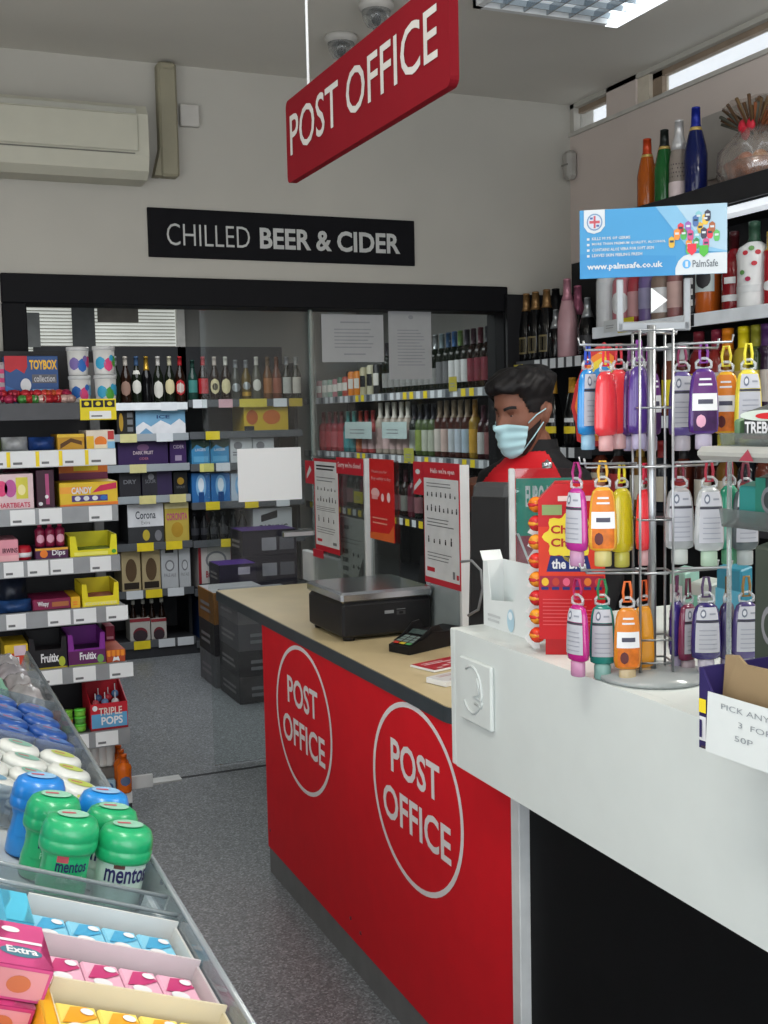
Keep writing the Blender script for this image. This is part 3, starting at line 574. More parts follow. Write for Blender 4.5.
for k in range(3): F.rect(.04+k*.32, .6, .32+k*.32, .93, INK); F.ell(.18+k*.32, .77, .07, .1, mat('e2cf23', .5), 3)
F.rect(.25, .05, .85, .42, WHITE); F.rect(.3, .15, .6, .22, MGREY, 2)
m.build('price_card', label='yellow and black price card clipped on the top sweet shelf edge', cat='price card')
def gb(i, px0, px1, pt, lab, name, cat, col, draw=None, dep=.2, y=None, group=None, z1=None):
    y = y or GY+.012; x0, x1 = ony(px0, 500, y).x, ony(px1, 500, y).x
    z1 = z1 or ony((px0+px1)/2, pt, y).z
    if i: z1 = min(z1, GZ[i-1]-.032)
    return carton(name, lab, cat, x0, min(x1, XE-.004), y, GZ[i]+.001, z1, dep, mat(col, .45, vary=.05), draw, group)
PINK = mat('d8467a', .5); ORG_ = mat('e07a2a', .5); GRN = mat('4c9a3a', .5); BLU = mat('2c66b4', .5); MAG = mat('8d2e6e', .5); LBL = mat('7fb4d8', .5)
# top shelf: big red and blue box, four tubs, foil sweets
gb(0, 11, 64, 356, 'large blue and red sweet box with yellow lettering on the top shelf', 'sweet_box', 'sweet box', '2d4f86',
   lambda F: (F.poly([(0, .72), (.1, .66), (.22, .74), (.36, .64), (.42, .78), (.42, 1), (0, 1)], mat('b42a34', .5)), F.txt('TOYBOX', .46, .72, .98, .92, mat('e8b53a', .5), .04), F.rect(.5, .44, .96, .62, mat('5f5f66', .5)), F.txt('collection', .54, .47, .93, .6, W_), F.ell(.38, .4, .1, .14, W_), F.lines(.5, .1, .95, .36, 3, LBL), F.poly([(0, 0), (0, .4), (.2, .3), (.34, .1), (.36, 0)], mat('3b6fb0', .5))), dep=.1, y=GY+.13)
b = MB(); x = ony(5, 380, GY+.2).x; z = GZ[0]; b.box((x-.06, GY+.16, z), (x+.03, GY+.22, ony(5, 362, GY+.16).z), mat('b9a9ab', .5), .01); F = Face(b, (x-.06, GY+.16, z), (.09, 0, 0), (0, 0, .2)); F.lines(.1, .1, .9, .8, 4, PINK)
b.build('sweet_bag', label='pale pink bag standing at the left of the large blue sweet box', cat='bag')
def tub(px, tier, y, lab, c1, c2, c3):
    p = ony(px, 400, y); R = .043; hh = .113
    z = GZ[0]+.001+tier*(hh+.002); m = MB()
    m.lathe([(R*.88, 0), (R*.93, .02), (R, hh-.014)], mat('d8d8d6', .4), (p.x, y, z), 18)
    for a0, hw, q0, q1, c in ((-2.1, .5, .02, .07, c1), (-1.3, .45, .012, .065, c2), (-.6, .4, .03, .075, c3), (-1.0, .25, .05, .078, c1)):
        m.grid(lambda u, v: V((p.x, y, z))+V(((.95*R+.0022)*math.cos(a0+(2*u-1)*hw*math.sqrt(max(.02, 1-(2*v-1)**2))), (.95*R+.0022)*math.sin(a0+(2*u-1)*hw*math.sqrt(max(.02, 1-(2*v-1)**2))), q0+(q1-q0)*v)), 6, 6, c)
    o = m.build('sweet_tub', loc=(p.x, y, z), label=lab, cat='tub', group='white sweet tubs on the top shelf')
    MB().lathe([(R*1.0, hh-.016), (R*1.06, hh-.014), (R*1.06, hh-.002), (R*.98, hh), (0, hh-.002)], mat('c9cbcc', .35), (p.x, y, z), 18).build('lid', o)
tub(80.5, 0, GY+.15, 'white sweet tub with blue pictures, lower one beside the blue box', BLU, PINK, LBL)
tub(79.5, 1, GY+.15, 'white sweet tub with purple pictures, stacked beside the blue box', mat('7a6aa8', .5), BLU, PINK)
tub(106, 0, GY+.09, 'white sweet tub with turquoise pictures, lower one at shelf end', mat('3aa0c8', .5), GRN, mat('3aa0c8', .5))
tub(105.5, 1, GY+.09, 'white sweet tub with turquoise pictures, upper one at shelf end', mat('3aa0c8', .5), PINK, GRN)
cols = ['b32a33', 'c4403a', '9c2a3c', 'b8512e', '4c8a46', 'c9a9a0', 'a82e50']
k = 0
for px, py, c in ((3, 398, 0), (9, 401, 6), (15, 398, 2), (2, 393, 6), (22, 402, 4), (26, 397, 0), (29, 402, 1), (34, 400, 4), (38, 396, 0), (42, 402, 5), (46, 398, 1), (49, 403, 0), (53, 398, 3), (57, 402, 0), (60, 397, 1), (64, 402, 5), (67, 399, 6), (70, 402, 5)):
    p = ony(px, py, GY+.05); row_ = 0 if py > 399 else 1
    q = V((p.x, GY+.035+.03*row_, GZ[0]+.019+row_*.022)); m = MB(); M_ = mat(cols[c], .25, .3, vary=.3, nscale=60); cn = ['red', 'orange red', 'crimson', 'orange', 'green', 'pale silver', 'dark pink'][c]
    m.ball(q, .019, M_, 8, 6, (1.2, .9, .95)); a = random.random()*3
    for s_ in (1, -1): m.lathe([(.002, 0), (.012, .012), (.014, .016)], M_, q+V((math.cos(a)*.014*s_, math.sin(a)*.012*s_, 0)), 7, ax=(math.cos(a)*s_, math.sin(a)*s_, .15))
    m.build('wrapped_sweet', label='%s foil wrapped sweet, %s from the left along top shelf' % (cn, ORD[k]), cat='sweet', group='foil wrapped sweets on the top shelf'); k += 1
# second shelf
def bag(i, px0, px1, pt, lab, col, draw=None, y=None):
    y = y or GY+.05; x0, x1 = ony(px0, 500, y).x, ony(px1, 500, y).x; z0 = GZ[i]+.001; z1 = min(ony((px0+px1)/2, pt, y).z, GZ[i-1]-.035) if i else ony((px0+px1)/2, pt, y).z
    m = MB(); nx = 8; nz = 6; mt = mat(col, .3, .1, vary=.3, nscale=25)
    for s_ in (-1, 1):
        def fn(u, v):
            bul = math.sin(PI*min(1, max(0, u)))**.6*math.sin(PI*(.08+.84*v))**.7*.045
            return V((x0+(x1-x0)*u, y+s_*(.004+bul)*(1 if s_ < 0 else .6)+.004*math.sin(u*17+v*9+i), z0+(z1-z0)*v))
        m.grid((lambda u, v: fn(u, v)) if s_ < 0 else (lambda u, v: fn(1-u, v)), nx, nz, mt)
    if draw: draw(Face(m, (x0, y-.055, z0), (x1-x0, 0, 0), (0, 0, z1-z0)))
    return m.build('sweet_bag', label=lab, cat='bag')
bag(1, 4, 30, 437, 'crumpled silver bag on the second sweet shelf', '9a9da0')
bag(1, 31, 57, 437, 'shiny dark blue bag on the second sweet shelf', '1f3a72')
gb(1, 60, 87, 434, 'gold yellow sweet box with dark swirl on second sweet shelf', 'sweet_box', 'sweet box', 'b98a1e', lambda F: (F.poly([(.1, .1), (.5, .5), (.9, .3), (.9, .55), (.5, .75), (.1, .4)], mat('5a3a14', .5)), F.rect(0, .8, 1, 1, mat('d8b43a', .5))))
gb(1, 89, 117, 430, 'sweet box with orange face shape at the right end of second shelf', 'sweet_box', 'sweet box', 'd9cfc0', lambda F: (F.rect(0, 0, .26, .7, mat('e0b430', .5)), F.ell(.5, .4, .22, .28, ORG_), F.rect(.3, .05, .7, .25, mat('e8d8b8', .5), 2), F.rect(.74, 0, 1, .4, LBL), F.rect(.76, .5, .98, .95, mat('b83a3a', .5))))
bag(1, -8, 3, 440, 'lime green bag at the left edge of second sweet shelf', '8aa83a')
# third shelf
gb(2, -6, 34, 474, 'pale pink open box with flower pictures on the third sweet shelf', 'sweet_box', 'sweet box', 'd8bfc4', lambda F: (F.ell(.2, .6, .15, .22, PINK), F.ell(.42, .6, .15, .25, mat('b85a9a', .5)), F.rect(.56, .3, .86, .9, mat('cfc84a', .5)), F.ell(.7, .55, .1, .15, mat('e8e0a0', .5), 3), F.txt('HARTBEATS', .1, .06, .9, .2, mat('c23a56', .5), .02)))
m = gb(2, 37, 55, 470, 'dark plum upright box with pink swirls on the third sweet shelf', 'sweet_box', 'sweet box', '3a1a2c', lambda F: (F.rect(.5, .1, .7, .9, mat('a84a78', .5)), F.ell(.55, .3, .1, .05, W_), F.ell(.2, .12, .12, .05, W_)))
o = gb(2, 60, 118, 482, 'yellow and red open sweet box with CANDY lettering on third shelf', 'sweet_box', 'sweet box', 'd9b62e', lambda F: (F.poly([(0, .0), (1, .0), (1, .16), (0, .1)], ORG_), F.rect(.0, .55, .5, .82, mat('e09a3a', .5)), F.txt('CANDY', .2, .52, .55, .8, W_, .03, 3), F.poly([(.55, .55), (.98, .7), (.98, .95), (.7, .85)], mat('c22a52', .5), 2), F.rect(.2, .2, .82, .46, mat('4a3a7a', .5), 2), F.ell(.3, .33, .05, .1, W_, 3), F.ell(.45, .33, .05, .1, W_, 3), F.ell(.6, .33, .05, .1, W_, 3), F.ell(.75, .33, .06, .1, BLU, 3)), dep=.22)
gb(2, 60, 112, 465, 'purple and orange sweet carton behind the CANDY box', 'sweet_box', 'sweet box', '7a2e4e', lambda F: (F.rect(0, .8, 1, 1, ORG_), F.rect(.3, .85, .8, .98, YEL, 2)), y=GY+.25, dep=.1)
bag(2, 4, 30, 464, 'dark red bag behind the pale pink flower box', '5a2a3a', y=GY+.3)
# fourth shelf
gb(3, -4, 16, 540, 'pink open box with dark lettering at left of the fourth sweet shelf', 'sweet_box', 'sweet box', 'd891a0', lambda F: (F.txt('IRWINS', .2, .4, .95, .62, mat('4a2030', .5), .02), F.rect(0, 0, 1, .3, mat('e0a8b0', .5))))
p = ony(23, 555, GY+.06); m = MB().lathe([(.03, 0), (.034, .02), (.034, .04), (.028, .055), (0, .058)], mat('b02030', .35), (p.x, GY+.06, GZ[3]+.001), 14); o = m.build('sweet_pot', label='small round red pot on the fourth shelf beside pink box', cat='pot')
MB().lathe([(.0345, .012), (.035, .03)], W_, (p.x, GY+.06, GZ[3]+.001), 14).build('label', o)
gb(3, 33, 66, 548, 'low dark purple display tray below three sauce style bottles', 'display_tray', 'tray', '4a2048', lambda F: (F.txt('Dips', .5, .2, .9, .8, W_, .02), F.ell(.25, .5, .12, .35, ORG_), F.rect(0, .8, 1, 1, mat('d8a03a', .5))), dep=.16)
for k, px in enumerate((40, 50, 60)):
    p = ony(px, 540, GY+.06); zt = ony(50, 548, GY+.012).z+.002
    bottle('sweet_bottle', .10, .019, .007, 'flask', mat('7a1a3a', .3), 'small dark pink sweet bottle, %s of three on the fourth shelf' % ORD[k], 'bottle', (p.x, GY+.06, zt), 'dark pink sweet bottles', mat('c24a6a', .4), .8, [(.15, .5, mat('d8a0b4', .5), .8, True)])
def opentray(i, px0, px1, pt, plow, lab, col, draw, inner, dep=.18):
    y = GY+.012; x0, x1 = ony(px0, 500, y).x, min(ony(px1, 500, y).x, XE-.006); z0 = GZ[i]+.001; z1 = ony(px0, pt, y).z; zl = ony(px0, plow, y).z; w = x1-x0; t = .003; M_ = mat(col, .45, vary=.04)
    if i: z1 = min(z1, GZ[i-1]-.032)
    m = MB(); m.prism([(x0, y, z0), (x1, y, z0), (x1, y, z1), (x1-w*.12, y, z1), (x1-w*.16, y, zl), (x0+w*.16, y, zl), (x0+w*.12, y, z1), (x0, y, z1)], (0, t, 0), M_)
    m.box((x0, y+t, z0), (x0+t, y+dep, z1), M_); m.box((x1-t, y+t, z0), (x1, y+dep, z1), M_); m.box((x0+t, y+dep-t, z0), (x1-t, y+dep, z1), M_); m.box((x0+t, y+t, z0), (x1-t, y+dep-t, z0+t), M_)
    draw(Face(m, (x0, y, z0), (w, 0, 0), (0, 0, zl-z0)))
    o = m.build('display_tray', label=lab, cat='tray')
    if inner: q = MB(); q.box((x0+.008, y+.012, z0+t), (x1-.008, y+dep-.02, z0+(zl-z0)*.8), mat(inner, .4, vary=.3, nscale=40)); q.build('contents', o)
    return o
opentray(3, 68, 115, 537, 551, 'bright yellow cut out display tray on the fourth sweet shelf', 'd8cf1e', lambda F: (F.rect(.08, .2, .8, .7, mat('e8e26a', .5)), F.ell(.93, .6, .05, .3, GRN)), '6a8a2a', .2)
# fifth shelf
bag(4, -6, 22, 577, 'black biscuit bag standing at the left of the fifth sweet shelf', '1c2230', y=GY+.16)
bag(4, -6, 26, 600, 'blue and black biscuit bag lying at the left of fifth shelf', '23406e')
gb(4, 28, 66, 599, 'long maroon biscuit box with white script on the fifth shelf', 'sweet_box', 'sweet box', '7a1e46', lambda F: (F.txt('Wispy', .12, .3, .42, .8, W_, .03), F.rect(.5, .3, .95, .7, mat('a0603a', .5)), F.rect(0, 0, 1, .12, mat('3a1020', .5))))
gb(4, 66.5, 76, 597, 'small yellow price carton beside the maroon biscuit box', 'sweet_box', 'sweet box', 'd8a828', lambda F: F.lines(.2, .3, .8, .7, 2, ORG_))
opentray(4, 78, 115, 585, 598, 'yellow cut out display tray with red wrappers on the fifth shelf', 'd8c81e', lambda F: (F.rect(.05, .15, .95, .5, mat('e8dc5a', .5)), F.txt('Cornets', .08, .2, .92, .5, mat('d8d0a8', .5))), 'a83a4e', .2)
# sixth shelf
gb(5, -3, 21, 645, 'yellow box with fruit picture at the left of the sixth shelf', 'sweet_box', 'sweet box', 'cfae2a', lambda F: (F.poly([(.1, .1), (.9, .1), (.8, .6), (.3, .7)], mat('b8402e', .5)), F.rect(.4, .6, .9, .95, mat('c8b4c0', .5), 2), F.rect(.3, .3, .6, .55, W_, 3)))
opentray(5, 22, 60, 640, 652, 'black cut out sweet tray with pale script on the sixth shelf', '17161a', lambda F: (F.txt('Fruitix', .3, .35, .78, .8, W_, .03), F.ell(.86, .35, .09, .25, mat('a8b43a', .5)), F.rect(0, 0, 1, .1, mat('a89a2a', .5)), F.ell(.1, .3, .06, .12, mat('a8622a', .5))), '2a2426', .2)
opentray(5, 61.5, 99, 636, 651, 'purple cut out sweet tray with pale script on the sixth shelf', '7a2a8a', lambda F: (F.rect(0, .0, 1, .9, mat('5a1e56', .5), 0), F.txt('Fruitix', .3, .35, .75, .8, W_, .03), F.ell(.86, .35, .09, .25, mat('6a9a5a', .5)), F.rect(0, 0, 1, .1, mat('8aa03a', .5), 2)), '2a1a2c', .2)
gb(5, 100, 126, 650, 'dark red lollipop carton with orange tubes and a white bow shape', 'sweet_box', 'sweet box', 'a8482a', lambda F: (F.rect(0, .55, 1, 1, mat('c86a22', .5)), *[F.rect(.06+k*.24, .5, .2+k*.24, .98, mat('e08a2a', .5), 2) for k in range(4)], F.poly([(.3, .1), (.38, .5), (.5, .4), (.62, .5), (.7, .1), (.5, .2)], W_, 4)))
gb(5, 100, 124, 626, 'dark red carton behind the orange lollipop carton', 'sweet_box', 'sweet box', '7a1a34', lambda F: F.lines(.1, .3, .9, .7, 2, mat('c08a98', .5)), y=GY+.24, dep=.1)
# seventh shelf: stacked pots, blue and red pops box
k = 0
for px, cs, n, nm in ((55, ('b84a2a', '7a8a2a', 'b84a2a', '5a8a2a'), 3, 'red and green'), (67, ('6aa83a', 'b86a2a', '6aa83a'), 3, 'lime green'), (80, ('6ab03a', '4a8a3a', '6ab03a'), 3, 'bright green')):
    for t in range(n):
        p = ony(px, 715, GY+.05); z = GZ[6]+.001+t*.031
        m = MB().lathe([(.020, 0), (.022, .004), (.022, .022)], mat(cs[t], .4), (p.x, GY+.05, z), 14)
        o = m.build('putty_pot', label='small %s pot, %s from bottom of its stack on sweet shelf' % (nm, ORD[t]), cat='pot', group='small round pots stacked on the seventh shelf')
        MB().lathe([(.0225, .022), (.0235, .023), (.0235, .029), (0, .030)], mat(('c8452e', '72b43c', '5ec044')[k], .35), (p.x, GY+.05, z), 14).build('lid', o)
    k += 1
gb(6, 35, 50, 700, 'grey carton at the dark left part of the seventh shelf', 'sweet_box', 'sweet box', '4a4a48', None, y=GY+.15, dep=.1)
p0, p1 = ony(90, 700, GY+.01), ony(129, 730, GY+.01); x1 = min(p1.x, XE-.004)
m = MB(); z0 = GZ[6]+.001; zf = ony(100, 704, GY+.01).z; zb = min(ony(100, 686, GY+.01).z, GZ[5]-.035); RB = mat('b8202e', .45)
m.prism([(p0.x, GY+.012, z0), (x1, GY+.012, z0), (x1, GY+.012, zf), (p0.x, GY+.012, zf)], (0, .003, 0), RB)
for xx in (p0.x, x1-.003): m.prism([(xx, GY+.015, z0), (xx, GY+.22, z0), (xx, GY+.22, zb), (xx, GY+.015, zf)], (.003, 0, 0), RB)
m.box((p0.x+.003, GY+.217, z0), (x1-.003, GY+.22, zb), RB)
F = Face(m, (p0.x, GY+.012, z0), (x1-p0.x, 0, 0), (0, 0, zf-z0)); F.rect(.02, .0, .98, .62, mat('5a9ac4', .5)); F.txt('TRIPLE', .22, .56, .85, .84, mat('d8c8c0', .5), .02); F.txt('POPS', .28, .2, .86, .5, W_, .03); F.rect(0, 0, 1, .1, mat('8a1a24', .5), 3); F.ell(.12, .84, .07, .1, W_)
o = m.build('lollipop_box', label='red and blue open lollipop box with POPS lettering at shelf end', cat='sweet box')
k = 0
for dx, dy, zz in ((.03, .05, 0), (.07, .06, 0), (.11, .05, 0), (.05, .1, .01), (.09, .1, .01), (.12, .11, .02)):
    q = MB(); q.ball((p0.x+dx, GY+.02+dy, zf-.012+zz), .016, mat(('b8505a', '6a86b0', 'c8c4c8', '46608c', 'b03a46', '5a7aa0')[k], .2, vary=.2), 10, 7); q.tube([(p0.x+dx, GY+.02+dy, zf+.0+zz), (p0.x+dx, GY+.02+dy, zf+.03+zz)], .002, W_)
    q.build('lollipop', label='wrapped lollipop in the red and blue box, %s of the heap' % ORD[k], cat='lollipop', group='lollipops heaped in the red and blue box'); k += 1
# bottom shelf: white bottles in a rack, orange drinks
gb_ = MB(); x0, x1 = ony(72, 770, GY+.05).x, ony(117, 770, GY+.05).x
gb_.box((x0, GY+.10, Zb+.001), (x1, GY+.3, Zb+.085), mat('6a6865', .6, vary=.1)); gb_.build('crate', label='grey crate at the bottom of the sweet shelving under white bottles', cat='crate')
for k, px in enumerate((82, 90, 98, 106, 113)):
    p = ony(px, 770, GY+.07)
    bottle('squeeze_bottle', .125, .021, .007, 'flask', mat('d2d2ce', .4), 'white squeeze bottle, %s from the left on the bottom crate' % ORD[k], 'bottle', (p.x, GY+.14, Zb+.086), 'white squeeze bottles', mat('c4c6c6', .4), .72)
for k, (px, dy) in enumerate(((119, .16), (121.5, .09), (124, .02))):
    p = ony(px, 770, GY+dy)
    bottle('orange_drink', .16, .03, .012, 'flask', mat('d8681a', .25), 'orange drink bottle on the gondola base, %s from the front' % ('third', 'second', 'first')[k], 'bottle', (p.x, GY+dy, Zb+.001), 'orange drink bottles', mat('c85a14', .3), .78, [(.2, .45, mat('5a6a8a', .5), .7, True)])
p = ony(108, 790, GY+.02); m = MB().box((p.x-.03, GY+.025, Zb+.001), (p.x+.035, GY+.06, Zb+.055), mat('8fb0c4', .4), .006); F = Face(m, (p.x-.03, GY+.025, Zb), (.065, 0, 0), (0, 0, .055)); F.ell(.6, .5, .22, .3, mat('3a5a8a', .5)); m.build('small_carton', label='small pale blue carton in front of the orange drinks', cat='carton')
m = MB().box((XE-.02, GY+.03, Zb+.001), (ony(153, 778, GY+.03).x, GY+.045, Zb+.055), mat('c2c4c4', .4), .002); m.build('shelf_guide', gon)
# ================================================================== wine shelving along the right wall of the chilled room
WXF = 2.95
ws = thing('wine_shelving', (3.15, 6.8, 0), 'black wine shelving along the right wall of the chilled room', 'shelving')
MB().box((3.36, 5.35, 0), (3.39, 8.40, 2.0), mat('1f2022', .6)).build('back_panel', ws)
MB().box((WXF+.02, 5.35, 0), (3.36, 8.40, .12), mat('242528', .5)).build('plinth', ws)
for z, n in ((1.79, 0), (1.395, 1), (1.0, 2), (.6, 3)):
    MB().box((WXF+.006, 5.35, z-.03), (3.36, 8.40, z), SHK).build('shelf', ws)
    st = MB().box((WXF-.008, 5.35, z-.045), (WXF+.006, 8.40, z+.003), mat('8b8f93', .4) if n < 2 else SHK, .001)
    F = Face(st, (WXF-.008, 8.40, z-.045), (0, -3.05, 0), (0, 0, .048))
    for k in range(30):
        u = .03+k*.0325
        if n < 2: F.rect(u, .05, u+.018, .95, (YEL if k in (10, 11, 18, 19, 21, 26, 27) else TAGW if k % 3 else mat('4a5058', .4)), 1)
    if n == 2:
        for k in range(30): F.rect(.03+k*.0325, .05, .05+k*.0325, .95, TAGW if k % 2 else YEL, 1)
    st.build('price_strip', ws)
for y in (5.36, 6.4, 7.4, 8.39): MB().box((3.30, y-.012, 0), (3.36, y+.012, 2.0), SHK).build('upright', ws)
RX = -1.0
_used = []
def fitR(x, y, z, R):
    for (x2, y2, z2, R2) in _used:
        if abs(z-z2) < .02 and abs(x-x2) < .06: R = min(R, max(.02, math.hypot(y-y2, x-x2)-R2-.002))
    _used.append((x, y, z, R)); return R
_ = 0    # bottles on the right wall show their labels to the shop
def wb(y, z, H, R, r, kind, glass, lab, cap, cf, labels, grp, x=WXF+.075):
    R = fitR(x, y, z, R)
    return bottle('wine_bottle', H, R, r, kind, glass, lab, 'bottle', (x, y, z+.001), grp, cap, cf, labels, rz=RX, seg=10, cap_name='foil')
GRW = mat('4a5a34', .12); ROSE = mat('b56a58', .15); YLW = mat('9a7a2e', .15); FOILK = mat('2a2a30', .35); CREAM = mat('cfc8b4', .6); GRL = mat('bcc2c8', .6); BLL = mat('9fb4c8', .6)
def onshelf(px, z): d = ray(px, 430); return (EYE+d*((WXF+.075)/d.x)).y
# upper shelf
n = 0
for k, (px, col, h, lab) in enumerate(((325, 'b08a8c', .13, 'pale pink'), (330.5, 'a8b0a8', .13, 'pale grey'), (336, '8fa89a', .13, 'pale green'), (341, 'b0747c', .13, 'dusty pink'), (346, '4a6a58', .14, 'dark green'), (351, 'a84438', .14, 'red'), (357, 'd87a1a', .17, 'bright orange'), (363, 'd8801e', .17, 'orange'), (369, 'b8b090', .19, 'cream and black'), (376, 'c4bfa4', .2, 'cream and dark'), (382.5, '2a2a2c', .2, 'black'))):
    y = onshelf(px, 0)
    o = MB().lathe([(.03, 0), (.033, .006), (.033, h-.012), (.026, h-.002), (.026, h), (0, h)], mat(col, .35, vary=.15)).build('drinks_can', loc=(0, 0, 0), label='%s drinks can, %s from the far end of the upper wine shelf' % (lab, ORD[k]), cat='can', group='cans at the far end of the upper wine shelf')
    lb = MB(); lb.cylpatch(.0336, h*.3, h*.7, mat('1f1f22' if k in (8, 9) else 'd8d4cc', .5), .7); lb.build('label', o); o.location = (WXF+.05, y, 1.791); o.rotation_euler = (0, 0, RX)
k = 0
ups = [(389, GLD, FOILK), (395, GLD, FOILK), (401, GLD, FOILK), (407, GLD, FOILK), (413, GLD, FOILK), (419, GLD, FOILK), (425, GLD, mat('4a4a50', .3)), (431, GLD, SLV), (437, GLD, SLV), (443.5, GLD, mat('7a8a90', .3)), (450, GLD, mat('2c4a6a', .4)), (456, GLD, mat('2f5a8c', .4)), (462, GLD, mat('5a7a3a', .4)), (468.5, GLD, mat('34303a', .4)), (475, GLB, mat('3a1f2a', .4)), (482, GLB, mat('5a2430', .4)), (489, GLB, FOILK)]
for px, g, f in ups:
    y = onshelf(px, 0)
    lb = [(.12, .5, mat('d3d3d3', .6) if 452 < px < 472 else mat('7a2434', .5) if px > 472 else mat('6a6a6c', .6), .95, False)] if px > 440 else [(.12, .4, mat('8e8e8c', .6), .9, False)]
    wb(y, 1.79, .335, .038, .0145, 'wine', g, '%s wine bottle, %s from the far end of bottles on upper wine shelf' % ('white labelled dark' if 452 < px < 472 else 'red labelled dark' if px > 472 else 'dark', ORD[k]), f, .74, lb, 'wine bottles on the upper wine shelf'); k += 1
# middle shelf
k = 0
for px, g, f, lb, H, nm in [(324, mat('8c2430', .2), mat('5a1a22', .4), 'a83a44', .29, 'red'), (330, mat('8c2430', .2), mat('5a1a22', .4), 'a83a44', .29, 'red'), (336, mat('8c2a34', .2), mat('5a1a22', .4), 'b0525a', .29, 'red'), (342, mat('8c2430', .2), mat('5a1a22', .4), 'a83a44', .29, 'red'), (348.5, mat('2a6a70', .2), TEAL, '3a8a90', .29, 'teal'), (354.5, mat('2a6a70', .2), TEAL, '3a8a90', .29, 'teal'), (361, mat('b0523a', .2), mat('8a3a2a', .4), 'c8744a', .29, 'orange'), (367, mat('a84a4a', .2), mat('8a2a2a', .4), 'c0a0a0', .29, 'pink red'), (373.5, mat('b05050', .2), mat('8a2a2a', .4), 'd0b0b0', .29, 'pink'),
  (381, mat('a89c90', .2), mat('c9c4ba', .4), 'c4a8a4', .34, 'white necked pale'), (388, mat('a89c90', .2), mat('c9c4ba', .4), 'c8acaa', .34, 'white necked pale'), (395, mat('a89c90', .2), mat('c9c4ba', .4), 'c8acaa', .34, 'white necked pale'), (402, mat('a89c90', .2), mat('c9c4ba', .4), 'c4a8a4', .34, 'white necked pale'), (408.5, mat('a89c90', .2), mat('c9c4ba', .4), 'c4a8a4', .34, 'white necked pale'),
  (415, GLD, FOILK, 'cdd2ca', .32, 'white labelled green'), (421, GRW, FOILK, '8a9a50', .32, 'olive green'), (427.5, GRW, FOILK, 'b4b8a8', .32, 'pale labelled green'), (434, GRW, FOILK, 'aeb2a2', .32, 'pale labelled green'), (440.5, mat('4a2a24', .15), mat('7a6a58', .4), 'c8c0b8', .335, 'tan capped'), (447, mat('4a2a24', .15), mat('7a6a58', .4), 'c4aca4', .335, 'tan capped'), (454.5, mat('4a2a24', .15), mat('80705c', .4), 'b9c0c6', .335, 'blue labelled'), (461, mat('4a2a24', .15), mat('80705c', .4), 'b9c4d0', .335, 'blue labelled'), (468, mat('4a2a24', .15), mat('80705c', .4), 'a9bccc', .335, 'blue labelled'), (475.5, YLW, mat('8a6428', .4), 'c89a34', .335, 'amber yellow'), (484, mat('3a1a1e', .15), mat('4a2430', .4), 'c4c2c0', .30, 'dark red'), (491, mat('3a1a1e', .15), mat('4a2430', .4), '8a5a5a', .30, 'dark red')]:
    wb(onshelf(px, 0), 1.395, H, .037, .014, 'wine', g, '%s wine bottle, %s from the far end of the middle wine shelf' % (nm, ORD[k]), f, .70, [(.1, .5, mat(lb, .6), 1.05, False)], 'wine bottles on the middle wine shelf'); k += 1
# lower shelf seen through the counter screens
k = 0
for px in (318, 331, 344, 350.5, 357, 363.5, 398, 405, 412, 419, 472, 480):
    wb(onshelf(px, 0), 1.0, .30, .037, .014, 'wine', (GLD, GLB, mat('5a1c2a', .2))[k % 3], 'dark wine bottle, %s from the far end of the lower wine shelf' % ORD[k], (FOILK, mat('4a2a30', .4))[k % 2], .74, [(.12, .45, mat(('8a5a60', '7a7a74', '6a3a44')[k % 3], .6), .95, False)], 'wine bottles on the lower wine shelf'); k += 1
def scard(px0, py0, px1, py1, lab, x=WXF-.012, col='b4c6c4', name='shelf_card', dr=None):
    a = onx(px0, py0, x); c = onx(px1, py1, x); m = MB().box((x-.002, c.y, c.z), (x, a.y, a.z), mat(col, .6, vary=.03)); F = Face(m, (x-.002, a.y, c.z), (0, c.y-a.y, 0), (0, 0, a.z-c.z)); F.lines(.2, .3, .8, .7, 2, LG, fill=.3)
    return m.build(name, label=lab, cat='price card')
scard(345, 422, 372, 439, 'pale blue green shelf card hanging over red and teal bottles'); scard(382, 422, 407, 439, 'pale blue green shelf card hanging below the white necked bottles')
scard(449, 377, 457, 391, 'yellow price card on the upper wine shelf edge', col='b0a23a'); scard(404, 448, 414, 462, 'yellow price card on the middle wine shelf edge below green bottles', col='aaa848')
scard(354, 491, 363, 504, 'yellow price card on the lower wine shelf behind the posters', col='c8b82e')
# ================================================================== spirits shelving behind the till
GX = 2.9
gt = thing('spirits_shelving', (3.08, 4.1, 0), 'tall black spirits shelving with lit white header behind the till', 'shelving')
BLKM = mat('19191c', .5)
MB().box((3.235, 2.6, 0), (3.265, 5.05, 2.40), BLKM).build('back_panel', gt)
MB().box((GX+.004, 2.6, 0), (3.235, 5.05, .12), BLKM).build('plinth', gt)
MB().box((2.86, 5.055, 0), (3.265, 5.075, 2.24), BLKM).build('end_panel', gt)
for y in (2.6, 4.355, 5.03): MB().box((GX+.22, y, .12), (3.235, y+.02, 2.40 if y < 4.4 else 2.24), BLKM).build('upright', gt)
MB().box((GX+.01, 2.6, 2.40), (3.235, 4.36, 2.485), BLKM).build('canopy', gt)
MB().box((GX-.012, 2.6, 2.405), (GX+.01, 4.36, 2.49), mat('232326', .45), .002).build('header_panel', gt)
MB().box((GX+.02, 2.6, 2.375), (GX+.1, 4.3, 2.40), mat('e8eef4', .4, emit=.8)).build('header_light', gt)
BSTR = mat('d0d6dc', .4, emit=.12)
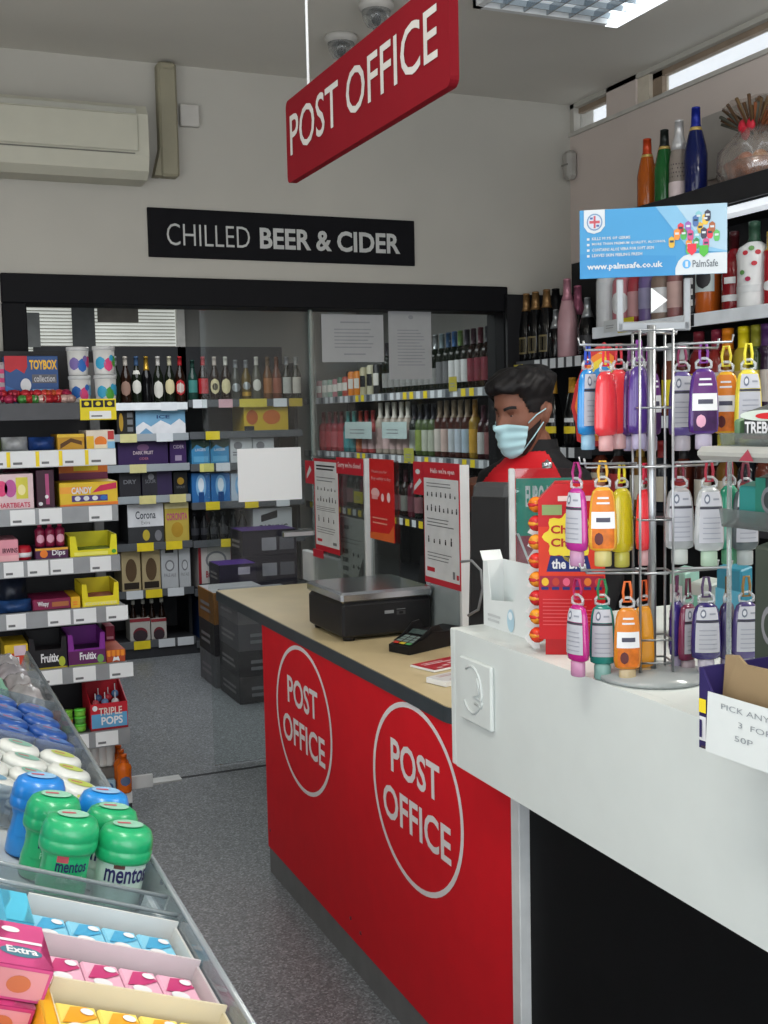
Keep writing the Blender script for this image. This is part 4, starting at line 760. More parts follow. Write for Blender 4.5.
def gshelf(y0, y1, z, lit, tags):
    MB().box((GX+.006, y0, z-.03), (3.235, y1, z), mat('2a2b2e', .4)).build('shelf', gt)
    st = MB().box((GX-.008, y0, z-.045), (GX+.006, y1, z+.004), BSTR if lit else mat('3a3b3f', .4), .001); F = Face(st, (GX-.008, y1, z-.045), (0, y0-y1, 0), (0, 0, .049))
    for u, c in tags: F.rect(u, .03, u+.055*(1.0/(y1-y0))*.9, .97, c, 1)
    st.build('price_strip', gt)
gshelf(4.38, 5.03, 1.90, False, [(.28+.11*k, TAGW) for k in range(6)]); gshelf(4.38, 5.03, 1.48, False, [(.3+.11*k, TAGW) for k in range(5)])
gshelf(2.62, 4.35, 2.015, True, [(.38, INK)]); gshelf(2.62, 4.35, 1.62, True, [(.1+.12*k, TAGW) for k in range(6)]); gshelf(2.62, 4.35, 1.22, False, [(.1+.12*k, TAGW) for k in range(6)])
def gs(px, z, H, R, r, kind, glass, lab, cap, cf, labels, x=GX+.07, name='spirit_bottle', grp=None):
    d = ray(px, 330); y = (EYE+d*(x/d.x)).y; R = fitR(x, y, z, R)
    return bottle(name, H, R, r, kind, glass, lab, 'bottle', (x, y, z+.001), grp, cap, cf, labels, rz=RX-.1, seg=12)
PKF = mat('b56a84', .3, .3); WHL = mat('d4d6d8', .5); CH_ = 'champagne_bottle'
B1 = 'sparkling wine bottles on the far spirits shelf'
gs(511, 1.90, .33, .042, .0155, 'champ', GLD, 'dark sparkling bottle with grey pink foil, far left of the spirits shelf', mat('7a6a74', .3, .4), .62, [(.1, .3, mat('a4a4a6', .6), .9, False)], name=CH_, grp=B1)
gs(518.5, 1.90, .33, .042, .0155, 'champ', GLD, 'dark sparkling bottle with grey pink foil, second on the spirits shelf', mat('7d6672', .3, .4), .62, [(.1, .3, mat('a4a4a6', .6), .9, False)], name=CH_, grp=B1)
for k, px in enumerate((526.5, 536, 547)):
    gs(px, 1.90, .345, .043, .0165, 'champ', GLK, 'black prosecco bottle with gold foil and square gold frame, %s of three' % ORD[k], mat('8a6a44', .35, .5), .74, [(.12, .36, mat('6a5f3e', .4), .55, False), (.145, .335, GLK, .44, False)], name=CH_, grp=B1)
gs(556, 1.90, .36, .043, .018, 'champ', GLK, 'all black sparkling wine bottle behind the silver necked one', BLACK, .7, [], x=GX+.17, name=CH_)
gs(556, 1.90, .24, .035, .012, 'champ', GLK, 'small black bottle with silver neck before the all black bottle', SLV, .62, [], name=CH_)
gs(567.5, 1.90, .375, .048, .0165, 'champ', mat('b08a90', .25), 'tall pale pink sparkling bottle between black ones', mat('b8808e', .3, .3), .72, [], name=CH_)
gs(578, 1.90, .35, .044, .017, 'champ', GLK, 'black sparkling bottle with shiny pink foil and white label', PKF, .60, [(.1, .42, WHL, 1.0, False)], x=GX+.16, name=CH_)
gs(587.5, 1.90, .27, .042, .013, 'champ', GLK, 'short black bottle with silver neck at right of pink foiled one', SLV, .66, [(.12, .36, mat('2c2c30', .4), .9, False)], name=CH_)
for k, px in enumerate((553, 572)): gs(px, 1.48, .33, .042, .016, 'champ', GLK, 'dark bottle with yellow foil below the spirits shelf, %s of two' % ('left', 'right')[k], mat('b8862a', .35), .78, [(.2, .3, YEL, .8, False), (.36, .42, WHL, .6, False)], name=CH_)
# upper shelf, towards the till
gs(608, 2.015, .34, .052, .02, 'wine', mat('c9cccf', .3), 'tall plain white spirit bottle left of the blue display header', mat('c4c8cc', .35), .8, [])
PNKB = mat('c4707a', .2)
for px, H, R, kd, g, lab, cp, lb in ((624, .30, .05, 'spirit', mat('b8707a', .2), 'pink spirit bottle with white label behind the header holder', WHL, [(.15, .5, WHL, .9, True)]), (636, .28, .045, 'spirit', mat('a03a44', .2), 'red spirit bottle behind the clear header holder', RDL, [(.12, .5, mat('b88a8c', .6), .9, False)]), (648.5, .29, .042, 'spirit', mat('6a5a8a', .2), 'violet spirit bottle behind the clear header holder', SLV, [(.2, .5, mat('8a86a4', .6), .9, False)]),
   (663, .27, .05, 'spirit', mat('7c6a60', .2), 'brown spirit bottle with wide cream label behind header holder', BLACK, [(.12, .5, WHL, 1.0, False)]), (677, .30, .045, 'spirit', mat('8a5a5a', .2), 'rosy spirit bottle at the right of the header holder', BLACK, [(.15, .5, mat('c0a09a', .6), .9, False)]),
   (693, .30, .04, 'spirit', GLK, 'black square shouldered spirit bottle with white vertical lettering', BLACK, [(.1, .58, mat('26262a', .5), .9, False), (.14, .22, WHL, .4, False), (.28, .36, WHL, .4, False), (.42, .5, WHL, .4, False)]), (708, .29, .055, 'flask', mat('a8521c', .12), 'orange spirit bottle with a round dark portrait style label', BLACK, [(.3, .66, mat('b4c0c0', .5), .9, False), (.34, .62, mat('26262a', .5), .6, True)]),
   (734, .30, .046, 'spirit', mat('7a141c', .1), 'dark red spirit bottle left of the white flowered bottle', mat('3a1418', .3), [(.12, .2, WHL, .9, False), (.34, .42, WHL, .5, False)])):
    gs(px, 2.015, H, R, .017, kd, g, lab, cp, .78, lb)
o = gs(754, 2.015, .32, .062, .02, 'flask', mat('d9dbdc', .3), 'white bottle with small red flowers on the upper spirits shelf', mat('2c4a3a', .4), .76, [(.18, .26, mat('c9ccce', .5), 1.2, False)])
f = MB()
for a, z, c in ((-1.7, .2, 'b8303c'), (-1.2, .16, 'b8303c'), (-1.9, .13, '5a8a4a'), (-1.35, .215, '6a9a5a'), (-1.55, .105, 'a82a50'), (-1.0, .2, 'b8303c')): f.cylpatch(.0665, z-.009, z+.009, mat(c, .5), .16, True, a0=a)
f.build('flower_print', o)
gs(772, 2.015, .27, .05, .02, 'spirit', mat('9a1c24', .1), 'red spirit bottle cut by the right edge beside the flowered bottle', mat('b4943a', .3), .74, [(.2, .34, WHL, .9, True)])
# next shelf: caps above the sanitiser stand
k = 0
for px, cp, g, nm in ((640, 'c8cacc', '4a2020', 'silver'), (652, '5a4a46', '3a1a1a', 'brown'), (672, 'cfd2d4', '6a3a2a', 'white'), (684, 'c8cacc', '5a2a24', 'silver'), (699, '7a2a34', '6a1a1e', 'dark red'), (717, '8a3044', '7a2420', 'plum'), (728, 'e0821e', '8a5a1e', 'orange'), (744, 'e6d21e', '9a8a2a', 'bright yellow'), (757, '8c8a2c', '3a4a1e', 'olive'), (767, '4a2a5a', '2a1a2e', 'purple')):
    gs(px, 1.62, .335 if px > 690 else .30, .042, .021, 'spirit', mat(g, .12), '%s capped spirit bottle, %s from left behind the sanitiser stand' % (nm, ORD[k]), mat(cp, .4), .76, [(.15, .5, mat(('c8b23a', 'b0a8a0', 'd8c82a', 'a08a5a')[k % 4], .5), .9, False)], grp='spirit bottles on the middle spirits shelf'); k += 1
k = 0
for px in (600, 618, 640, 662, 684, 706, 728, 750, 766):
    gs(px, 1.22, .30, .045, .018, 'spirit', mat(('5a2a1e', '3a1a14', '6a4a1e', '20242a')[k % 4], .12), 'amber or dark spirit bottle, %s from left on the lower spirits shelf' % ORD[k], mat(('8a2a2a', '2a2a2c', '9a7a3a')[k % 3], .4), .76, [(.15, .5, mat(('b8b0a0', 'a83a3a', 'c8c4b8')[k % 3], .5), .9, False)], grp='spirit bottles on the lower spirits shelf'); k += 1
scard(604, 321, 617, 331, 'white price label on the spirits shelf beside yellow one', GX-.012, 'c9cdd0'); scard(618, 319, 634, 331, 'yellow price label on the spirits shelf below white bottle', GX-.012, 'c8b92a')
scard(504, 367, 511, 386, 'yellow price card at the far end of the spirits shelf', GX-.012, '9c8e34'); scard(514, 365, 523, 382, 'yellow price card beside another at spirits shelf end', GX-.014, 'a89a36')
# four bottles on the canopy
for px, H, R, g, lab, cp, cf, lb in ((647.5, .29, .042, mat('a4521a', .1), 'orange glass sparkling bottle with red orange foil on top of shelving', mat('b8401e', .3, .2), .77, []), (664.5, .30, .042, mat('1f5a2c', .1), 'green glass sparkling bottle with black foil on top of shelving', mat('1f2422', .3, .2), .77, []),
   (679, .315, .04, mat('8a8078', .2), 'clear patterned sparkling bottle with silver foil on top of shelving', mat('c9c8c8', .35, .4), .62, [(.04, .22, mat('d4c4c4', .5), 1.2, False)]), (695.5, .34, .046, mat('121a4a', .08), 'dark blue sparkling bottle with blue foil on top of shelving', mat('1c2a8a', .3, .3), .77, [])):
    o = gs(px, 2.486, H, R, .0155, 'champ', g, lab, cp, cf, lb, x=GX+.06, name=CH_)
    if px in (647.5, 664.5, 695.5): m = MB(); pr = shape('champ', H, R, .0155); m.lathe([(rad(pr, .73*H)+.001, .73*H), (rad(pr, .77*H)+.0012, .77*H)], mat('c4a862', .35, .4), seg=12); m.build('neck_band', o)
    if px == 679:
        m = MB()
        for i in range(9):
            for j in range(7): m.cylpatch(R*.99 if j < 4 else R*(.99-.07*(j-3)), .085+j*.016, .093+j*.016, mat('3a3034', .5), .08, True, a0=-PI/2-1.2+i*.3+(j % 2)*.15, rows=2, cols=2)
        m.build('diamond_pattern', o)
# gift hamper in cellophane
p = onx(757, 160, 3.06); hz = 2.486; hx, hy = 3.06, p.y-.02
hp = thing('gift_hamper', (hx, hy, hz), 'cellophane wrapped gift basket with red ribbon on top of the shelving', 'hamper')
MB().lathe([(.05, .0), (.085, .03), (.105, .09), (.098, .092), (.075, .03), (0, .025)], mat('8a4a1e', .5, vary=.35, nscale=40), (hx, hy+.03, hz), 18, el=1.3).build('basket', hp)
for k in range(6): 
    a = k*1.05; MB().ball((hx+.045*math.cos(a), hy+.03+.06*math.sin(a), hz+.095), .032, mat(('b8642a', 'c88a4a', '9a3a24')[k % 3], .3, vary=.2), 9, 6).build('treat', hp)
m = MB(); n_ = 26
def cel(u, v):
    t_ = 2*PI*u; r_ = (.11, .125, .10, .03, .075, .12)[0]; prof_ = [(.1, 0), (.125, .06), (.115, .13), (.06, .2), (.022, .235), (.05, .27), (.1, .31)]
    i = min(5, int(v*6)); f_ = v*6-i; r_ = prof_[i][0]*(1-f_)+prof_[i+1][0]*f_; z_ = prof_[i][1]*(1-f_)+prof_[i+1][1]*f_
    w_ = 1+.13*math.sin(t_*7+v*5); return V((hx+r_*w_*math.cos(t_), hy+.03+1.25*r_*w_*math.sin(t_), hz+z_))
m.grid(cel, n_, 12, clear('f2ece6', .3, .15, haze=.12)); m.build('cellophane', hp)
m = MB(); rd = random.Random(3)
for k in range(44):
    a = rd.random()*6.28; r0 = .02+.02*rd.random(); r1 = .06+.07*rd.random(); m.tube([(hx+r0*math.cos(a), hy+.03+r0*math.sin(a), hz+.2), (hx+r1*math.cos(a), hy+.03+1.3*r1*math.sin(a), hz+.26+.06*rd.random())], .006, mat(('5a402a', '6a5236', '55544a', '8a5030')[k % 4], .7), 4, radii=[.002, .007])
m.build('dried_flowers', hp)
m = MB(); m.lathe([(.026, .222), (.03, .235), (.026, .248)], mat('b81e34', .4), (hx, hy+.03, hz), 12)
for a in (2.6, 3.6, 3.1): m.ball((hx+.045*math.cos(a), hy+.03+.05*math.sin(a), hz+.225-.03*(a == 3.1)), .022, mat('c8283c', .4), 9, 6, (.6, 1, 1.2))
m.build('ribbon', hp)
a = onx(702, 118, XR-.012); c = onx(768, 182, XR-.012)
MB().box((XR-.02, 2.75, 2.62), (XR-.008, onx(703, 150, XR-.012).y, onx(703, 118, XR-.012).z), mat('a29d97', .5, vary=.03), .002).build('wall_board', label='plain pale board fixed on the right wall behind the gift basket', cat='board')
# ================================================================== things on the red counter
def at(px, py, dep): return EYE+ray(px, py)*dep
SXP = 1.56
sc = thing('parcel_scale', (1.39, 3.46, CT), 'black parcel scale with silver weighing plate on the wooden worktop', 'scale')
x0, x1, y0, y1 = 1.243, 1.547, 3.240, 3.555; zt = onx(340, 592, 1.247).z
BKP = mat('1a1a1c', .45)
m = MB(); m.obox((x0, y0, CT+.012), (x1-x0, 0, 0), (0, y1-y0, 0), (0, 0, zt-CT-.047), BKP, .008); m.build('body', sc)
m = MB(); m.box((x0-.004, y0-.004, zt-.034), (x1+.004, y1+.004, zt), CHROME, .008); m.build('weighing_plate', sc)
for i, (a, c) in enumerate(((x0+.03, y0+.03), (x1-.03, y0+.03), (x0+.03, y1-.03), (x1-.03, y1-.03))): MB().lathe([(.018, 0), (.02, .006), (.018, .02)], BLACK, (a, c, CT+.0005), 12).build('foot', sc)
m = MB(); F = Face(m, (x0+.14, y0, CT+.07), (.075, 0, 0), (0, 0, .025)); F.rect(0, .35, .42, .75, SLV); F.rect(.55, .1, .95, .6, mat('3a3a3c', .4)); F.rect(.66, .2, .84, .5, BLACK, 2); F.rect(.55, .75, .95, .85, MGREY)
m.build('port_label', sc)
# card terminal
p0 = onz(401, 654, CT); p1 = onz(447, 644, CT)
ct = thing('card_terminal', (p0.x+.09, p0.y, CT), 'black card payment terminal with coloured keypad lying on the worktop', 'card terminal')
u = V((.93, .36, 0)).normalized(); w = V((-u.y, u.x, 0)); o = V((p0.x, p0.y, CT+.001))-w*.035; L = .235; Wd = .085
prof = [(0, 0), (0, .022), (.07, .04), (.10, .055), (.15, .048), (L, .05), (L, 0)]
MB().prism([o+u*a+V((0, 0, h)) for a, h in prof], w*Wd, BLACK).build('body', ct)
m = MB(); F = Face(m, o+u*.006+V((0, 0, .0235)), w*Wd*-1+u*0, u*.064+V((0, 0, .0165)))
F = Face(m, o+w*Wd+u*.006+V((0, 0, .0245)), w*-Wd, u*.064+V((0, 0, .0168)))
for r in range(4):
    for q in range(3): F.rect(.08+q*.3, .06+r*.23, .32+q*.3, .24+r*.23, (mat('c83a2e', .5), mat('d8c03a', .5), mat('5aa868', .5))[q] if r == 0 else mat('7a8c88', .5), 1)
m.build('keypad', ct)
m = MB(); F = Face(m, o+w*Wd+u*.074+V((0, 0, .0435)), w*-Wd, u*.024+V((0, 0, .0125))); F.rect(.1, .1, .9, .9, mat('3c4a48', .2), 1); m.build('screen', ct)
m = MB(); m.prism([o+w*.008+u*a+V((0, 0, h)) for a, h in ((.02, .03), (.06, .046), (.10, .068), (.13, .070), (.15, .05), (.10, .052), (.07, .038))], w*-.004, BLACK); m.prism([o+w*(Wd-.004)+u*a+V((0, 0, h)) for a, h in ((.02, .03), (.06, .046), (.10, .075), (.13, .078), (.15, .05), (.10, .052), (.07, .038))], w*.006, BLACK); m.build('privacy_shield', ct)
# leaflets
def leaf(p, ang, wd, ln, n, col, lab, ink, z0=CT+.001):
    u = V((math.cos(ang), math.sin(ang), 0)); w = V((-u.y, u.x, 0)); m = MB(); p = V((p.x, p.y, z0))
    m.obox(p, u*wd, w*ln, V((0, 0, n)), PAPER, .0008)
    F = Face(m, p+V((0, 0, n)), u*wd, w*ln, .0006); F.rect(.01, .01, .99, .99, mat(col, .4)); 
    for k in range(5): F.rect(.12+.16*k, .1+.12*(k % 3), .22+.16*k, .2+.14*(k % 3), ink, 2)
    F.rect(.1, .6, .7, .68, ink, 2); F.rect(.1, .75, .5, .8, ink, 2)
    return m.build('leaflet_pile', label=lab, cat='leaflets')
q = onz(421, 667, CT); leaf(V((q.x, q.y-.085, 0)), .28, .20, .10, .006, 'b01e2c', 'red leaflets with white symbols lying beside the card terminal', mat('d8b8ba', .5))
q = onz(447, 684, CT); leaf(V((q.x-.02, q.y-.035, 0)), .3, .20, .075, .014, 'd0cfd0', 'white leaflet pile lowest by the white counter end', mat('c2a2a6', .5))
q = onz(441, 672, CT)
# acrylic screens with posters
def scr(py0, px0, px1, zb, lab, nm='counter_screen', x=SXP, edge=True):
    ya = onx(px0, 470, x).y; yb = onx(px1, 470, x).y; zt = 1.497
    o = MB().box((x, yb, zb), (x+.006, ya, zt), ACRY).build(nm, label=lab, cat='screen')
    m = MB(); EG = mat('c3c6c7', .35, vary=.03)
    if edge: m.box((x-.002, yb-.016, zb), (x+.03, yb, zt), EG, .002); m.build('edge_strip', o)
    return o
scr(0, 311, 363.5, CT+.001, 'left clear acrylic counter screen carrying the closed notice'); scr(0, 369, 397, CT+.001, 'middle clear acrylic counter screen behind the red poster', edge=False); s3 = scr(0, 424, 458, CT+.001, 'right clear acrylic counter screen with white edge beside the till monitor')
m = MB(); ya, yb = onx(424, 470, SXP).y, onx(457, 470, SXP).y; m.box((SXP+.001, yb, CT+.002), (SXP+.02, ya, CT+.21), mat('a5aaac', .4)); m.build('lower_panel', s3)
def poster(px0, py0, px1, py1, lab, col, draw, x=SXP-.0035, name='poster'):
    ya = onx(px0, py0, x).y; yb = onx(px1, py0, x).y; zt = onx(px1, py0, x).z; zb = onx(px1, py1, x).z
    m = MB().box((x, yb, zb), (x+.002, ya, zt), mat(col, .45, vary=.02)); F = Face(m, (x, ya, zb), (0, yb-ya, 0), (0, 0, zt-zb), .0007)
    if draw: draw(F)
    return m.build(name, label=lab, cat='poster')
PR = mat('b51a2c', .45); PW = mat('c9cbcd', .6); rr_ = random.Random(5)
def icons(F, u0, u1, v, n, hmax=.045, k=2):
    for i in range(n):
        u = u0+(u1-u0)*(i+.5)/n; hh = hmax*(.5+.5*rr_.random()); F.rect(u-.018, v, u+.018, v+hh*.6, INK, k); F.ell(u, v+hh*.8, .016, hh*.2, INK, k, 8)
def openp(F):
    F.rect(0.02, .05, .98, .87, PW); F.txt("Hello we're open", .22, .90, .88, .955, mat('e4c9cc', .5), .02)
    F.lines(.1, .80, .9, .85, 2, MGREY, 2, .3); icons(F, .06, .95, .72, 7); icons(F, .06, .98, .60, 8, .06); F.lines(.1, .48, .85, .56, 3, MGREY, 2, .3); icons(F, .06, .85, .34, 5, .07); F.lines(.1, .20, .85, .28, 3, MGREY, 2, .25); F.rect(.08, .1, .3, .135, PR, 2); F.rect(.8, .08, .86, .14, MGREY, 2); F.rect(.9, .08, .96, .12, PR, 2)
poster(423, 464, 459, 591, "red framed white poster headed Hello we're open on right screen", 'b51a2c', openp)
poster(413, 462, 422.5, 495, 'small red strip at the left of the open poster', 'b51a2c', lambda F: (F.poly([(.1, .1), (.9, .4), (.7, .5), (.1, .25)], PW), F.ell(.5, .7, .25, .08, PW)))
def closedp(F):
    F.rect(.04, .06, 1, .97, PW); F.lines(.12, .88, .9, .95, 2, INK, 2, .5); F.lines(.12, .76, .9, .83, 2, MGREY, 2, .25); icons(F, .1, .95, .66, 6); icons(F, .1, .95, .54, 7, .06); F.lines(.1, .44, .9, .5, 3, MGREY, 2, .3); icons(F, .08, .9, .32, 4, .07); F.lines(.1, .2, .85, .28, 3, MGREY, 2, .25); F.rect(.1, .1, .3, .13, PR, 2); F.rect(.75, .09, .9, .12, MGREY, 2)
poster(313.5, 460, 337.5, 555, 'red framed white poster with small pictures on the left screen', 'b51a2c', closedp)
poster(305, 461, 313, 484, 'small red tab at the far left edge of counter screens', 'b51a2c', lambda F: F.poly([(.2, .2), (.8, .6), (.6, .8), (.2, .4)], PW))
poster(313, 551, 323, 559, 'small red tab below the left poster', 'b02033', None, x=SXP-.006)
poster(336, 459, 362.5, 476, "red strip reading Sorry we're closed at top of left screen", 'b51a2c', lambda F: F.txt("Sorry we're closed", .07, .3, .93, .75, mat('e0c4c6', .5), .02), x=SXP-.006)
def redp(F):
    F.txt('Thank you for', .1, .82, .75, .86, mat('e0a8a8', .5)); F.txt('Buy safely today', .1, .73, .9, .78, mat('e0a8a8', .5)); F.ell(.25, .58, .18, .06, mat('e0b0b0', .5)); F.rect(.1, .5, .35, .55, mat('d89a9a', .5), 2); F.ell(.55, .53, .06, .05, mat('e4c4c4', .5)); F.ell(.8, .54, .07, .06, mat('e4c4c4', .5)); F.lines(.12, .2, .75, .32, 2, mat('d88a7a', .5), 2, .3); F.poly([(0, .0), (1, .0), (1, .22), (.8, .1), (0, .08)], mat('d2602a', .5), 3)
poster(369, 460, 393, 543, 'tall bright red poster with orange foot on middle screen', 'c41a1c', redp)
m = MB(); ya, yb = onx(302, 560, SXP+.03).y, onx(337, 560, SXP+.03).y
m.box((SXP+.032, yb, CT+.001), (SXP+.058, ya, onx(320, 555, SXP+.03).z), mat('c3c6c8', .4), .003); m.build('white_plinth', label='white plinth standing behind the left screen at the far worktop end', cat='plinth')
ya, yb = onx(341, 540, SXP+.04).y, onx(365, 540, SXP+.04).y; zt = onx(352, 518, SXP+.04).z
m = MB().box((SXP+.036, yb, CT+.001), (SXP+.046, ya, zt), mat('bfc2c2', .5)); F = Face(m, (SXP+.036, ya, CT), (0, yb-ya, 0), (0, 0, zt-CT)); F.rect(.2, .85, .4, .9, MGREY); F.lines(.1, .68, .9, .78, 2, MGREY, 1, .15)
for k in range(5): F.rect(.12, .1+k*.11, .36, .16+k*.11, mat('4a4c4e', .5), 2)
for k in range(4): F.ell(.58+.2*(k % 2), .4+.15*(k//2), .04, .025, INK, 2)
F.poly([(.5, .0), (.98, .55), (.98, 0)], mat('3a3c40', .5), 3)
m.build('stamp_sheet', label='white stamp price sheet with dark squares behind the left screen', cat='sheet')
for k, (px, c) in enumerate(((374, 'c8a82a'), (381, 'b83a2a'), (388, 'c8b02a'))):
    p = onx(px, 578, SXP+.026); m = MB().box((p.x, p.y-.02, CT+.001), (p.x+.028, p.y+.022, CT+.055), mat(c, .4, vary=.2), .004); m.build('stationery_packet', label='small %s packet behind the middle screen, %s of three' % (('yellow', 'red', 'golden')[k], ORD[k]), cat='packet')
# till monitor
c = at(487, 552, 3.13); tm = thing('till_monitor', (c.x, c.y, CT), 'black till monitor seen from behind beside the right counter screen', 'monitor')
tv = V((.80, -.60, 0)).normalized(); nv = V((-.60, -.80, 0)).normalized(); Zv = V((0, 0, 1))
bl_ = at(466, 625, 3.2); br_ = at(506, 628, 3.12); wd = (V((br_.x, br_.y, 0))-V((bl_.x, bl_.y, 0))); zt_ = at(475, 482, 3.2).z; tu = wd.normalized(); tn = V((tu.y, -tu.x, 0)); 
m = MB(); bz = 1.04; tilt = -tn*.05
m.obox(V((bl_.x, bl_.y, bz)), wd, -tn*.035, Zv*(zt_-bz-.03)+tilt*.5, mat('1c1c1e', .5), .012); m.build('back_shell', tm)
m = MB(); m.obox(V((bl_.x, bl_.y, zt_-.05))+tilt*.4+tu*.006, wd-tu*.012, -tn*.05, Zv*.05+tilt*.2, mat('47484a', .5), .012); m.build('top_cover', tm)
m = MB(); m.obox(V((bl_.x, bl_.y, CT+.012))+tu*.04-tn*.02, wd-tu*.08, -tn*.04, Zv*.14, BLACK, .006); m.build('stand', tm)
m = MB(); m.obox(V((bl_.x, bl_.y, CT+.001))+tu*.01, wd-tu*.02, -tn*.11, Zv*.014, BLACK, .004); m.build('base', tm)
m = MB(); a = V((bl_.x, bl_.y, 0))+tn*.012; m.tube([a+tu*t+Zv*z for t, z in ((-.005, 1.24), (.03, 1.245), (.06, 1.22), (.065, 1.17), (.05, 1.11), (.015, 1.09))], .004, mat('77797c', .4)); m.build('cable', tm)
# office chair behind the screens
cx, cy = 2.05, 3.75; oc = thing('office_chair', (cx, cy, 0), 'black office chair behind the red counter, seen through the screens', 'chair')
FAB = mat('1b1b1e', .8)
m = MB()
for s_ in (1, -1):
    m.grid(lambda u, v: V((cx-.22+.06*math.sin(PI*v)*0+s_*.025*math.cos((u-.5)*PI)*math.sin(PI*min(.98, max(.02, v)))**.3, cy+(u-.5)*.46*(1-.25*max(0, v-.6)/.4)*(1 if s_ > 0 else -1), .62+v*.50)), 10, 10, FAB)
m.build('backrest', oc)
MB().box((cx-.24, cy-.23, .46), (cx+.22, cy+.23, .54), FAB, .03).build('seat', oc)
MB().lathe([(.03, .1), (.03, .46)], DGREY, (cx, cy, 0), 10).build('pole', oc)
for k in range(5):
    a = k*2*PI/5; e = V((cx+.27*math.cos(a), cy+.27*math.sin(a), .07)); MB().tube([(cx, cy, .12), e], .018, DGREY, radii=[.024, .014]).build('leg', oc); MB().ball(e+V((0, 0, -.038)), .03, BLACK, 8, 6).build('caster', oc)
for s_ in (-1, 1): MB().tube([(cx-.2, cy+s_*.24, .5), (cx-.2, cy+s_*.28, .68), (cx+.1, cy+s_*.28, .70), (cx+.13, cy+s_*.26, .5)], .016, DGREY).build('armrest', oc)
MB().box((cx-.21, cy-.02, .5), (cx-.18, cy+.02, .72), DGREY).build('back_bar', oc)
# ================================================================== the shop assistant
HC = at(523, 411, 3.52); HS = 1.0
Fv = V((-.95, -.30, 0)).normalized(); Lv = V((0, 0, 1)).cross(Fv); pt_ = math.radians(10)
fh = Fv*math.cos(pt_)-Zv*math.sin(pt_); uh = Zv*math.cos(pt_)+Fv*math.sin(pt_); Lh = Lv.copy()
TB = [(-.012, .035, .018, .016), (0, .045, .034, .030), (.015, .040, .050, .044), (.04, .026, .068, .057), (.07, .014, .081, .066), (.10, .005, .090, .072), (.125, 0, .093, .075), (.155, -.004, .098, .077), (.185, -.006, .097, .075), (.21, -.008, .087, .067), (.23, -.010, .063, .050), (.243, -.012, .030, .026), (.247, -.012, .006, .006)]
def tb(h):
    h = max(TB[0][0], min(TB[-1][0], h))
    for a, c in zip(TB, TB[1:]):
        if a[0] <= h <= c[0]:
            t = (h-a[0])/(c[0]-a[0]); return [a[i]+(c[i]-a[i])*t for i in (1, 2, 3)]
def hp_(th, h, inf=0.0):
    cx_, rx, ry = tb(h); c, s_ = math.cos(th), math.sin(th)
    g = lambda t0, h0, st, sh: math.exp(-((th-t0)/st)**2-((h-h0)/sh)**2)
    bump = .026*g(0, .092, .16, .018)+.016*g(0, .112, .12, .02)+.005*(g(.35, .148, .3, .012)+g(-.35, .148, .3, .012))-.009*(g(.38, .128, .2, .012)+g(-.38, .128, .2, .012))+.006*g(0, .045, .4, .014)+.004*(g(.75, .1, .3, .02)+g(-.75, .1, .3, .02))
    x = cx_+(rx+inf+bump)*c; y = (ry+inf+bump*.7)*s_
    return HC+fh*(x*HS)+Lh*(y*HS)+uh*((h-.125)*HS)
pr_ = thing('person', (HC.x+.04, HC.y, 0), 'person in red and black work jacket and blue face mask behind the counter', 'person')
SKIN = mat('7a5040', .5, vary=.06); HAIR = mat('121012', .55, vary=.3, nscale=60)
def loft(mb, secs, m, n=16):     # closed body tube: (centre, semi axis vector a, semi axis vector b)
    vs = []; fs = []
    for c, a, b_ in secs:
        for i in range(n): t = 2*PI*i/n; vs.append(V(c)+V(a)*math.cos(t)+V(b_)*math.sin(t))
    for k in range(len(secs)-1):
        for i in range(n): j = (i+1) % n; fs.append((k*n+i, k*n+j, (k+1)*n+j, (k+1)*n+i))
    fs += [tuple(range(n))[::-1], tuple((len(secs)-1)*n+i for i in range(n))]
    mb.add(vs, fs, m, True)
TCx = HC-Fv*.045; gz_ = lambda z: V((TCx.x, TCx.y, z)); dz = HC.z-1.63+.012
Fv = V((-.80, -.60, 0)).normalized(); Lv = Zv.cross(Fv)
def baked(mb, name, voxel, smooth=4):
    o = mb.build(name, loc=ORG[pr_]); r = o.modifiers.new('r', 'REMESH'); r.mode = 'VOXEL'; r.voxel_size = voxel; s_ = o.modifiers.new('s', 'SMOOTH'); s_.iterations = smooth; s_.factor = .5
    dg = bpy.context.evaluated_depsgraph_get(); me = bpy.data.meshes.new_from_object(o.evaluated_get(dg)); old = o.data; o.modifiers.clear(); o.data = me; bpy.data.meshes.remove(old)
    me.polygons.foreach_set('use_smooth', [True]*len(me.polygons)); o.parent = pr_; o.location = (0, 0, 0)
    return o
b = MB(); rows = 40; cols_ = 36; vs = []; fs = []
for j in range(rows+1):
    h = -.012+.259*j/rows
    for i in range(cols_): vs.append(hp_(2*PI*i/cols_-PI, h))
for j in range(rows):
    for i in range(cols_): k = (i+1) % cols_; fs.append((j*cols_+i, j*cols_+k, (j+1)*cols_+k, (j+1)*cols_+i))
fs += [tuple(range(cols_))[::-1], tuple(rows*cols_+i for i in range(cols_))]; b.add(vs, fs, SKIN, True)
for s_ in (1, -1):          # ears
    e = hp_(s_*1.72, .115, .004); b.tube([e+uh*(-.03*HS)-fh*.002, e+uh*(-.012)+Lh*s_*.006, e+uh*(.012)-fh*.008+Lh*s_*.009, e+uh*.03-fh*.012+Lh*s_*.006], .01, SKIN, 8, radii=[.008, .010, .015, .011])
nb = HC-uh*.07-fh*.02
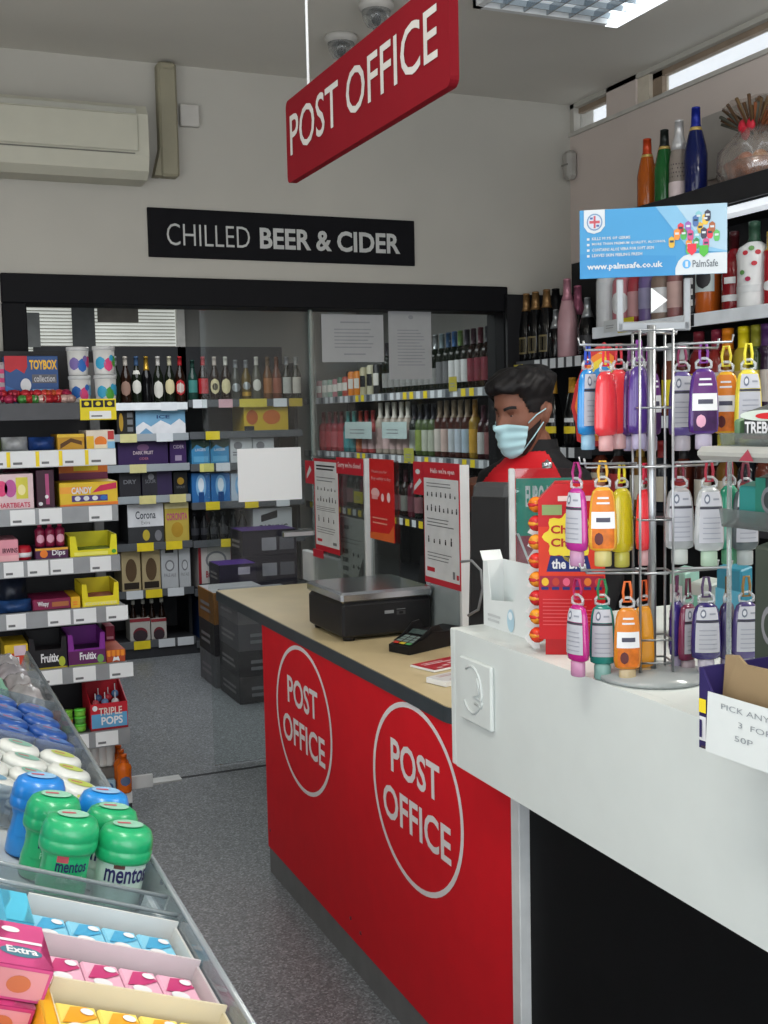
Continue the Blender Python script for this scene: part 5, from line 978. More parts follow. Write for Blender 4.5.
loft(b, [(nb, Fv*.056, Lv*.056), (gz_(1.52+dz)-Fv*.0, Fv*.058, Lv*.060), (gz_(1.46+dz), Fv*.062, Lv*.085), (gz_(1.42+dz), Fv*.085, Lv*.165), (gz_(1.36+dz), Fv*.105, Lv*.18), (gz_(1.22), Fv*.115, Lv*.165), (gz_(1.08), Fv*.108, Lv*.15), (gz_(.95), Fv*.115, Lv*.165), (gz_(.86), Fv*.11, Lv*.16)], SKIN)
def limb(mb, pts, rs, m):
    mb.tube(pts, 0, m, 12, radii=rs)
for s_ in (1, -1):
    hipv = gz_(.90)+Lv*(.085*s_); limb(b, [hipv, gz_(.5)+Lv*.10*s_+Fv*.01, gz_(.28)+Lv*.105*s_-Fv*.015, gz_(.09)+Lv*.11*s_-Fv*.01], [.085, .058, .055, .04], SKIN)
    ft = gz_(.05)+Lv*.115*s_; limb(b, [ft-Fv*.05, ft+Fv*.06, ft+Fv*.17-Zv*.015], [.042, .04, .026], SKIN)
    sh = gz_(1.40+dz)+Lv*.175*s_; el = gz_(1.13)+Lv*.215*s_-Fv*.05; wr = gz_(.95)+Lv*.19*s_+Fv*.02
    limb(b, [sh, el, wr], [.055, .042, .027], SKIN)
    hd = wr+(wr-el).normalized()*.05; dirh = (Fv*.9-Lv*s_*.25-Zv*.12).normalized(); sd = dirh.cross(Zv).normalized()
    loft(b, [(wr, sd*.026, Zv*.018), (wr+dirh*.05, sd*.042, Zv*.015), (wr+dirh*.095, sd*.042, Zv*.012)], SKIN, 10)
    for k, (off, ln) in enumerate(((-.032, .060), (-.011, .075), (.011, .070), (.032, .055))):
        a = wr+dirh*.09+sd*off; limb(b, [a, a+dirh*ln*.5+sd*off*.15, a+dirh*ln*.8-Zv*.012+sd*off*.2, a+dirh*ln-Zv*.03+sd*off*.2], [.0095, .0088, .008, .0065], SKIN)
    a = wr+dirh*.025+Lv*(-s_)*.03; limb(b, [a, a+dirh*.03-Lv*s_*.022, a+dirh*.06-Lv*s_*.026-Zv*.008], [.012, .0095, .0075], SKIN)
body = baked(b, 'body', .0062, 2)
# clothes
b = MB(); JK = mat('17171a', .75); JR = mat('c01420', .6, vary=.05)
loft(b, [(gz_(1.50+dz)-Fv*.01, Fv*.072, Lv*.075), (gz_(1.465+dz), Fv*.078, Lv*.11), (gz_(1.43+dz), Fv*.102, Lv*.182), (gz_(1.36+dz), Fv*.125, Lv*.20), (gz_(1.22), Fv*.135, Lv*.19), (gz_(1.08), Fv*.13, Lv*.178), (gz_(.92), Fv*.135, Lv*.185)], JK, 24)
for s_ in (1, -1):
    sh = gz_(1.385+dz)+Lv*.125*s_; el = gz_(1.13)+Lv*.215*s_-Fv*.05; wr = gz_(.965)+Lv*.192*s_+Fv*.012
    limb(b, [sh, (sh+el)/2+Lv*.012*s_, el, (el+wr)/2, wr], [.06, .070, .06, .05, .04], JK)
jk = baked(b, 'jacket', .0065, 8); me = jk.data; me.materials.append(JR)
for p in me.polygons:
    q = ORG[pr_]+p.center-gz_(0); l = abs(q.dot(Lv)); z = q.z-dz; f_ = q.dot(Fv)
    if f_ > .0 and z < 1.495 and l < .07+(1.48-z)*.85 and l < .178: p.material_index = 1
# collar, trousers, shoes
b = MB(); loft(b, [(gz_(1.47+dz)-Fv*.012, Fv*.075, Lv*.080), (gz_(1.53+dz)-Fv*.008, Fv*.070, Lv*.072)], JK, 20); b.f = b.f[:-2]; b.m = b.m[:-2]; b.sm = b.sm[:-2]; b.build('collar', pr_)
b = MB(); TR = mat('202228', .8)
loft(b, [(gz_(.98), Fv*.125, Lv*.175), (gz_(.86), Fv*.13, Lv*.18), (gz_(.80), Fv*.11, Lv*.16)], TR)
for s_ in (1, -1): limb(b, [gz_(.88)+Lv*.085*s_, gz_(.5)+Lv*.10*s_+Fv*.01, gz_(.28)+Lv*.105*s_-Fv*.012, gz_(.10)+Lv*.11*s_-Fv*.01], [.10, .078, .07, .062], TR)
baked(b, 'trousers', .012, 3)
for s_ in (1, -1):
    b = MB(); ft = gz_(.052)+Lv*.115*s_; limb(b, [ft-Fv*.06, ft+Fv*.05, ft+Fv*.15-Zv*.006, ft+Fv*.20-Zv*.012], [.05, .048, .042, .03], BLACK); b.build('shoe', pr_)
# hair
rdh = random.Random(11)
def hairline(th):
    a = abs(th); return .196 if a < .75 else .196-(a-.75)*.22 if a < 1.05 else .130-(a-1.05)*.01 if a < 1.55 else .126+.02 if a < 1.9 else .13-(a-1.9)*.085 if a < 2.6 else .065
b = MB(); NR, NC = 46, 72; vs = []; fs = []
for j in range(NR+1):
    for i in range(NC):
        th = 2*PI*i/NC-PI; h = .03+(.247-.03)*j/NR; hl = hairline(th); d_ = h-hl
        top = max(0, min(1, (h-.165)/.035)); base = .003+.005*min(1, max(0, d_)/.03)+.020*top*min(1, max(0, d_+.012)/.02)
        wav = (.004*math.sin(th*9+h*120)+.003*math.sin(th*17-h*210))*top
        p = hp_(th, min(h, .2465), max(-.004, base+wav) if d_ > -.004 else -.006)
        vs.append(p+uh*(top*.013*min(1, max(0, d_)/.02)+(.004*math.sin(th*5+1)*top))+fh*(.012*top*max(0, math.cos(th))))
for j in range(NR):
    for i in range(NC):
        k = (i+1) % NC; th = 2*PI*(i+.5)/NC-PI; h = .03+(.247-.03)*(j+.5)/NR
        if h > hairline(th)-.004: fs.append((j*NC+i, j*NC+k, (j+1)*NC+k, (j+1)*NC+i))
fs.append(tuple(NR*NC+i for i in range(NC))); b.add(vs, fs, HAIR, True); b.build('hair', pr_)
# beard and brows, eyes
b = MB()
for s_ in (1, -1): b.grid(lambda u, v: hp_(s_*(.55+u*1.02), -.004+v*(.05+.055*u), .0028), 12, 8, mat('231a18', .8, vary=.3, nscale=80))
b.build('beard', pr_)
for s_ in (1, -1):
    b = MB(); b.grid(lambda u, v: hp_(s_*(.16+u*.48), .141+v*.009+.006*math.sin(u*PI*.8), .0035), 8, 2, HAIR); b.build('eyebrow', pr_)
    e = MB(); c_ = hp_(s_*.37, .127, -.0085); e.ball(c_, .0125, mat('b9aea4', .3), 12, 8); e.build('eye', pr_); e2 = MB(); e2.ball(c_+(hp_(s_*.33, .122, .01)-c_).normalized()*.0078, .0062, INK, 8, 6); e2.build('pupil', pr_)
    b = MB(); b.grid(lambda u, v: hp_(s_*(.24+u*.26), .1265+v*.011, .0005+.0045*math.sin(PI*u)), 8, 4, mat('6a4234', .5)); b.build('eyelid', pr_)
# face mask
MK = mat('a9cdd6', .7, vary=.03); b = MB()
def mk(u, v):
    th = (u*2-1)*1.02; h = -.008+v*(.112-.03*abs(u*2-1)**2)+.014*abs(u*2-1)**2
    plt = .0022*math.sin(v*PI*7); nose = .012*math.exp(-((th)/.35)**2)*math.sin(PI*min(1, v*.9+.1))
    q = hp_(th, max(-.004, h), .010+plt+nose*.6); return q+uh*(min(0, h+.004))*HS
b.grid(mk, 30, 22, MK); b.build('face_mask', pr_)
for s_ in (1, -1):
    lp = MB(); ear = hp_(s_*1.66, .13, .012); e0 = hp_(s_*1.66, .09, .008)
    lp.tube([hp_(s_*1.02, .098, .007), hp_(s_*1.3, .118, .008), ear], .0022, MK, 5); lp.tube([hp_(s_*1.02, .015, .008), hp_(s_*1.35, .055, .008), e0], .0022, MK, 5); lp.build('mask_loop', pr_)
# ================================================================== things on the white till counter
WT = WZ1+.0005
# white box
lb = thing('white_box', (1.27, 2.1, WT), 'white cardboard dispenser box with cut open front on the white counter end', 'box')
c0 = onz(483, 625, WT); c1 = onz(536, 642, WT); bx0 = max(1.112, (c0.x+c1.x)/2); ya = min(c0.y, WYF-.01); yb = c1.y; zt = onx(481, 560, bx0).z; BXM = mat('d6dbdb', .5, vary=.02); t = .002; bxw = .05; zl = WT+.055
m = MB(); m.prism([(bx0, ya, WT), (bx0, yb, WT), (bx0, yb, zt+.01), (bx0, yb+.05, zt+.01), (bx0, yb+.085, WT+.07), (bx0, ya-.035, WT+.06), (bx0, ya-.02, zt), (bx0, ya, zt)], (t, 0, 0), BXM)
m.prism([(bx0+bxw, ya, WT), (bx0+bxw, yb, WT), (bx0+bxw, yb, zt), (bx0+bxw, ya, zt)], (t, 0, 0), BXM); m.box((bx0+t, ya-t, WT), (bx0+bxw, ya, zt), BXM); m.box((bx0+t, yb, WT), (bx0+bxw, yb+t, zt), BXM); m.box((bx0+t, yb+t, WT), (bx0+bxw, ya-t, WT+t), BXM)
F = Face(m, (bx0, ya, WT), (0, yb-ya, 0), (0, 0, zt-WT)); F.ell(.56, .2, .07, .17, mat('a9c8d8', .5)); F.lines(.1, .1, .4, .25, 2, mat('b8bcbe', .5)); F.ell(.56, .27, .04, .06, mat('dfeaf0', .5), 3)
m.build('shell', lb)
m = MB(); m.obox((bx0, ya, zt), (bxw, 0, 0), (0, .012, .02), (0, .002, 0), BXM); m.build('flap', lb)
m = MB(); m.box((bx0+.008, yb+.06, WT+.004), (bx0+bxw-.008, ya-.01, WT+.05), mat('bcdde0', .7, vary=.08)); m.build('contents', lb)
# chupa box
def slab_axes(deg): a = math.radians(deg); return V((math.cos(a), -math.sin(a), 0)), V((math.sin(a), math.cos(a), 0))
X_, Y_ = slab_axes(33); q = onz(534, 655, WT); q = V((q.x+.012, q.y+.0, WT)); D_ = EYE.lerp(q, 1).xy.length
wd = .125; ht = 0
def vz(px, py, P): d = ray(px, py); k = P.xy.length/d.xy.length; return EYE.z+d.z*k
ht = vz(552, 484, q)-WT
cb = thing('lollipop_display', q+X_*wd/2, 'tall red lollipop display box with yellow flower logo beside white box', 'lollipop display')
RB2 = mat('c2141c', .35, vary=.06); m = MB()
m.prism([q+Zv*.03, q+X_*wd+Zv*.03, q+X_*wd+Zv*(ht-.02), q+X_*(wd-.02)+Zv*ht, q+X_*.03+Zv*ht, q+X_*.0+Zv*(ht-.03)], Y_*.11, RB2)
m.obox(q+X_*.012+Zv*.0, X_*(wd-.024), Y_*.10, Zv*.03, mat('a81218', .4)); m.build('carton', cb)
m = MB(); F = Face(m, q+Zv*.03, X_*wd, Zv*(ht-.05))
F.rect(.0, .42, 1, .78, mat('d2361c', .4, vary=.1), 0); fl = []
for k in range(40):
    a = 2*PI*k/40; r = 1+.13*math.cos(8*a); fl.append((.46+.36*r*math.cos(a), .71+.155*r*math.sin(a)))
F.poly(fl, mat('e6cf3a', .4), 1); 
F.txt('Chupa', .19, .715, .74, .79, mat('b02a1c', .4), .03, 3); F.txt('Chups', .19, .625, .74, .70, mat('b02a1c', .4), .03, 3)
F.txt('the BIG', .2, .49, .7, .56, W_, .03, 3); F.poly([(.12, .47), (.18, .58), (.74, .58), (.8, .47)], mat('1c2a6a', .5), 1)
F.rect(.02, .36, .98, .44, mat('9a1a3a', .4), 2)
for k in range(6): F.ell(.1+.16*k, .40, .055, .028, mat(('e0b02a', 'b83a2a', 'd85a7a', '7a2a6a', 'd8702a', 'c83a3a')[k], .4), 3); F.rect(.04+.16*k, .345, .15+.16*k, .365, mat('2a2a6a', .5), 3)
F.lines(.06, .1, .9, .30, 8, mat('d8585a', .5), 2, .25); F.rect(.06, .86, .36, .93, mat('8aa06a', .5), 2); F.rect(.3, .955, .95, .99, mat('e8c8c4', .3), 2)
m.build('artwork', cb)
wq = q-X_*.001; n_ = 9; z0 = .05; m = MB(); pts = [V((0, 0, .0)), V((-.012, 0, .0))]
for k in range(9):
    za = .02+(ht*.72)*k/9; pts += [V((-.030+.001*k, 0, za)), V((-.016+.001*k, 0, za+ht*.06))]
pts += [V((0, 0, ht*.78))]
m.prism([wq+X_*p.x+Zv*p.z+Y_*.055 for p in pts], Y_*.004, mat('d6d9d9', .5)); m.build('white_rack', cb)
cl_ = ['c8381e', 'd8902a', 'b8262a', 'd8862a', 'c8302a', 'd8902e', 'b82a2e', 'd0701e']
for k in range(8):
    za = .035+(ht-.075)*k/7; cc = wq-X_*.003+Y_*.016+Zv*za; b_ = MB().ball(cc, .0155, mat(cl_[k], .25, vary=.45, nscale=70), 12, 8); b_.ball(cc-X_*.0012-Y_*.0012, .0154, mat(cl_[(k+3) % 8], .25, vary=.4, nscale=60), 10, 6, (1, 1, .45)); b_.tube([cc+Y_*.012, cc+Y_*.033-X_*.004], .0022, WHITE, 5)
    b_.build('lollipop', label='wrapped lollipop on the side of tall red display, %s from the bottom' % ORD[k], cat='lollipop', group='lollipops racked on the side of the red display box')
# acrylic leaflet holder
e0 = at(506.5, 560, 2.55); fx = onz(508, 612, WT); yq = 2.20; d = ray(509, 500); P0 = V((d.x/d.y*yq, yq, WT)); X2, Y2 = slab_axes(27); w2 = .16; h2 = vz(509, 469, P0)-WT
lh = thing('sign_holder', P0+X2*w2/2, 'clear acrylic sign holder with green and white lottery style card behind lollipops', 'sign holder')
m = MB(); m.obox(P0, X2*.014, Y2*.03, Zv*h2, mat('c3c6c6', .3), .002); m.build('edge_strip', lh)
m = MB(); m.obox(P0+X2*.014, X2*(w2-.014), Y2*.004, Zv*h2, ACRY); m.obox(P0+X2*.014-Y2*.0, X2*(w2-.014), Y2*.03, Zv*.006, ACRY); m.build('holder', lh)
m = MB(); o_ = P0+X2*.016+Y2*.012; m.obox(o_, X2*(w2-.02), Y2*.001, Zv*(h2-.022), mat('c8c4c4', .6)); F = Face(m, o_, X2*(w2-.02), Zv*(h2-.022), .0008)
F.rect(0, .60, 1, 1, mat('3f9a8a', .5)); F.rect(0, 0, 1, .6, mat('a05a68', .5, vary=.2)); F.txt('EURO MILLIONS', .15, .80, .97, .95, W_, .03); F.poly([(0, .62), (.04, .62), (.4, .2), (.36, .2)], W_, 3); m.build('card', lh)
m = MB(); m.lathe([(.011, 0), (.012, .012), (.006, .014), (.0, .02)], CHROME, P0+X2*.085+Y2*.01+Zv*(h2), 12); m.build('clip', lh)
# ------------------------------------------------------------------ revolving sanitiser stand
K0 = onz(652, 677, WT); K0 = V((K0.x, K0.y, WT)); DK = (K0-EYE).dot(FWD)
rk = thing('sanitiser_stand', K0, 'revolving silver wire stand hung with colourful hand sanitisers on the white counter', 'display stand')
MB().lathe([(.092, 0), (.096, .004), (.094, .010), (.02, .016), (0, .016)], clear('c9cfd0', .3, .1, haze=.45), K0, 32).build('base', rk)
zt = vz(655, 331, K0)
STL = mat('a6a9ac', .28, .85, vary=.03); m = MB(); m.tube([K0+Zv*.012, V((K0.x, K0.y, zt+.01))], .0075, STL, 10); m.build('pole', rk)
CX, CY = slab_axes(23.2); ZT = [vz(655, p, K0) for p in (349, 466, 571)]
m = MB()
for a in (-.026, .030):
    for c in (-.026, .03): m.tube([K0+CX*a+CY*c+Zv*.012, V((K0.x, K0.y, zt))+CX*a+CY*c], .0024, STL, 6)
for z in ZT+[zt, K0.z+.03, K0.z+.07, (ZT[0]+ZT[1])/2, (ZT[1]+ZT[2])/2]:
    m.tube([V((K0.x, K0.y, z))+CX*a+CY*c for a, c in ((-.026, -.026), (.03, -.026), (.03, .03), (-.026, .03))], .002, STL, 5, closed=True)
m.build('wire_frame', rk)
for z in ZT:
    for a in (-1, 1):
        m = MB(); e = V((K0.x, K0.y, z)); m.tube([e+CX*a*.115+CY*.01*a, e+CX*a*.03-CY*.02, e-CX*a*.02-CY*.034], .0022, STL, 6); m.tube([e+CX*a*.115+CY*.01*a, e+CX*a*.118+CY*.01*a+Zv*.016], .0022, STL, 6); m.tube([e+CX*a*.03-CY*.02+Zv*.006, e+CX*a*.128-CY*.03+Zv*.008, e+CX*a*.130-CY*.03+Zv*.02], .0022, STL, 6); m.build('hook_arm', rk)
# header holder and sign
hp0 = at(617, 333, DK); hpx = at(691, 326, DK); zb_ = vz(652, 329, K0); ztop = vz(652, 275, K0)
GH = mat('8d9093', .35, .3); wv = V((hpx.x-hp0.x, hpx.y-hp0.y, 0)); o_ = V((hp0.x, hp0.y, 0)); m = MB(); nn = V((wv.y, -wv.x, 0)).normalized(); un = wv.normalized(); wl = wv.length
m.obox(o_+Zv*zb_, wv, nn*-.006, Zv*.017, GH, .003); m.obox(o_+Zv*zb_, un*.012, nn*-.006, Zv*(ztop-zb_), GH, .002); m.obox(o_+un*(wl-.012)+Zv*zb_, un*.012, nn*-.006, Zv*(ztop-zb_), GH, .002)
m.tube([o_+un*wl*.33+Zv*(zb_), o_+un*wl*.33+Zv*(zt-.002)], .0024, STL); m.tube([o_+un*wl*.80+Zv*(zb_), o_+un*wl*.80+Zv*(zt-.002)], .0024, STL)
m.tube([o_+un*wl*.33+Zv*(zt-.002), V((K0.x, K0.y, zt-.002))], .0024, STL); m.tube([o_+un*wl*.80+Zv*(zt-.002), V((K0.x, K0.y, zt-.002))], .0024, STL)
m.build('header_holder', rk)
m = MB(); F = Face(m, o_+Zv*zb_, wv, Zv*(ztop-zb_)); F.poly([(.46, .35), (.68, .58), (.46, .82)], WHITE, 1); m.build('arrow_marker', rk)
L0 = at(580, 279, DK*1.012); R0 = at(727, 273, DK*.985); wv = V((R0.x-L0.x, R0.y-L0.y, 0)); dz_ = R0.z-L0.z; hh = (at(580, 212, DK*1.012)-L0).length; wvz = wv+Zv*dz_
nn = V((wv.y, -wv.x, 0)).normalized()
sg = thing('header_sign', L0+wv/2, 'blue sign with white web address on top of the sanitiser stand', 'sign')
BL1 = mat('3f88b6', .4, vary=.02); m = MB(); m.obox(L0-nn*.004, wvz, nn*.004, Zv*hh, BL1); m.build('board', sg)
m = MB(); F = Face(m, L0, wvz, Zv*hh, .0008); PALE = mat('9ab4c4', .5, vary=.02); WS = mat('bcc2c6', .5, vary=.02)
F.poly([(.52, 1), (1, 1), (1, .3), (.75, .35)], mat('74a4c2', .4), 0); F.poly([(.66, 1), (1, 1), (1, .32), (.86, .4)], PALE, 1); F.poly([(0, .36), (0, 0), (.66, 0), (.66, .28)], mat('3680b2', .4), 0)
F.poly([(.03, 1), (.03, .76), (.055, .68), (.10, .65), (.145, .68), (.175, .76), (.175, 1)], WS, 2); F.ell(.104, .82, .055, .125, mat('6a86a4', .5), 3, 22); F.ell(.104, .82, .046, .105, mat('b4bcc8', .5), 4, 22); F.rect(.068, .80, .14, .84, mat('b0525c', .5), 5); F.rect(.097, .73, .111, .91, mat('b0525c', .5), 5); F.rect(.072, .86, .092, .89, mat('4a5a8a', .5), 5); F.rect(.116, .75, .136, .78, mat('4a5a8a', .5), 5)
for k, (t_, x1_) in enumerate((('KILLS 99.9% OF GERMS', .35), ('MORE THAN PREMIUM QUALITY, ALCOHOL', .59), ('CONTAINS ALOE VERA FOR SOFT SKIN', .51), ('LEAVES SKIN FEELING FRESH', .43))):
    F.txt(t_, .085, .555-.082*k, x1_, .60-.082*k, WS, .02, 3); F.rect(.05, .555-.082*k, .068, .59-.082*k, WS, 3)
F.txt('www.palmsafe.co.uk', .05, .10, .57, .215, WS, .03, 3)
F.poly([(.655, 0), (.655, .1), (.675, .2), (.71, .27), (.76, .30), (1, .30), (1, 0)], WS, 2); F.ell(.73, .15, .028, .065, mat('5a9aca', .5), 3); F.rect(.722, .11, .74, .19, WS, 4); F.txt('PalmSafe', .77, .10, .94, .205, mat('5a6066', .5), .01, 4)
rg = random.Random(4); pal = ('c8a03a', 'd8823a', '4a9a4a', 'b84a7a', '7ab0b8', '3a3a4a', 'c83a4a', '5aa85a', '8a5aa0', '4a6a9a', 'd8b04a', '9a5a3a')
for k, (u, v) in enumerate(((.63, .49), (.665, .60), (.71, .60), (.755, .58), (.80, .57), (.845, .60), (.885, .60), (.93, .56), (.74, .70), (.79, .78), (.855, .80), (.90, .68), (.82, .68), (.745, .44), (.795, .46), (.86, .45), (.81, .84), (.87, .85), (.69, .68), (.745, .39))):
    c_ = mat(pal[k % 12], .4); F.poly([(u-.02, v-.06), (u-.012, v-.095), (u+.012, v-.095), (u+.02, v-.06), (u+.02, v+.04), (u, v+.07), (u-.02, v+.04)], c_, 3+k % 2*2); F.rect(u-.013, v-.02, u+.013, v+.01, WS if k % 3 else mat('2a3a4a', .5), 6)
for u, v, c_ in ((.765, .30, 'c8303f'), (.845, .27, '4aa03a')): F.poly([(u-.03, v+.14), (u-.03, v+.03), (u, v-.03), (u+.03, v+.03), (u+.03, v+.14)], mat(c_, .4), 7)
m.build('artwork', sg)
# hand sanitiser bottles
CLR = clear('eef2f4', .25, .08, haze=.3)
def gel(px, pt, pb, dd, wpx, col, strap, lab, kind, yaw=0, cap='d8d4d8'):
    """hanging flat gel bottle: px column, pt..pb rows of the coloured body, dd depth offset from the pole, kind front | back | side"""
    D = DK+dd; top = at(px, pt, D); bot = at(px, pb, D); H = top.z-bot.z; R = wpx/2/FPX*D*1.08
    if kind in ('side', 'plain'): R = .0242
    a = YAW+math.radians(yaw)+(math.radians(68) if kind == 'side' else math.radians(143) if kind == 'plain' else 0)
    H += .016; pr = [(R*.6, 0), (R*.94, .004), (R*1.02, .016), (R*1.0, H*.35), (R*.95, H*.62), (R*.86, H*.82), (R*.72, H*.93), (R*.4, H)]
    o = MB().lathe(pr, (CLR if col in ('a9abb2', 'b4b6bc') else mat(col, .18, vary=.1, coat=.4)), seg=20, el=.5).build('hand_sanitiser', loc=(0, 0, 0), label=lab, cat='hand sanitiser', group='hand sanitisers hanging on the wire stand')
    MB().lathe([(.013, -.026), (.0145, -.024), (.0145, -.002), (.012, .001), (0, .001)], clear(cap, .2, .15, haze=.55), seg=16, el=.72).build('cap', o)
    m = MB(); m.tube([(.0, 0, H-.001), (-R*.5, 0, H+.002), (-R*.5, 0, H+.010), (-R*.2, 0, H+.017), (R*.2, 0, H+.017), (R*.5, 0, H+.010), (R*.5, 0, H+.002)], .0028, CLR, 6, closed=True); m.build('hanging_loop', o)
    m = MB(); zs = H+.010; zh = zs+.034; m.tube([(.006, 0, zs), (.0075, .002, (zs+zh)/2), (.004, 0, zh), (-.004, 0, zh), (-.0075, -.002, (zs+zh)/2), (-.006, 0, zs)], .0026, mat(strap, .4), 6, closed=True); m.build('strap', o)
    m = MB(); hw = .95
    def cp(R_, z0, z1, mt, ha, oval=False, a0=-PI/2, el=.53):
        off = R_-R
        def fn(u_, v_):
            z_ = z0+(z1-z0)*v_; k_ = math.sqrt(max(0., 1-(2*v_-1)**2)) if oval else 1.; rr2 = rad(pr, z_)+off; t_ = a0+(2*u_-1)*ha*k_; return V((rr2*math.cos(t_), rr2*el*math.sin(t_), z_))
        m.grid(fn, 7, 8 if oval else 4, mt)
    if kind in ('back', 'side', 'plain'):
        LBM = mat('aeafb7', .5, vary=.03); cp(R+.0006, H*.14, H*.66, LBM, .9, el=.53); cp(R+.0006, H*.71, H*.93, mat('bcbdc5', .5), .88, el=.53)
        cp(R+.0012, H*.665, H*.70, mat('3a3a44', .5), .9, el=.53); cp(R+.0014, H*.74, H*.90, mat('6a7080', .5), .22, oval=True, a0=-PI/2-.35, el=.53); cp(R+.0016, H*.775, H*.865, mat('cfd0d6', .5), .13, oval=True, a0=-PI/2-.35, el=.53)
        for k in range(5): cp(R+.0014, H*(.2+.08*k), H*(.215+.08*k), mat('8f929c', .5), .6, el=.53)
        cp(R+.0014, H*.80, H*.83, mat('8f929c', .5), .25, a0=-PI/2+.35, el=.53)
    else:
        c2 = lin(col); cp(R+.0006, H*.62, H*.95, mat(kind[1], .4), hw, el=.53); cp(R+.0006, H*.05, H*.36, mat(kind[2], .4, vary=.25, nscale=70), hw*.9, el=.53)
        cp(R+.0008, H*.36, H*.62, mat('dfe0e2', .5), hw, el=.53); cp(R+.0013, H*.46, H*.53, mat('4a4a5a', .5), .5, el=.53); cp(R+.0013, H*.74, H*.77, W_, .5, el=.53); cp(R+.0013, H*.82, H*.85, W_, .45, el=.53)
        cp(R+.0013, H*.10, H*.30, mat(kind[3], .4), .3, oval=True, a0=-PI/2-.3, el=.53)
    m.build('label', o)
    o.location = (bot.x, bot.y, bot.z); o.rotation_euler = (0, 0, -a)
    return o
FP = ('front', '5a2a6a', '3a1a4a', 'd8a0b8'); FO = ('front', 'd07a2a', 'c86a1e', '5a2a2a')
G = [(588, 379, 435, .015, 26, '1f7fc0', '2a4ab0', 'blue hand sanitiser with pale back label, top row far left', 'back', -40, 'a8d4ec'),
 (606, 381, 436, -.012, 22, 'd8343c', 'd0243a', 'red hand sanitiser seen from its side, top row beside the blue one', 'plain', 5, 'e8b8b8'), (619, 379, 434, .012, 22, 'd8383e', 'b8303c', 'red hand sanitiser in the top row, right one of the two reds', 'plain', 10, 'e8c0c0'),
 (630, 380, 436, .02, 22, '4a2a6a', '6a3a6a', 'purple hand sanitiser in top row, next to the reds', 'plain', -14, 'b8b0cc'), (639, 376, 434, -.02, 22, '4a2f7c', '7a3a8a', 'violet hand sanitiser in top row, middle of the purple three', 'plain', 4, 'c4bcd8'), (650, 380, 436, .024, 25, '52286a', '7a2f7a', 'purple hand sanitiser with white front label, top row against the pole', FP, -30, 'c0b8c8'),
 (682, 381, 436, .03, 25, '5a4a8a', '7a3050', 'purple hand sanitiser with grey back label, top row right of the pole', 'back', 5, 'd4cfd8'), (703.5, 378, 434, -.03, 28, '4c2678', '7a3a8a', 'large purple hand sanitiser with white front label, top row right side', FP, 0, 'd0c8dc'),
 (726, 381, 434, .02, 24, 'd8a01e', 'c8b83a', 'orange and yellow hand sanitiser, top row second from right', FO, 20, 'dcd860'), (748, 379, 434, -.01, 26, 'd0c03a', 'd8cc3a', 'yellow hand sanitiser with white back label, top row far right', 'back', -4, 'dcd880'),
 (577, 497, 551, -.01, 24, 'b02a8a', 'a02a70', 'magenta hand sanitiser with side label, middle row far left', 'side', -14, 'd8a8cc'), (603, 496, 551, -.035, 26, 'd8a02a', 'd8a83a', 'amber hand sanitiser with orange front label, middle row left', FO, 8, 'dcd48a'), (622, 497, 552, .0, 22, 'c8b81e', 'd0c02a', 'yellow hand sanitiser in the middle row, left of the red one', 'plain', 10, 'e0dc6a'), (645, 498, 550, -.01, 22, 'd82a34', 'b8203c', 'red hand sanitiser in the middle row beside the pole', 'plain', -10, 'e0b0b0'),
 (679.5, 496, 549, -.005, 27, 'a9abb2', '7a2a3a', 'clear hand sanitiser with pale back label, middle row right of the pole', 'back', 0, 'dfe4e0'), (709, 496, 551, -.03, 28, 'b4b6bc', 'a02a3c', 'clear hand sanitiser with bright highlight, middle row in front of the teal one', 'back', -6, 'c8e0cc'), (729, 494, 549, .03, 24, '1e8a6a', '8a2a3a', 'teal hand sanitiser half hidden in the middle row', 'plain', 15, '7ac8a0'), (745, 497, 550, .015, 26, '4a5458', '6a2a38', 'dark grey hand sanitiser, middle row far right', 'back', -8, 'c8d0d0'),
 (578, 613, 661, -.02, 24, 'b01a78', 'a82050', 'magenta hand sanitiser with side label, bottom row far left', 'side', -14, 'd8a0c4'), (602.5, 613, 664, -.012, 24, '1f7a70', '2a7a4a', 'teal hand sanitiser with pale back label, bottom row', 'back', 10, '9ac8c0'), (627.5, 616, 669, -.045, 25, 'c87a1e', 'c8602a', 'orange fruit labelled hand sanitiser, bottom row', FO, 2, 'dcc8a0'), (644, 614, 667, -.005, 22, 'd8901e', 'c8521e', 'amber hand sanitiser behind the orange one, bottom row', 'plain', 15, 'e0c090'),
 (677, 609, 655, .035, 22, '3a2a7a', '5a2a4a', 'deep violet hand sanitiser tucked right of the pole, bottom row', 'plain', -20, 'c0b8d0'), (688, 612, 660, .02, 24, '7a2a4a', '5a2a3a', 'wine red hand sanitiser with grey label, bottom row', 'back', -35, 'c8b8c0'), (706, 611, 659, -.02, 28, '2f2660', '4a3a5a', 'dark purple hand sanitiser with pale back label, bottom row front', 'back', 0, 'c8c4d0'), (727, 610, 658, .01, 24, '271c50', '5a4a2a', 'navy hand sanitiser in the bottom row, second from right', 'plain', -12, 'b8b4c8'), (746, 610, 658, -.005, 27, '4a4070', '8a6a3a', 'muted purple hand sanitiser with pale label, bottom row far right', 'back', -6, 'c8c8d0')]
for g in G: gel(*g)
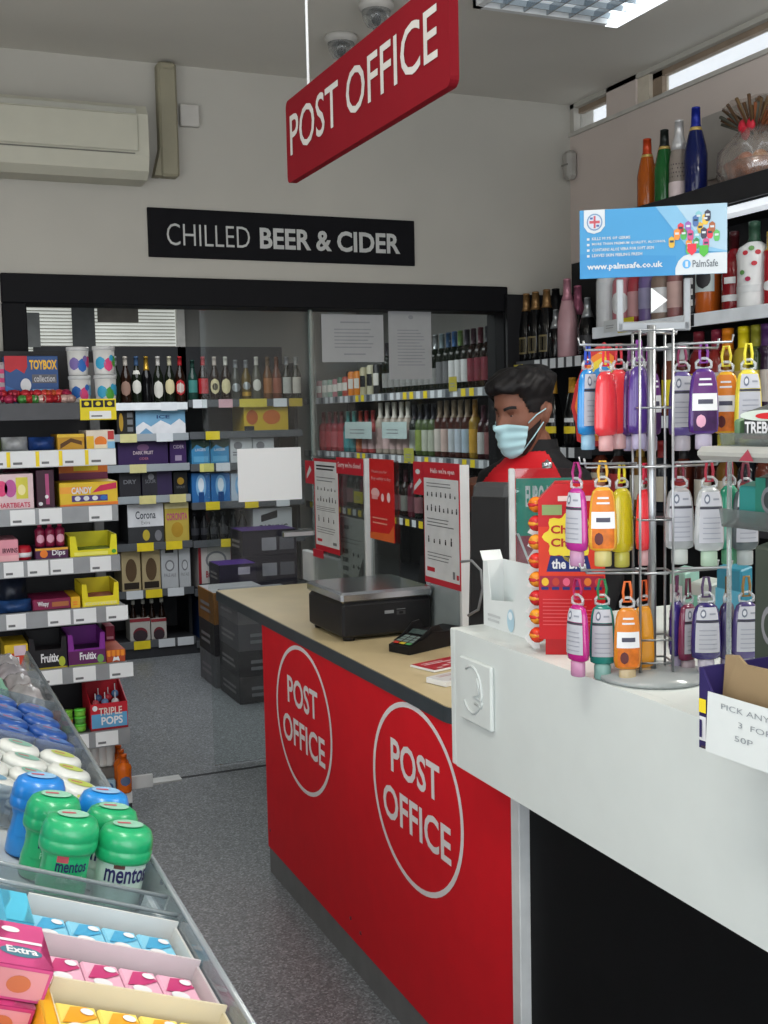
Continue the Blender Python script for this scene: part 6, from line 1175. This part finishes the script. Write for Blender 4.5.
# rainbow edged backing card behind the blue sanitiser
q = at(588, 438, DK+.055); m = MB(); pts = [(0, 0), (-.02, .01), (-.022, .04), (-.03, .07), (-.022, .11), (-.01, .14), (.005, .17), (.03, .185), (.05, .17), (.05, 0)]
for k, (c_, s_) in enumerate((('b02a2a', 1.0), ('d87a2a', .88), ('d8c03a', .76), ('3a8ac8', .62))): m.prism([q+CX*(.025+(x-.025)*s_)+Zv*(.08+(z-.08)*s_-.015)-CY*.0008*k for x, z in pts], CY*-.0006, mat(c_, .5))
m.tube([q+CX*.02+Zv*.15, q+CX*.03+Zv*(ZT[0]-q.z)], .0018, STL, 5)
m.build('rainbow_card', label='rainbow edged hanging card behind the blue hand sanitiser', cat='card')
# ------------------------------------------------------------------ clear tiered stand and packs at the right end
tx0, ty = 1.22, 1.22
ts = thing('acrylic_stand', (1.33, ty, WT), 'clear acrylic tiered display stand on the counter at the right edge', 'display stand')
def rp(px, py, x): return onx(px, py, x)
XS_ = 1.22; m = MB()
zA = rp(735, 452, XS_).z; zB = rp(735, 528, XS_).z; yL = rp(722, 440, XS_).y; yR = yL-.55
HZ = clear('d4dcdc', .25, .06, haze=.06)
for z in (zA, zB):
    s_ = MB(); s_.obox((XS_, yR, z), (.20, 0, .05), (0, yL-yR, 0), (0, 0, .004), HZ); s_.obox((XS_, yR, z), (.003, 0, 0), (0, yL-yR, 0), (-.006, 0, .03), HZ); s_.build('tray', ts)
for y in (yL-.008, yR):
    for x in (XS_+.012, XS_+.19):
        s_ = MB(); s_.tube([(x, y+.004, WT), (x, y+.004, zA+(.01 if x < XS_+.1 else .10))], .004, clear('d8e0e0', .3, .08, haze=.25), 8); s_.build('upright', ts)
def tpack(px, py, z, w, h, d, col, lab, draw=None, name='sweet_packet', cat='packet', x=XS_+.012):
    y = rp(px, py, x).y; m = MB(); o_ = V((x, y, z)); m.obox(o_, (0, -w, 0), (d, 0, d*.25), (0, 0, h), mat(col, .4, vary=.06), .003)
    F = Face(m, o_, V((0, -w, 0)), V((0, 0, h)))
    if draw: draw(F)
    return m.build(name, label=lab, cat=cat)
zt_ = zA+.020
tpack(743, 425, zt_, .112, .042, .06, '3a3f40', 'dark mint packet with white lettering and red flash on the upper clear tray', lambda F: (F.rect(0, 0, 1, .14, mat('8a4a50', .5)), F.txt('TREBOR', .06, .2, .80, .66, W_, .03, 3), F.ell(.45, .88, .5, .2, mat('c8d4cc', .5)), F.ell(.55, .86, .28, .12, mat('c82a30', .5), 3)), name='mint_packet')
tpack(733, 460, zt_-.0, .012, .03, .05, '5a7a5a', 'thin green edged packet beside the mint packet')
m = MB(); y = rp(722, 460, XS_+.0).y; m.obox((XS_-.055, y-.25, zA-.012), (.05, 0, .0), (0, .25, 0), (0, 0, .022), mat('9fa09c', .4), .008); F = Face(m, (XS_-.055, y, zA-.012), (0, -.25, 0), (0, 0, .022)); F.poly([(.42, .1), (.5, .9), (.55, .1)], mat('9a3a4a', .5)); m.build('rolled_packet', label='pale grey tube shaped packet on the front lip below the mint packet', cat='packet')
tpack(756, 487, zB+.006+.0, .09, .075, .03, '3c4446', 'dark pack with pale round symbol on the lower clear tray', lambda F: (F.ell(.35, .55, .2, .28, GRYL), F.ell(.35, .55, .13, .18, mat('3c4446', .5), 3), F.rect(0, .0, .25, 1, mat('2a7a6a', .5))), name='vape_pack', cat='pack')
tpack(738, 500, zB+.006, .05, .06, .03, '2f8a86', 'teal pack beside dark pack on the lower clear tray', None, 'vape_pack', 'pack')
tpack(754, 565, WT+.0, .13, rp(756, 545, XS_-.02).z-WT, .03, '3a423a', 'tall dark olive pack with pale ring standing under the clear trays', lambda F: (F.ell(.3, .55, .16, .12, GRYL), F.ell(.3, .55, .11, .08, mat('3a423a', .5), 3), F.rect(0, .06, 1, .14, YEL, 2)), 'vape_pack', 'pack', XS_-.035)
tpack(716, 560, WT+.0, .07, .16, .03, '2f7f96', 'blue pack standing behind the sanitisers under the clear trays', lambda F: (F.rect(0, .5, 1, .75, mat('5ab0cc', .5)), F.rect(.2, .1, .8, .3, BLACK, 2)), 'vape_pack', 'pack', 1.45)
tpack(690, 580, WT+.0, .06, .12, .04, 'b7c4be', 'pale green white carton behind the sanitisers', lambda F: (F.rect(0, .3, .4, .8, mat('7ac0a8', .5)), F.rect(.5, .2, .9, .5, mat('c86a4a', .5))), 'carton', 'carton', 1.45)
tpack(669, 585, WT+.0, .05, .13, .04, '8fb8ac', 'small mint green carton behind the stand pole', lambda F: F.rect(.1, .5, .9, .8, W_), 'carton', 'carton', 1.47)
# chocolate box with hand written note
ux = V((.06, -.998, 0)).normalized(); uy = V((.998, .06, 0)).normalized()
bxo = V((1.0, 1.248, WT))
cbx = thing('chocolate_box', bxo+ux*.11+uy*.09, 'open purple and brown chocolate box with hand written note at the right edge', 'box')
Wb, Db, Hb = .26, .25, .112; PU = mat('2c2358', .45); BRN = mat('8f7a5c', .7, vary=.06)
m = MB(); o_ = bxo; tw = .004
m.obox(o_, ux*tw, uy*Db, Zv*Hb, PU); m.obox(o_+ux*(Wb-tw), ux*tw, uy*Db, Zv*Hb, PU); m.obox(o_+uy*(Db-tw)+ux*tw, ux*(Wb-2*tw), uy*tw, Zv*(Hb+.035), BRN); m.obox(o_+ux*tw, ux*(Wb-2*tw), uy*Db, Zv*.004, BRN)
m.prism([o_+ux*tw, o_+ux*(Wb-tw), o_+ux*(Wb-tw)+Zv*Hb, o_+ux*(Wb-.03)+Zv*Hb*.65, o_+ux*.03+Zv*Hb*.65, o_+ux*tw+Zv*Hb], uy*tw, PU)
m.build('carton', cbx)
m = MB(); m.prism([o_+ux*.012+uy*.03+Zv*.06, o_+ux*(Wb-.004)+uy*.03+Zv*.055, o_+ux*(Wb-.004)+uy*.036+Zv*(Hb+.012), o_+ux*.05+uy*.036+Zv*(Hb+.008), o_+ux*.035+uy*.036+Zv*(Hb+.018), o_+ux*.012+uy*.036+Zv*(Hb+.015)], uy*.004, BRN); m.prism([o_+ux*.14+uy*.026+Zv*.05, o_+ux*.235+uy*.026+Zv*.05, o_+ux*.235+uy*.026+Zv*.11], uy*.002, mat('4a2a8a', .4)); m.build('liner', cbx)
m = MB(); no = o_+ux*.018-uy*.005-Zv*.0; X3 = ux*.27; Y3 = Zv*.082+uy*.004; m.obox(no, X3, uy*.0008, Y3, mat('d3d8d8', .6, vary=.02)); F = Face(m, no, X3, Y3, .0006); PN = mat('8d9399', .7)
F.txt('PICK ANY', .10, .78, .42, .87, PN, -.005); F.txt('3  FOR', .22, .56, .44, .65, PN, -.005); F.txt('50P', .20, .33, .32, .42, PN, -.005); m.build('note', cbx)
m = MB(); F = Face(m, o_, ux*.016, Zv*Hb); F.rect(.1, .1, .9, .4, W_); F.rect(.2, .14, .5, .36, PU, 3); F.rect(.1, .45, .95, .62, YEL, 2); m.build('side_print', cbx)
for k, (a, c_, h_) in enumerate(((.05, 'c8c4d0', .085), (.085, '5a4a9a', .088), (.115, 'd0a8a8', .09), (.145, 'c8c8c8', .092), (.175, '9a4a5a', .088), (.205, '7a5a9a', .09))):
    b_ = MB(); cc = o_+ux*a+uy*.10+Zv*(.005+h_*.5); b_.obox(cc-ux*.012-uy*.04-Zv*h_*.5, ux*.024, uy*.08, Zv*h_, mat(c_, .3, vary=.3, nscale=40), .006); b_.build('chocolate_bar', label='%s wrapped chocolate bar, %s from the left in the purple box' % (('silver', 'violet', 'pink', 'pale silver', 'red', 'purple')[k], ORD[k]), cat='chocolate bar', group='bars standing in the purple chocolate box')
# ================================================================== gum and mint display on the left
AL = math.radians(22); T0 = V((.29, 0, 1.05)); TN = V((math.sin(AL), 0, math.cos(AL))); TU = V((math.cos(AL), 0, -math.sin(AL))); TV = V((0, 1, 0))
def tr(u, v, h): return T0+TU*u+TN*h+TV*v
gd = thing('gum_display', (0, 1.8, 0), 'white sloping gum and mint display with clear front edge, bottom left', 'display stand')
MB().box((-.34, .55, 0), (.20, 3.1, .88), mat('c9cccd', .5)).build('cabinet', gd)
m = MB(); m.obox(tr(-.62, .55, -.077), TU*.60, TV*2.55, TN*.018, mat('b9bec0', .4)); m.build('sloping_shelf', gd)
LIPM = clear('dfe6ea', .3, .05, haze=.10)
m = MB(); m.obox(tr(-.004, .55, -.075), TU*.006, TV*2.5, TN*.085, LIPM); m.build('front_lip', gd)
m = MB(); m.tube([tr(0, .55, .01), tr(0, 3.05, .01)], .004, clear('b9c2c8', .5, .1, haze=.35), 6); m.build('lip_edge', gd)
for v in (1.395, 1.335): m = MB(); m.obox(tr(-.6, v, -.055), TU*.6, TV*.004, TN*(.055 if v > 1.37 else .05), LIPM); m.tube([tr(-.6, v, .0), tr(-.002, v, .0)], .0028, clear('c4ced2', .5, .1, haze=.35), 5); m.build('divider', gd)
for v in (1.725, 2.09, 2.475): m = MB(); m.obox(tr(-.6, v, -.055), TU*.6, TV*.004, TN*.06, LIPM); m.build('divider', gd)
# three white gum trays with packs
def gumtray(v0, v1, wall, lab, pk, names, grp):
    m = MB(); M_ = mat(wall, .5, vary=.03); u0, u1 = -.188, -.006; b_ = -.055
    m.obox(tr(u0, v0, b_), TU*(u1-u0), TV*.003, TN*.030, M_); m.obox(tr(u0, v1-.003, b_), TU*(u1-u0), TV*.003, TN*.055, M_); m.obox(tr(u1-.003, v0+.003, b_), TU*.003, TV*(v1-v0-.006), TN*.048, M_); m.obox(tr(u0, v0+.003, b_), TU*.003, TV*(v1-v0-.006), TN*.04, M_); m.obox(tr(u0+.003, v0+.003, b_), TU*(u1-u0-.006), TV*(v1-v0-.006), TN*.002, M_)
    m.build('gum_tray', label=lab, cat='tray', group=grp)
    n = 4; w = (u1-u0-.012)/n
    for k in range(n):
        p = MB(); o_ = tr(u0+.005+k*w, v0+.010, b_+.003); p.obox(o_, TU*(w-.0015), TV*(v1-v0-.024), TN*.034, mat(pk[0], .35, vary=.05), .002)
        F = Face(p, o_+TN*.0342, TU*(w-.0015), TV*(v1-v0-.024), .0008); F.poly([(.05, .45), (.35, .9), (.75, .95), (.95, .7), (.5, .5)], mat(pk[1], .4)); F.ell(.4, .35, .25, .12, W_, 2); F.rect(.55, .1, .95, .2, mat(pk[1], .4), 2); F.rect(0, 0, 1, .08, W_, 2); F.ell(.72, .8, .16, .09, W_, 3)
        p.build('gum_pack', label=names % ORD[k], cat='gum', group=grp+' packs')
gumtray(1.215, 1.315, 'd0cfcc', 'white gum tray with pale blue packs, farthest of the three trays', ('7ec3de', '3f9cc8'), 'pale blue gum pack in the farthest white tray, %s from left', 'white gum trays')
gumtray(1.108, 1.208, 'cdc3c6', 'white gum tray with pink packs, middle of the three trays', ('dca8be', 'b8346e'), 'pink gum pack in the middle white tray, %s from left', 'white gum trays')
gumtray(1.0, 1.10, 'd3c9ae', 'cream gum tray with yellow packs, nearest of the three trays', ('e6cf66', 'dd9a22'), 'yellow gum pack in the nearest cream tray, %s from left', 'white gum trays')
# gum boxes stacked at the left
def gbox(u0, v0, h0, du, dv, dh, c1, c2, lab, art=True):
    m = MB(); o_ = tr(u0, v0, h0); m.obox(o_, TU*du, TV*dv, TN*dh, mat(c1, .35, vary=.04), .001)
    F = Face(m, o_+TN*dh, TV*-0+TU*du, TV*dv, .0006); F.rect(0, 0, 1, 1, mat(c1, .35), 0); F.poly([(0, .3), (.35, .7), (.3, 1), (0, 1)], mat(c2, .4)); F.poly([(.6, 0), (1, 0), (1, .8), (.85, .4)], mat(c2, .4))
    if art: F.ell(.5, .3, .36, .12, mat('4a7a8c', .4), 2); F.txt('Extra', .25, .25, .78, .4, W_, .03, 4); F.ell(.4, .8, .16, .07, W_, 3); F.rect(.1, .5, .9, .56, W_, 3)
    G_ = Face(m, o_, TU*du, TN*dh, .0006); G_.rect(.06, .1, .94, .9, mat(c2 if not art else 'c88a92', .4, vary=.1)); G_.ell(.5, .5, .2, .25, mat('b86a4a', .4), 2)
    return m.build('gum_box', label=lab, cat='gum box')
gbox(-.257, 1.055, -.010, .056, .100, .032, 'c24a80', 'a82a62', 'pink gum box with blue oval logo on top of the stack at bottom left')
gbox(-.262, 1.045, -.043, .054, .10, .032, 'b83a72', 'c88a9a', 'dark pink gum box under the one with blue oval logo at bottom left', False)
gbox(-.262, .90, -.057, .066, .14, .026, 'e0a81e', 'e8c44a', 'golden yellow gum box in front of the pink stack at bottom left', False)
gbox(-.325, 1.035, -.012, .066, .105, .032, 'c86a92', 'a82a62', 'pink gum box cut by the left edge beside the blue oval logo one', False)
gbox(-.345, .92, -.057, .080, .10, .034, 'd0d4d8', '8aa0c0', 'silver blue gum pack cut by the left edge', False)
gbox(-.206, .93, -.0575, .013, .19, .052, 'e2a41e', 'e8b43a', 'upright yellow gum box end beside the cream tray', False)
gbox(-.222, 1.222, -.055, .030, .085, .055, '4fb4d4', '7ad0e4', 'turquoise gum box standing left of the farthest white tray', False)
# gum bottles
def gum(cap, bodyc, lab, uv, h=-.055, s=1.04, name='gum_bottle', text='mentos', lid=None, big=False, sub='PURE FRESH', squat=False):
    R = .0335*s; m = MB(); CM = mat(cap, .3, vary=.03, coat=.3); BM = mat(bodyc, .3, vary=.05, coat=.3)
    o = m.lathe([(R*.86, 0), (R*.92, .004), (R*.92, .024*s), (R*.86, .034*s), (R*.84, .05*s), (R*.96, .062*s), (R*.98, .064*s)], BM, seg=28).build(name, loc=(0, 0, 0), label=lab, cat='gum bottle', group='mint gum bottles')
    c_ = MB(); c_.lathe([(R*1.02, .062*s), (R*1.06, .066*s), (R*1.06, .076*s), (R*1.03, .0775*s), (R*1.05, .079*s), (R*1.02, .090*s), (R*.90, .099*s), (R*.70, .103*s), (0, .104*s)], CM, seg=28); cp = c_.build('cap', o)
    l = MB(); n = 20; l.add([(R*.58*math.cos(2*PI*k/n), R*.46*math.sin(2*PI*k/n), .1052*s) for k in range(n)], [tuple(range(n))], lid or mat('8fc4ac' if cap == GC else '8ab8dc', .4)); l.add([(-R*.4, -R*.05, .1056*s), (R*.1, -R*.05, .1056*s), (R*.1, R*.12, .1056*s), (-R*.4, R*.12, .1056*s)], [(0, 1, 2, 3)], mat('b8485a', .4)); l.build('lid_label', cp)
    l = MB(); vs, fs, x0, x1, y0, y1 = glyphs(text or 'mentos', .02); Hh = .0125*s if not big else .0195*s; Wd_ = 1.25 if not big else 1.9; a0 = -PI/2+.12
    l.cylpatch(R*.935, .028*s, .058*s, BM if not big else mat('c3d8cd', .4), 1.5 if big else .95)
    zb = .042*s if not big else .039*s
    if text: l.add([(R*.955*math.cos(a0+((x-x0)/(x1-x0)-.5)*Wd_), R*.955*math.sin(a0+((x-x0)/(x1-x0)-.5)*Wd_), zb+(y-y0)/(y1-y0)*Hh) for x, y in vs], fs, mat('2a2a5a', .4))
    if text: l.cylpatch(R*.95, zb+Hh*.9, zb+Hh*.9+.008*s, mat('b8505a', .4) if not big else mat('5a3a34', .4), .22, a0=a0-.4)
    if not big and text:
        vs, fs, x0, x1, y0, y1 = glyphs(sub, .02); l.add([(R*.955*math.cos(a0+((x-x0)/(x1-x0)-.5)*1.0), R*.955*math.sin(a0+((x-x0)/(x1-x0)-.5)*1.0), .0295*s+(y-y0)/(y1-y0)*.008*s) for x, y in vs], fs, mat('9fdcb8', .4))
    l.build('label', o)
    if squat: o.location = tr(uv[0], uv[1], -.0555); o.rotation_euler = (0, AL, 0); o.scale = (1.08, 1.08, .56); return o
    LN = .22; o.location = tr(uv[0], uv[1], .054)-V((math.sin(LN), 0, math.cos(LN)))*.104*s; o.rotation_euler = (0, LN, 0); return o
GC, GBd = '1fa268', '22b070'
def top(px, py): 
    d = ray(px, py); k = ((T0+TN*.049-EYE).dot(TN))/d.dot(TN); p = EYE+d*k-T0; return (p.dot(TU), (EYE+d*k).y)
gum(GC, GBd, 'green mint gum bottle, front left of the four green ones', top(72, 818)); gum(GC, 'bcd8cc', 'green capped pale mint gum bottle with large lettering, front right', top(127, 828), big=True)
a = top(72, 818); b2 = top(127, 828)
gum(GC, GBd, 'green mint gum bottle behind the front left one', (a[0]-.012, a[1]+.077)); gum(GC, 'bcd8cc', 'green capped mint gum bottle behind the front right one', (b2[0]-.006, b2[1]+.073), big=True)
gum('1f7fd0', '2a90e0', 'blue mint gum bottle on the left behind the green ones', (a[0]-.022, a[1]+.158)); gum('1f8ad8', '2a90e0', 'blue capped gum bottle on the right behind the green ones', (b2[0]-.004, b2[1]+.148), text='mentos')
# white capped bottles, dark blue ones and bags further along
LGR = mat('7fb4a4', .4); LYG = mat('b8c85a', .4); LBL2 = mat('6a9ab8', .4); k = 0
for i in range(12):
    u, v = (-.042, -.117, -.192)[i % 3]-.002*(i//3), 1.765+.088*(i//3)+(i*7 % 3)*.004
    gum('d8dcd8', 'd3d8d6', 'white capped gum pot, %s of the white rows counted from the front' % ORD[i], (u, v), s=1.0, lid=(LYG, LGR, LBL2, LGR)[(i*5+i//3) % 4], text=None, squat=True, name='gum_pot')
for i, (u, v) in enumerate(((-.265, 1.47), (-.275, 1.56), (-.27, 1.65))): gum('9cc8e0', '7ab4d8', 'pale blue gum bottle by the left edge, %s from the front' % ORD[i], (u, v), s=1.0, text=None)
for i in range(12):
    u, v = (-.044, -.119, -.194)[i % 3]-.002*(i//3), 2.128+.088*(i//3)+(i*5 % 3)*.004
    gum('1f4f9c', '1d4488', 'dark blue capped gum pot, %s of the blue rows counted from the front' % ORD[i], (u, v), s=1.0, lid=mat('3f6fb4', .35), text=None, squat=True, name='gum_pot')
for i, (u, v, c_, nm) in enumerate(((-.05, 2.53, 'a9a6a8', 'silver'), (-.055, 2.64, 'a5a3a6', 'pale silver'), (-.125, 2.52, '7fae98', 'green and white'), (-.14, 2.63, 'c8c0c0', 'white and red'), (-.20, 2.56, 'b85a60', 'red'), (-.06, 2.75, '9d9aa0', 'grey silver'), (-.14, 2.74, 'a8606c', 'dull red'), (-.06, 2.87, 'a09ea2', 'far silver'))):
    m = MB(); w, l = .075, .10; BMt = mat(c_, .2, .25, vary=.35, nscale=22); rdx = random.Random(i)
    for s_ in (1, -1):
        def fb(uu, vv):
            b_ = (math.sin(PI*uu)*math.sin(PI*vv))**.45*.03; rz = .5+.3*math.sin(i); du, dv = (uu-.5)*w, (vv-.5)*l
            return tr(u+du*math.cos(rz)-dv*math.sin(rz)*.3, v+du*.3*math.sin(rz)+dv, -.018+s_*b_+.010*vv+.004*math.sin(uu*15+i)*math.sin(vv*11))
        m.grid((lambda a_, b_: fb(a_, b_)) if s_ > 0 else (lambda a_, b_: fb(1-a_, b_)), 10, 10, BMt)
    for s_ in (-.5, .5): pass
    m.build('sweet_bag', label='%s crinkled sweet bag, %s along the far part of the gum display' % (nm, ORD[i]), cat='bag', group='crinkled bags on the gum display')
m = MB(); m.obox(tr(-.012, 1.36, -.05), TU*.012, TV*.09, TN*.03, PAPER); m.build('price_label', gd)
# ================================================================== light
w = bpy.data.worlds.new('world'); SC.world = w; SC.view_settings.exposure = -.15; w.use_nodes = True
w.node_tree.nodes['Background'].inputs['Color'].default_value = (.88, .94, 1.0, 1); w.node_tree.nodes['Background'].inputs['Strength'].default_value = 1.9
def area(name, loc, rot, sx, sy, power, col=(1, 1, 1)):
    l = bpy.data.lights.new(name, 'AREA'); l.shape = 'RECTANGLE'; l.size = sx; l.size_y = sy; l.energy = power; l.color = col
    o = bpy.data.objects.new(name, l); COL.objects.link(o); o.location = loc; o.rotation_euler = rot
    return o
area('shop_front_light', (-.4, -2.1, 1.7), (PI/2*.97, 0, 0), 3.2, 2.2, 62, (.93, .97, 1))
area('side_window_light', (-1.72, .9, 1.25), (0, -PI/2, 0), 1.9, 3.6, 66, (.95, .98, 1))
for x, y in ((.2, .9), (2.35, 1.3), (-.8, 2.7)):
    area('ceiling_fill', (x, y, CH-.32), (0, 0, 0), .3, 1.2, (8, 20, 0, 32)[int(x+1)], (1, .98, .93)); area('ceiling_fill_up', (x, y, CH-.30), (PI, 0, 0), .3, 1.2, (8, 16, 0, 26)[int(x+1)], (1, .97, .92))  # unseen hanging lights, added as fill for the shop below and the ceiling above
area('cold_room_lamp', (1.5, 6.5, 2.58), (0, 0, 0), 1.4, 1.8, 52, (.95, .98, 1))
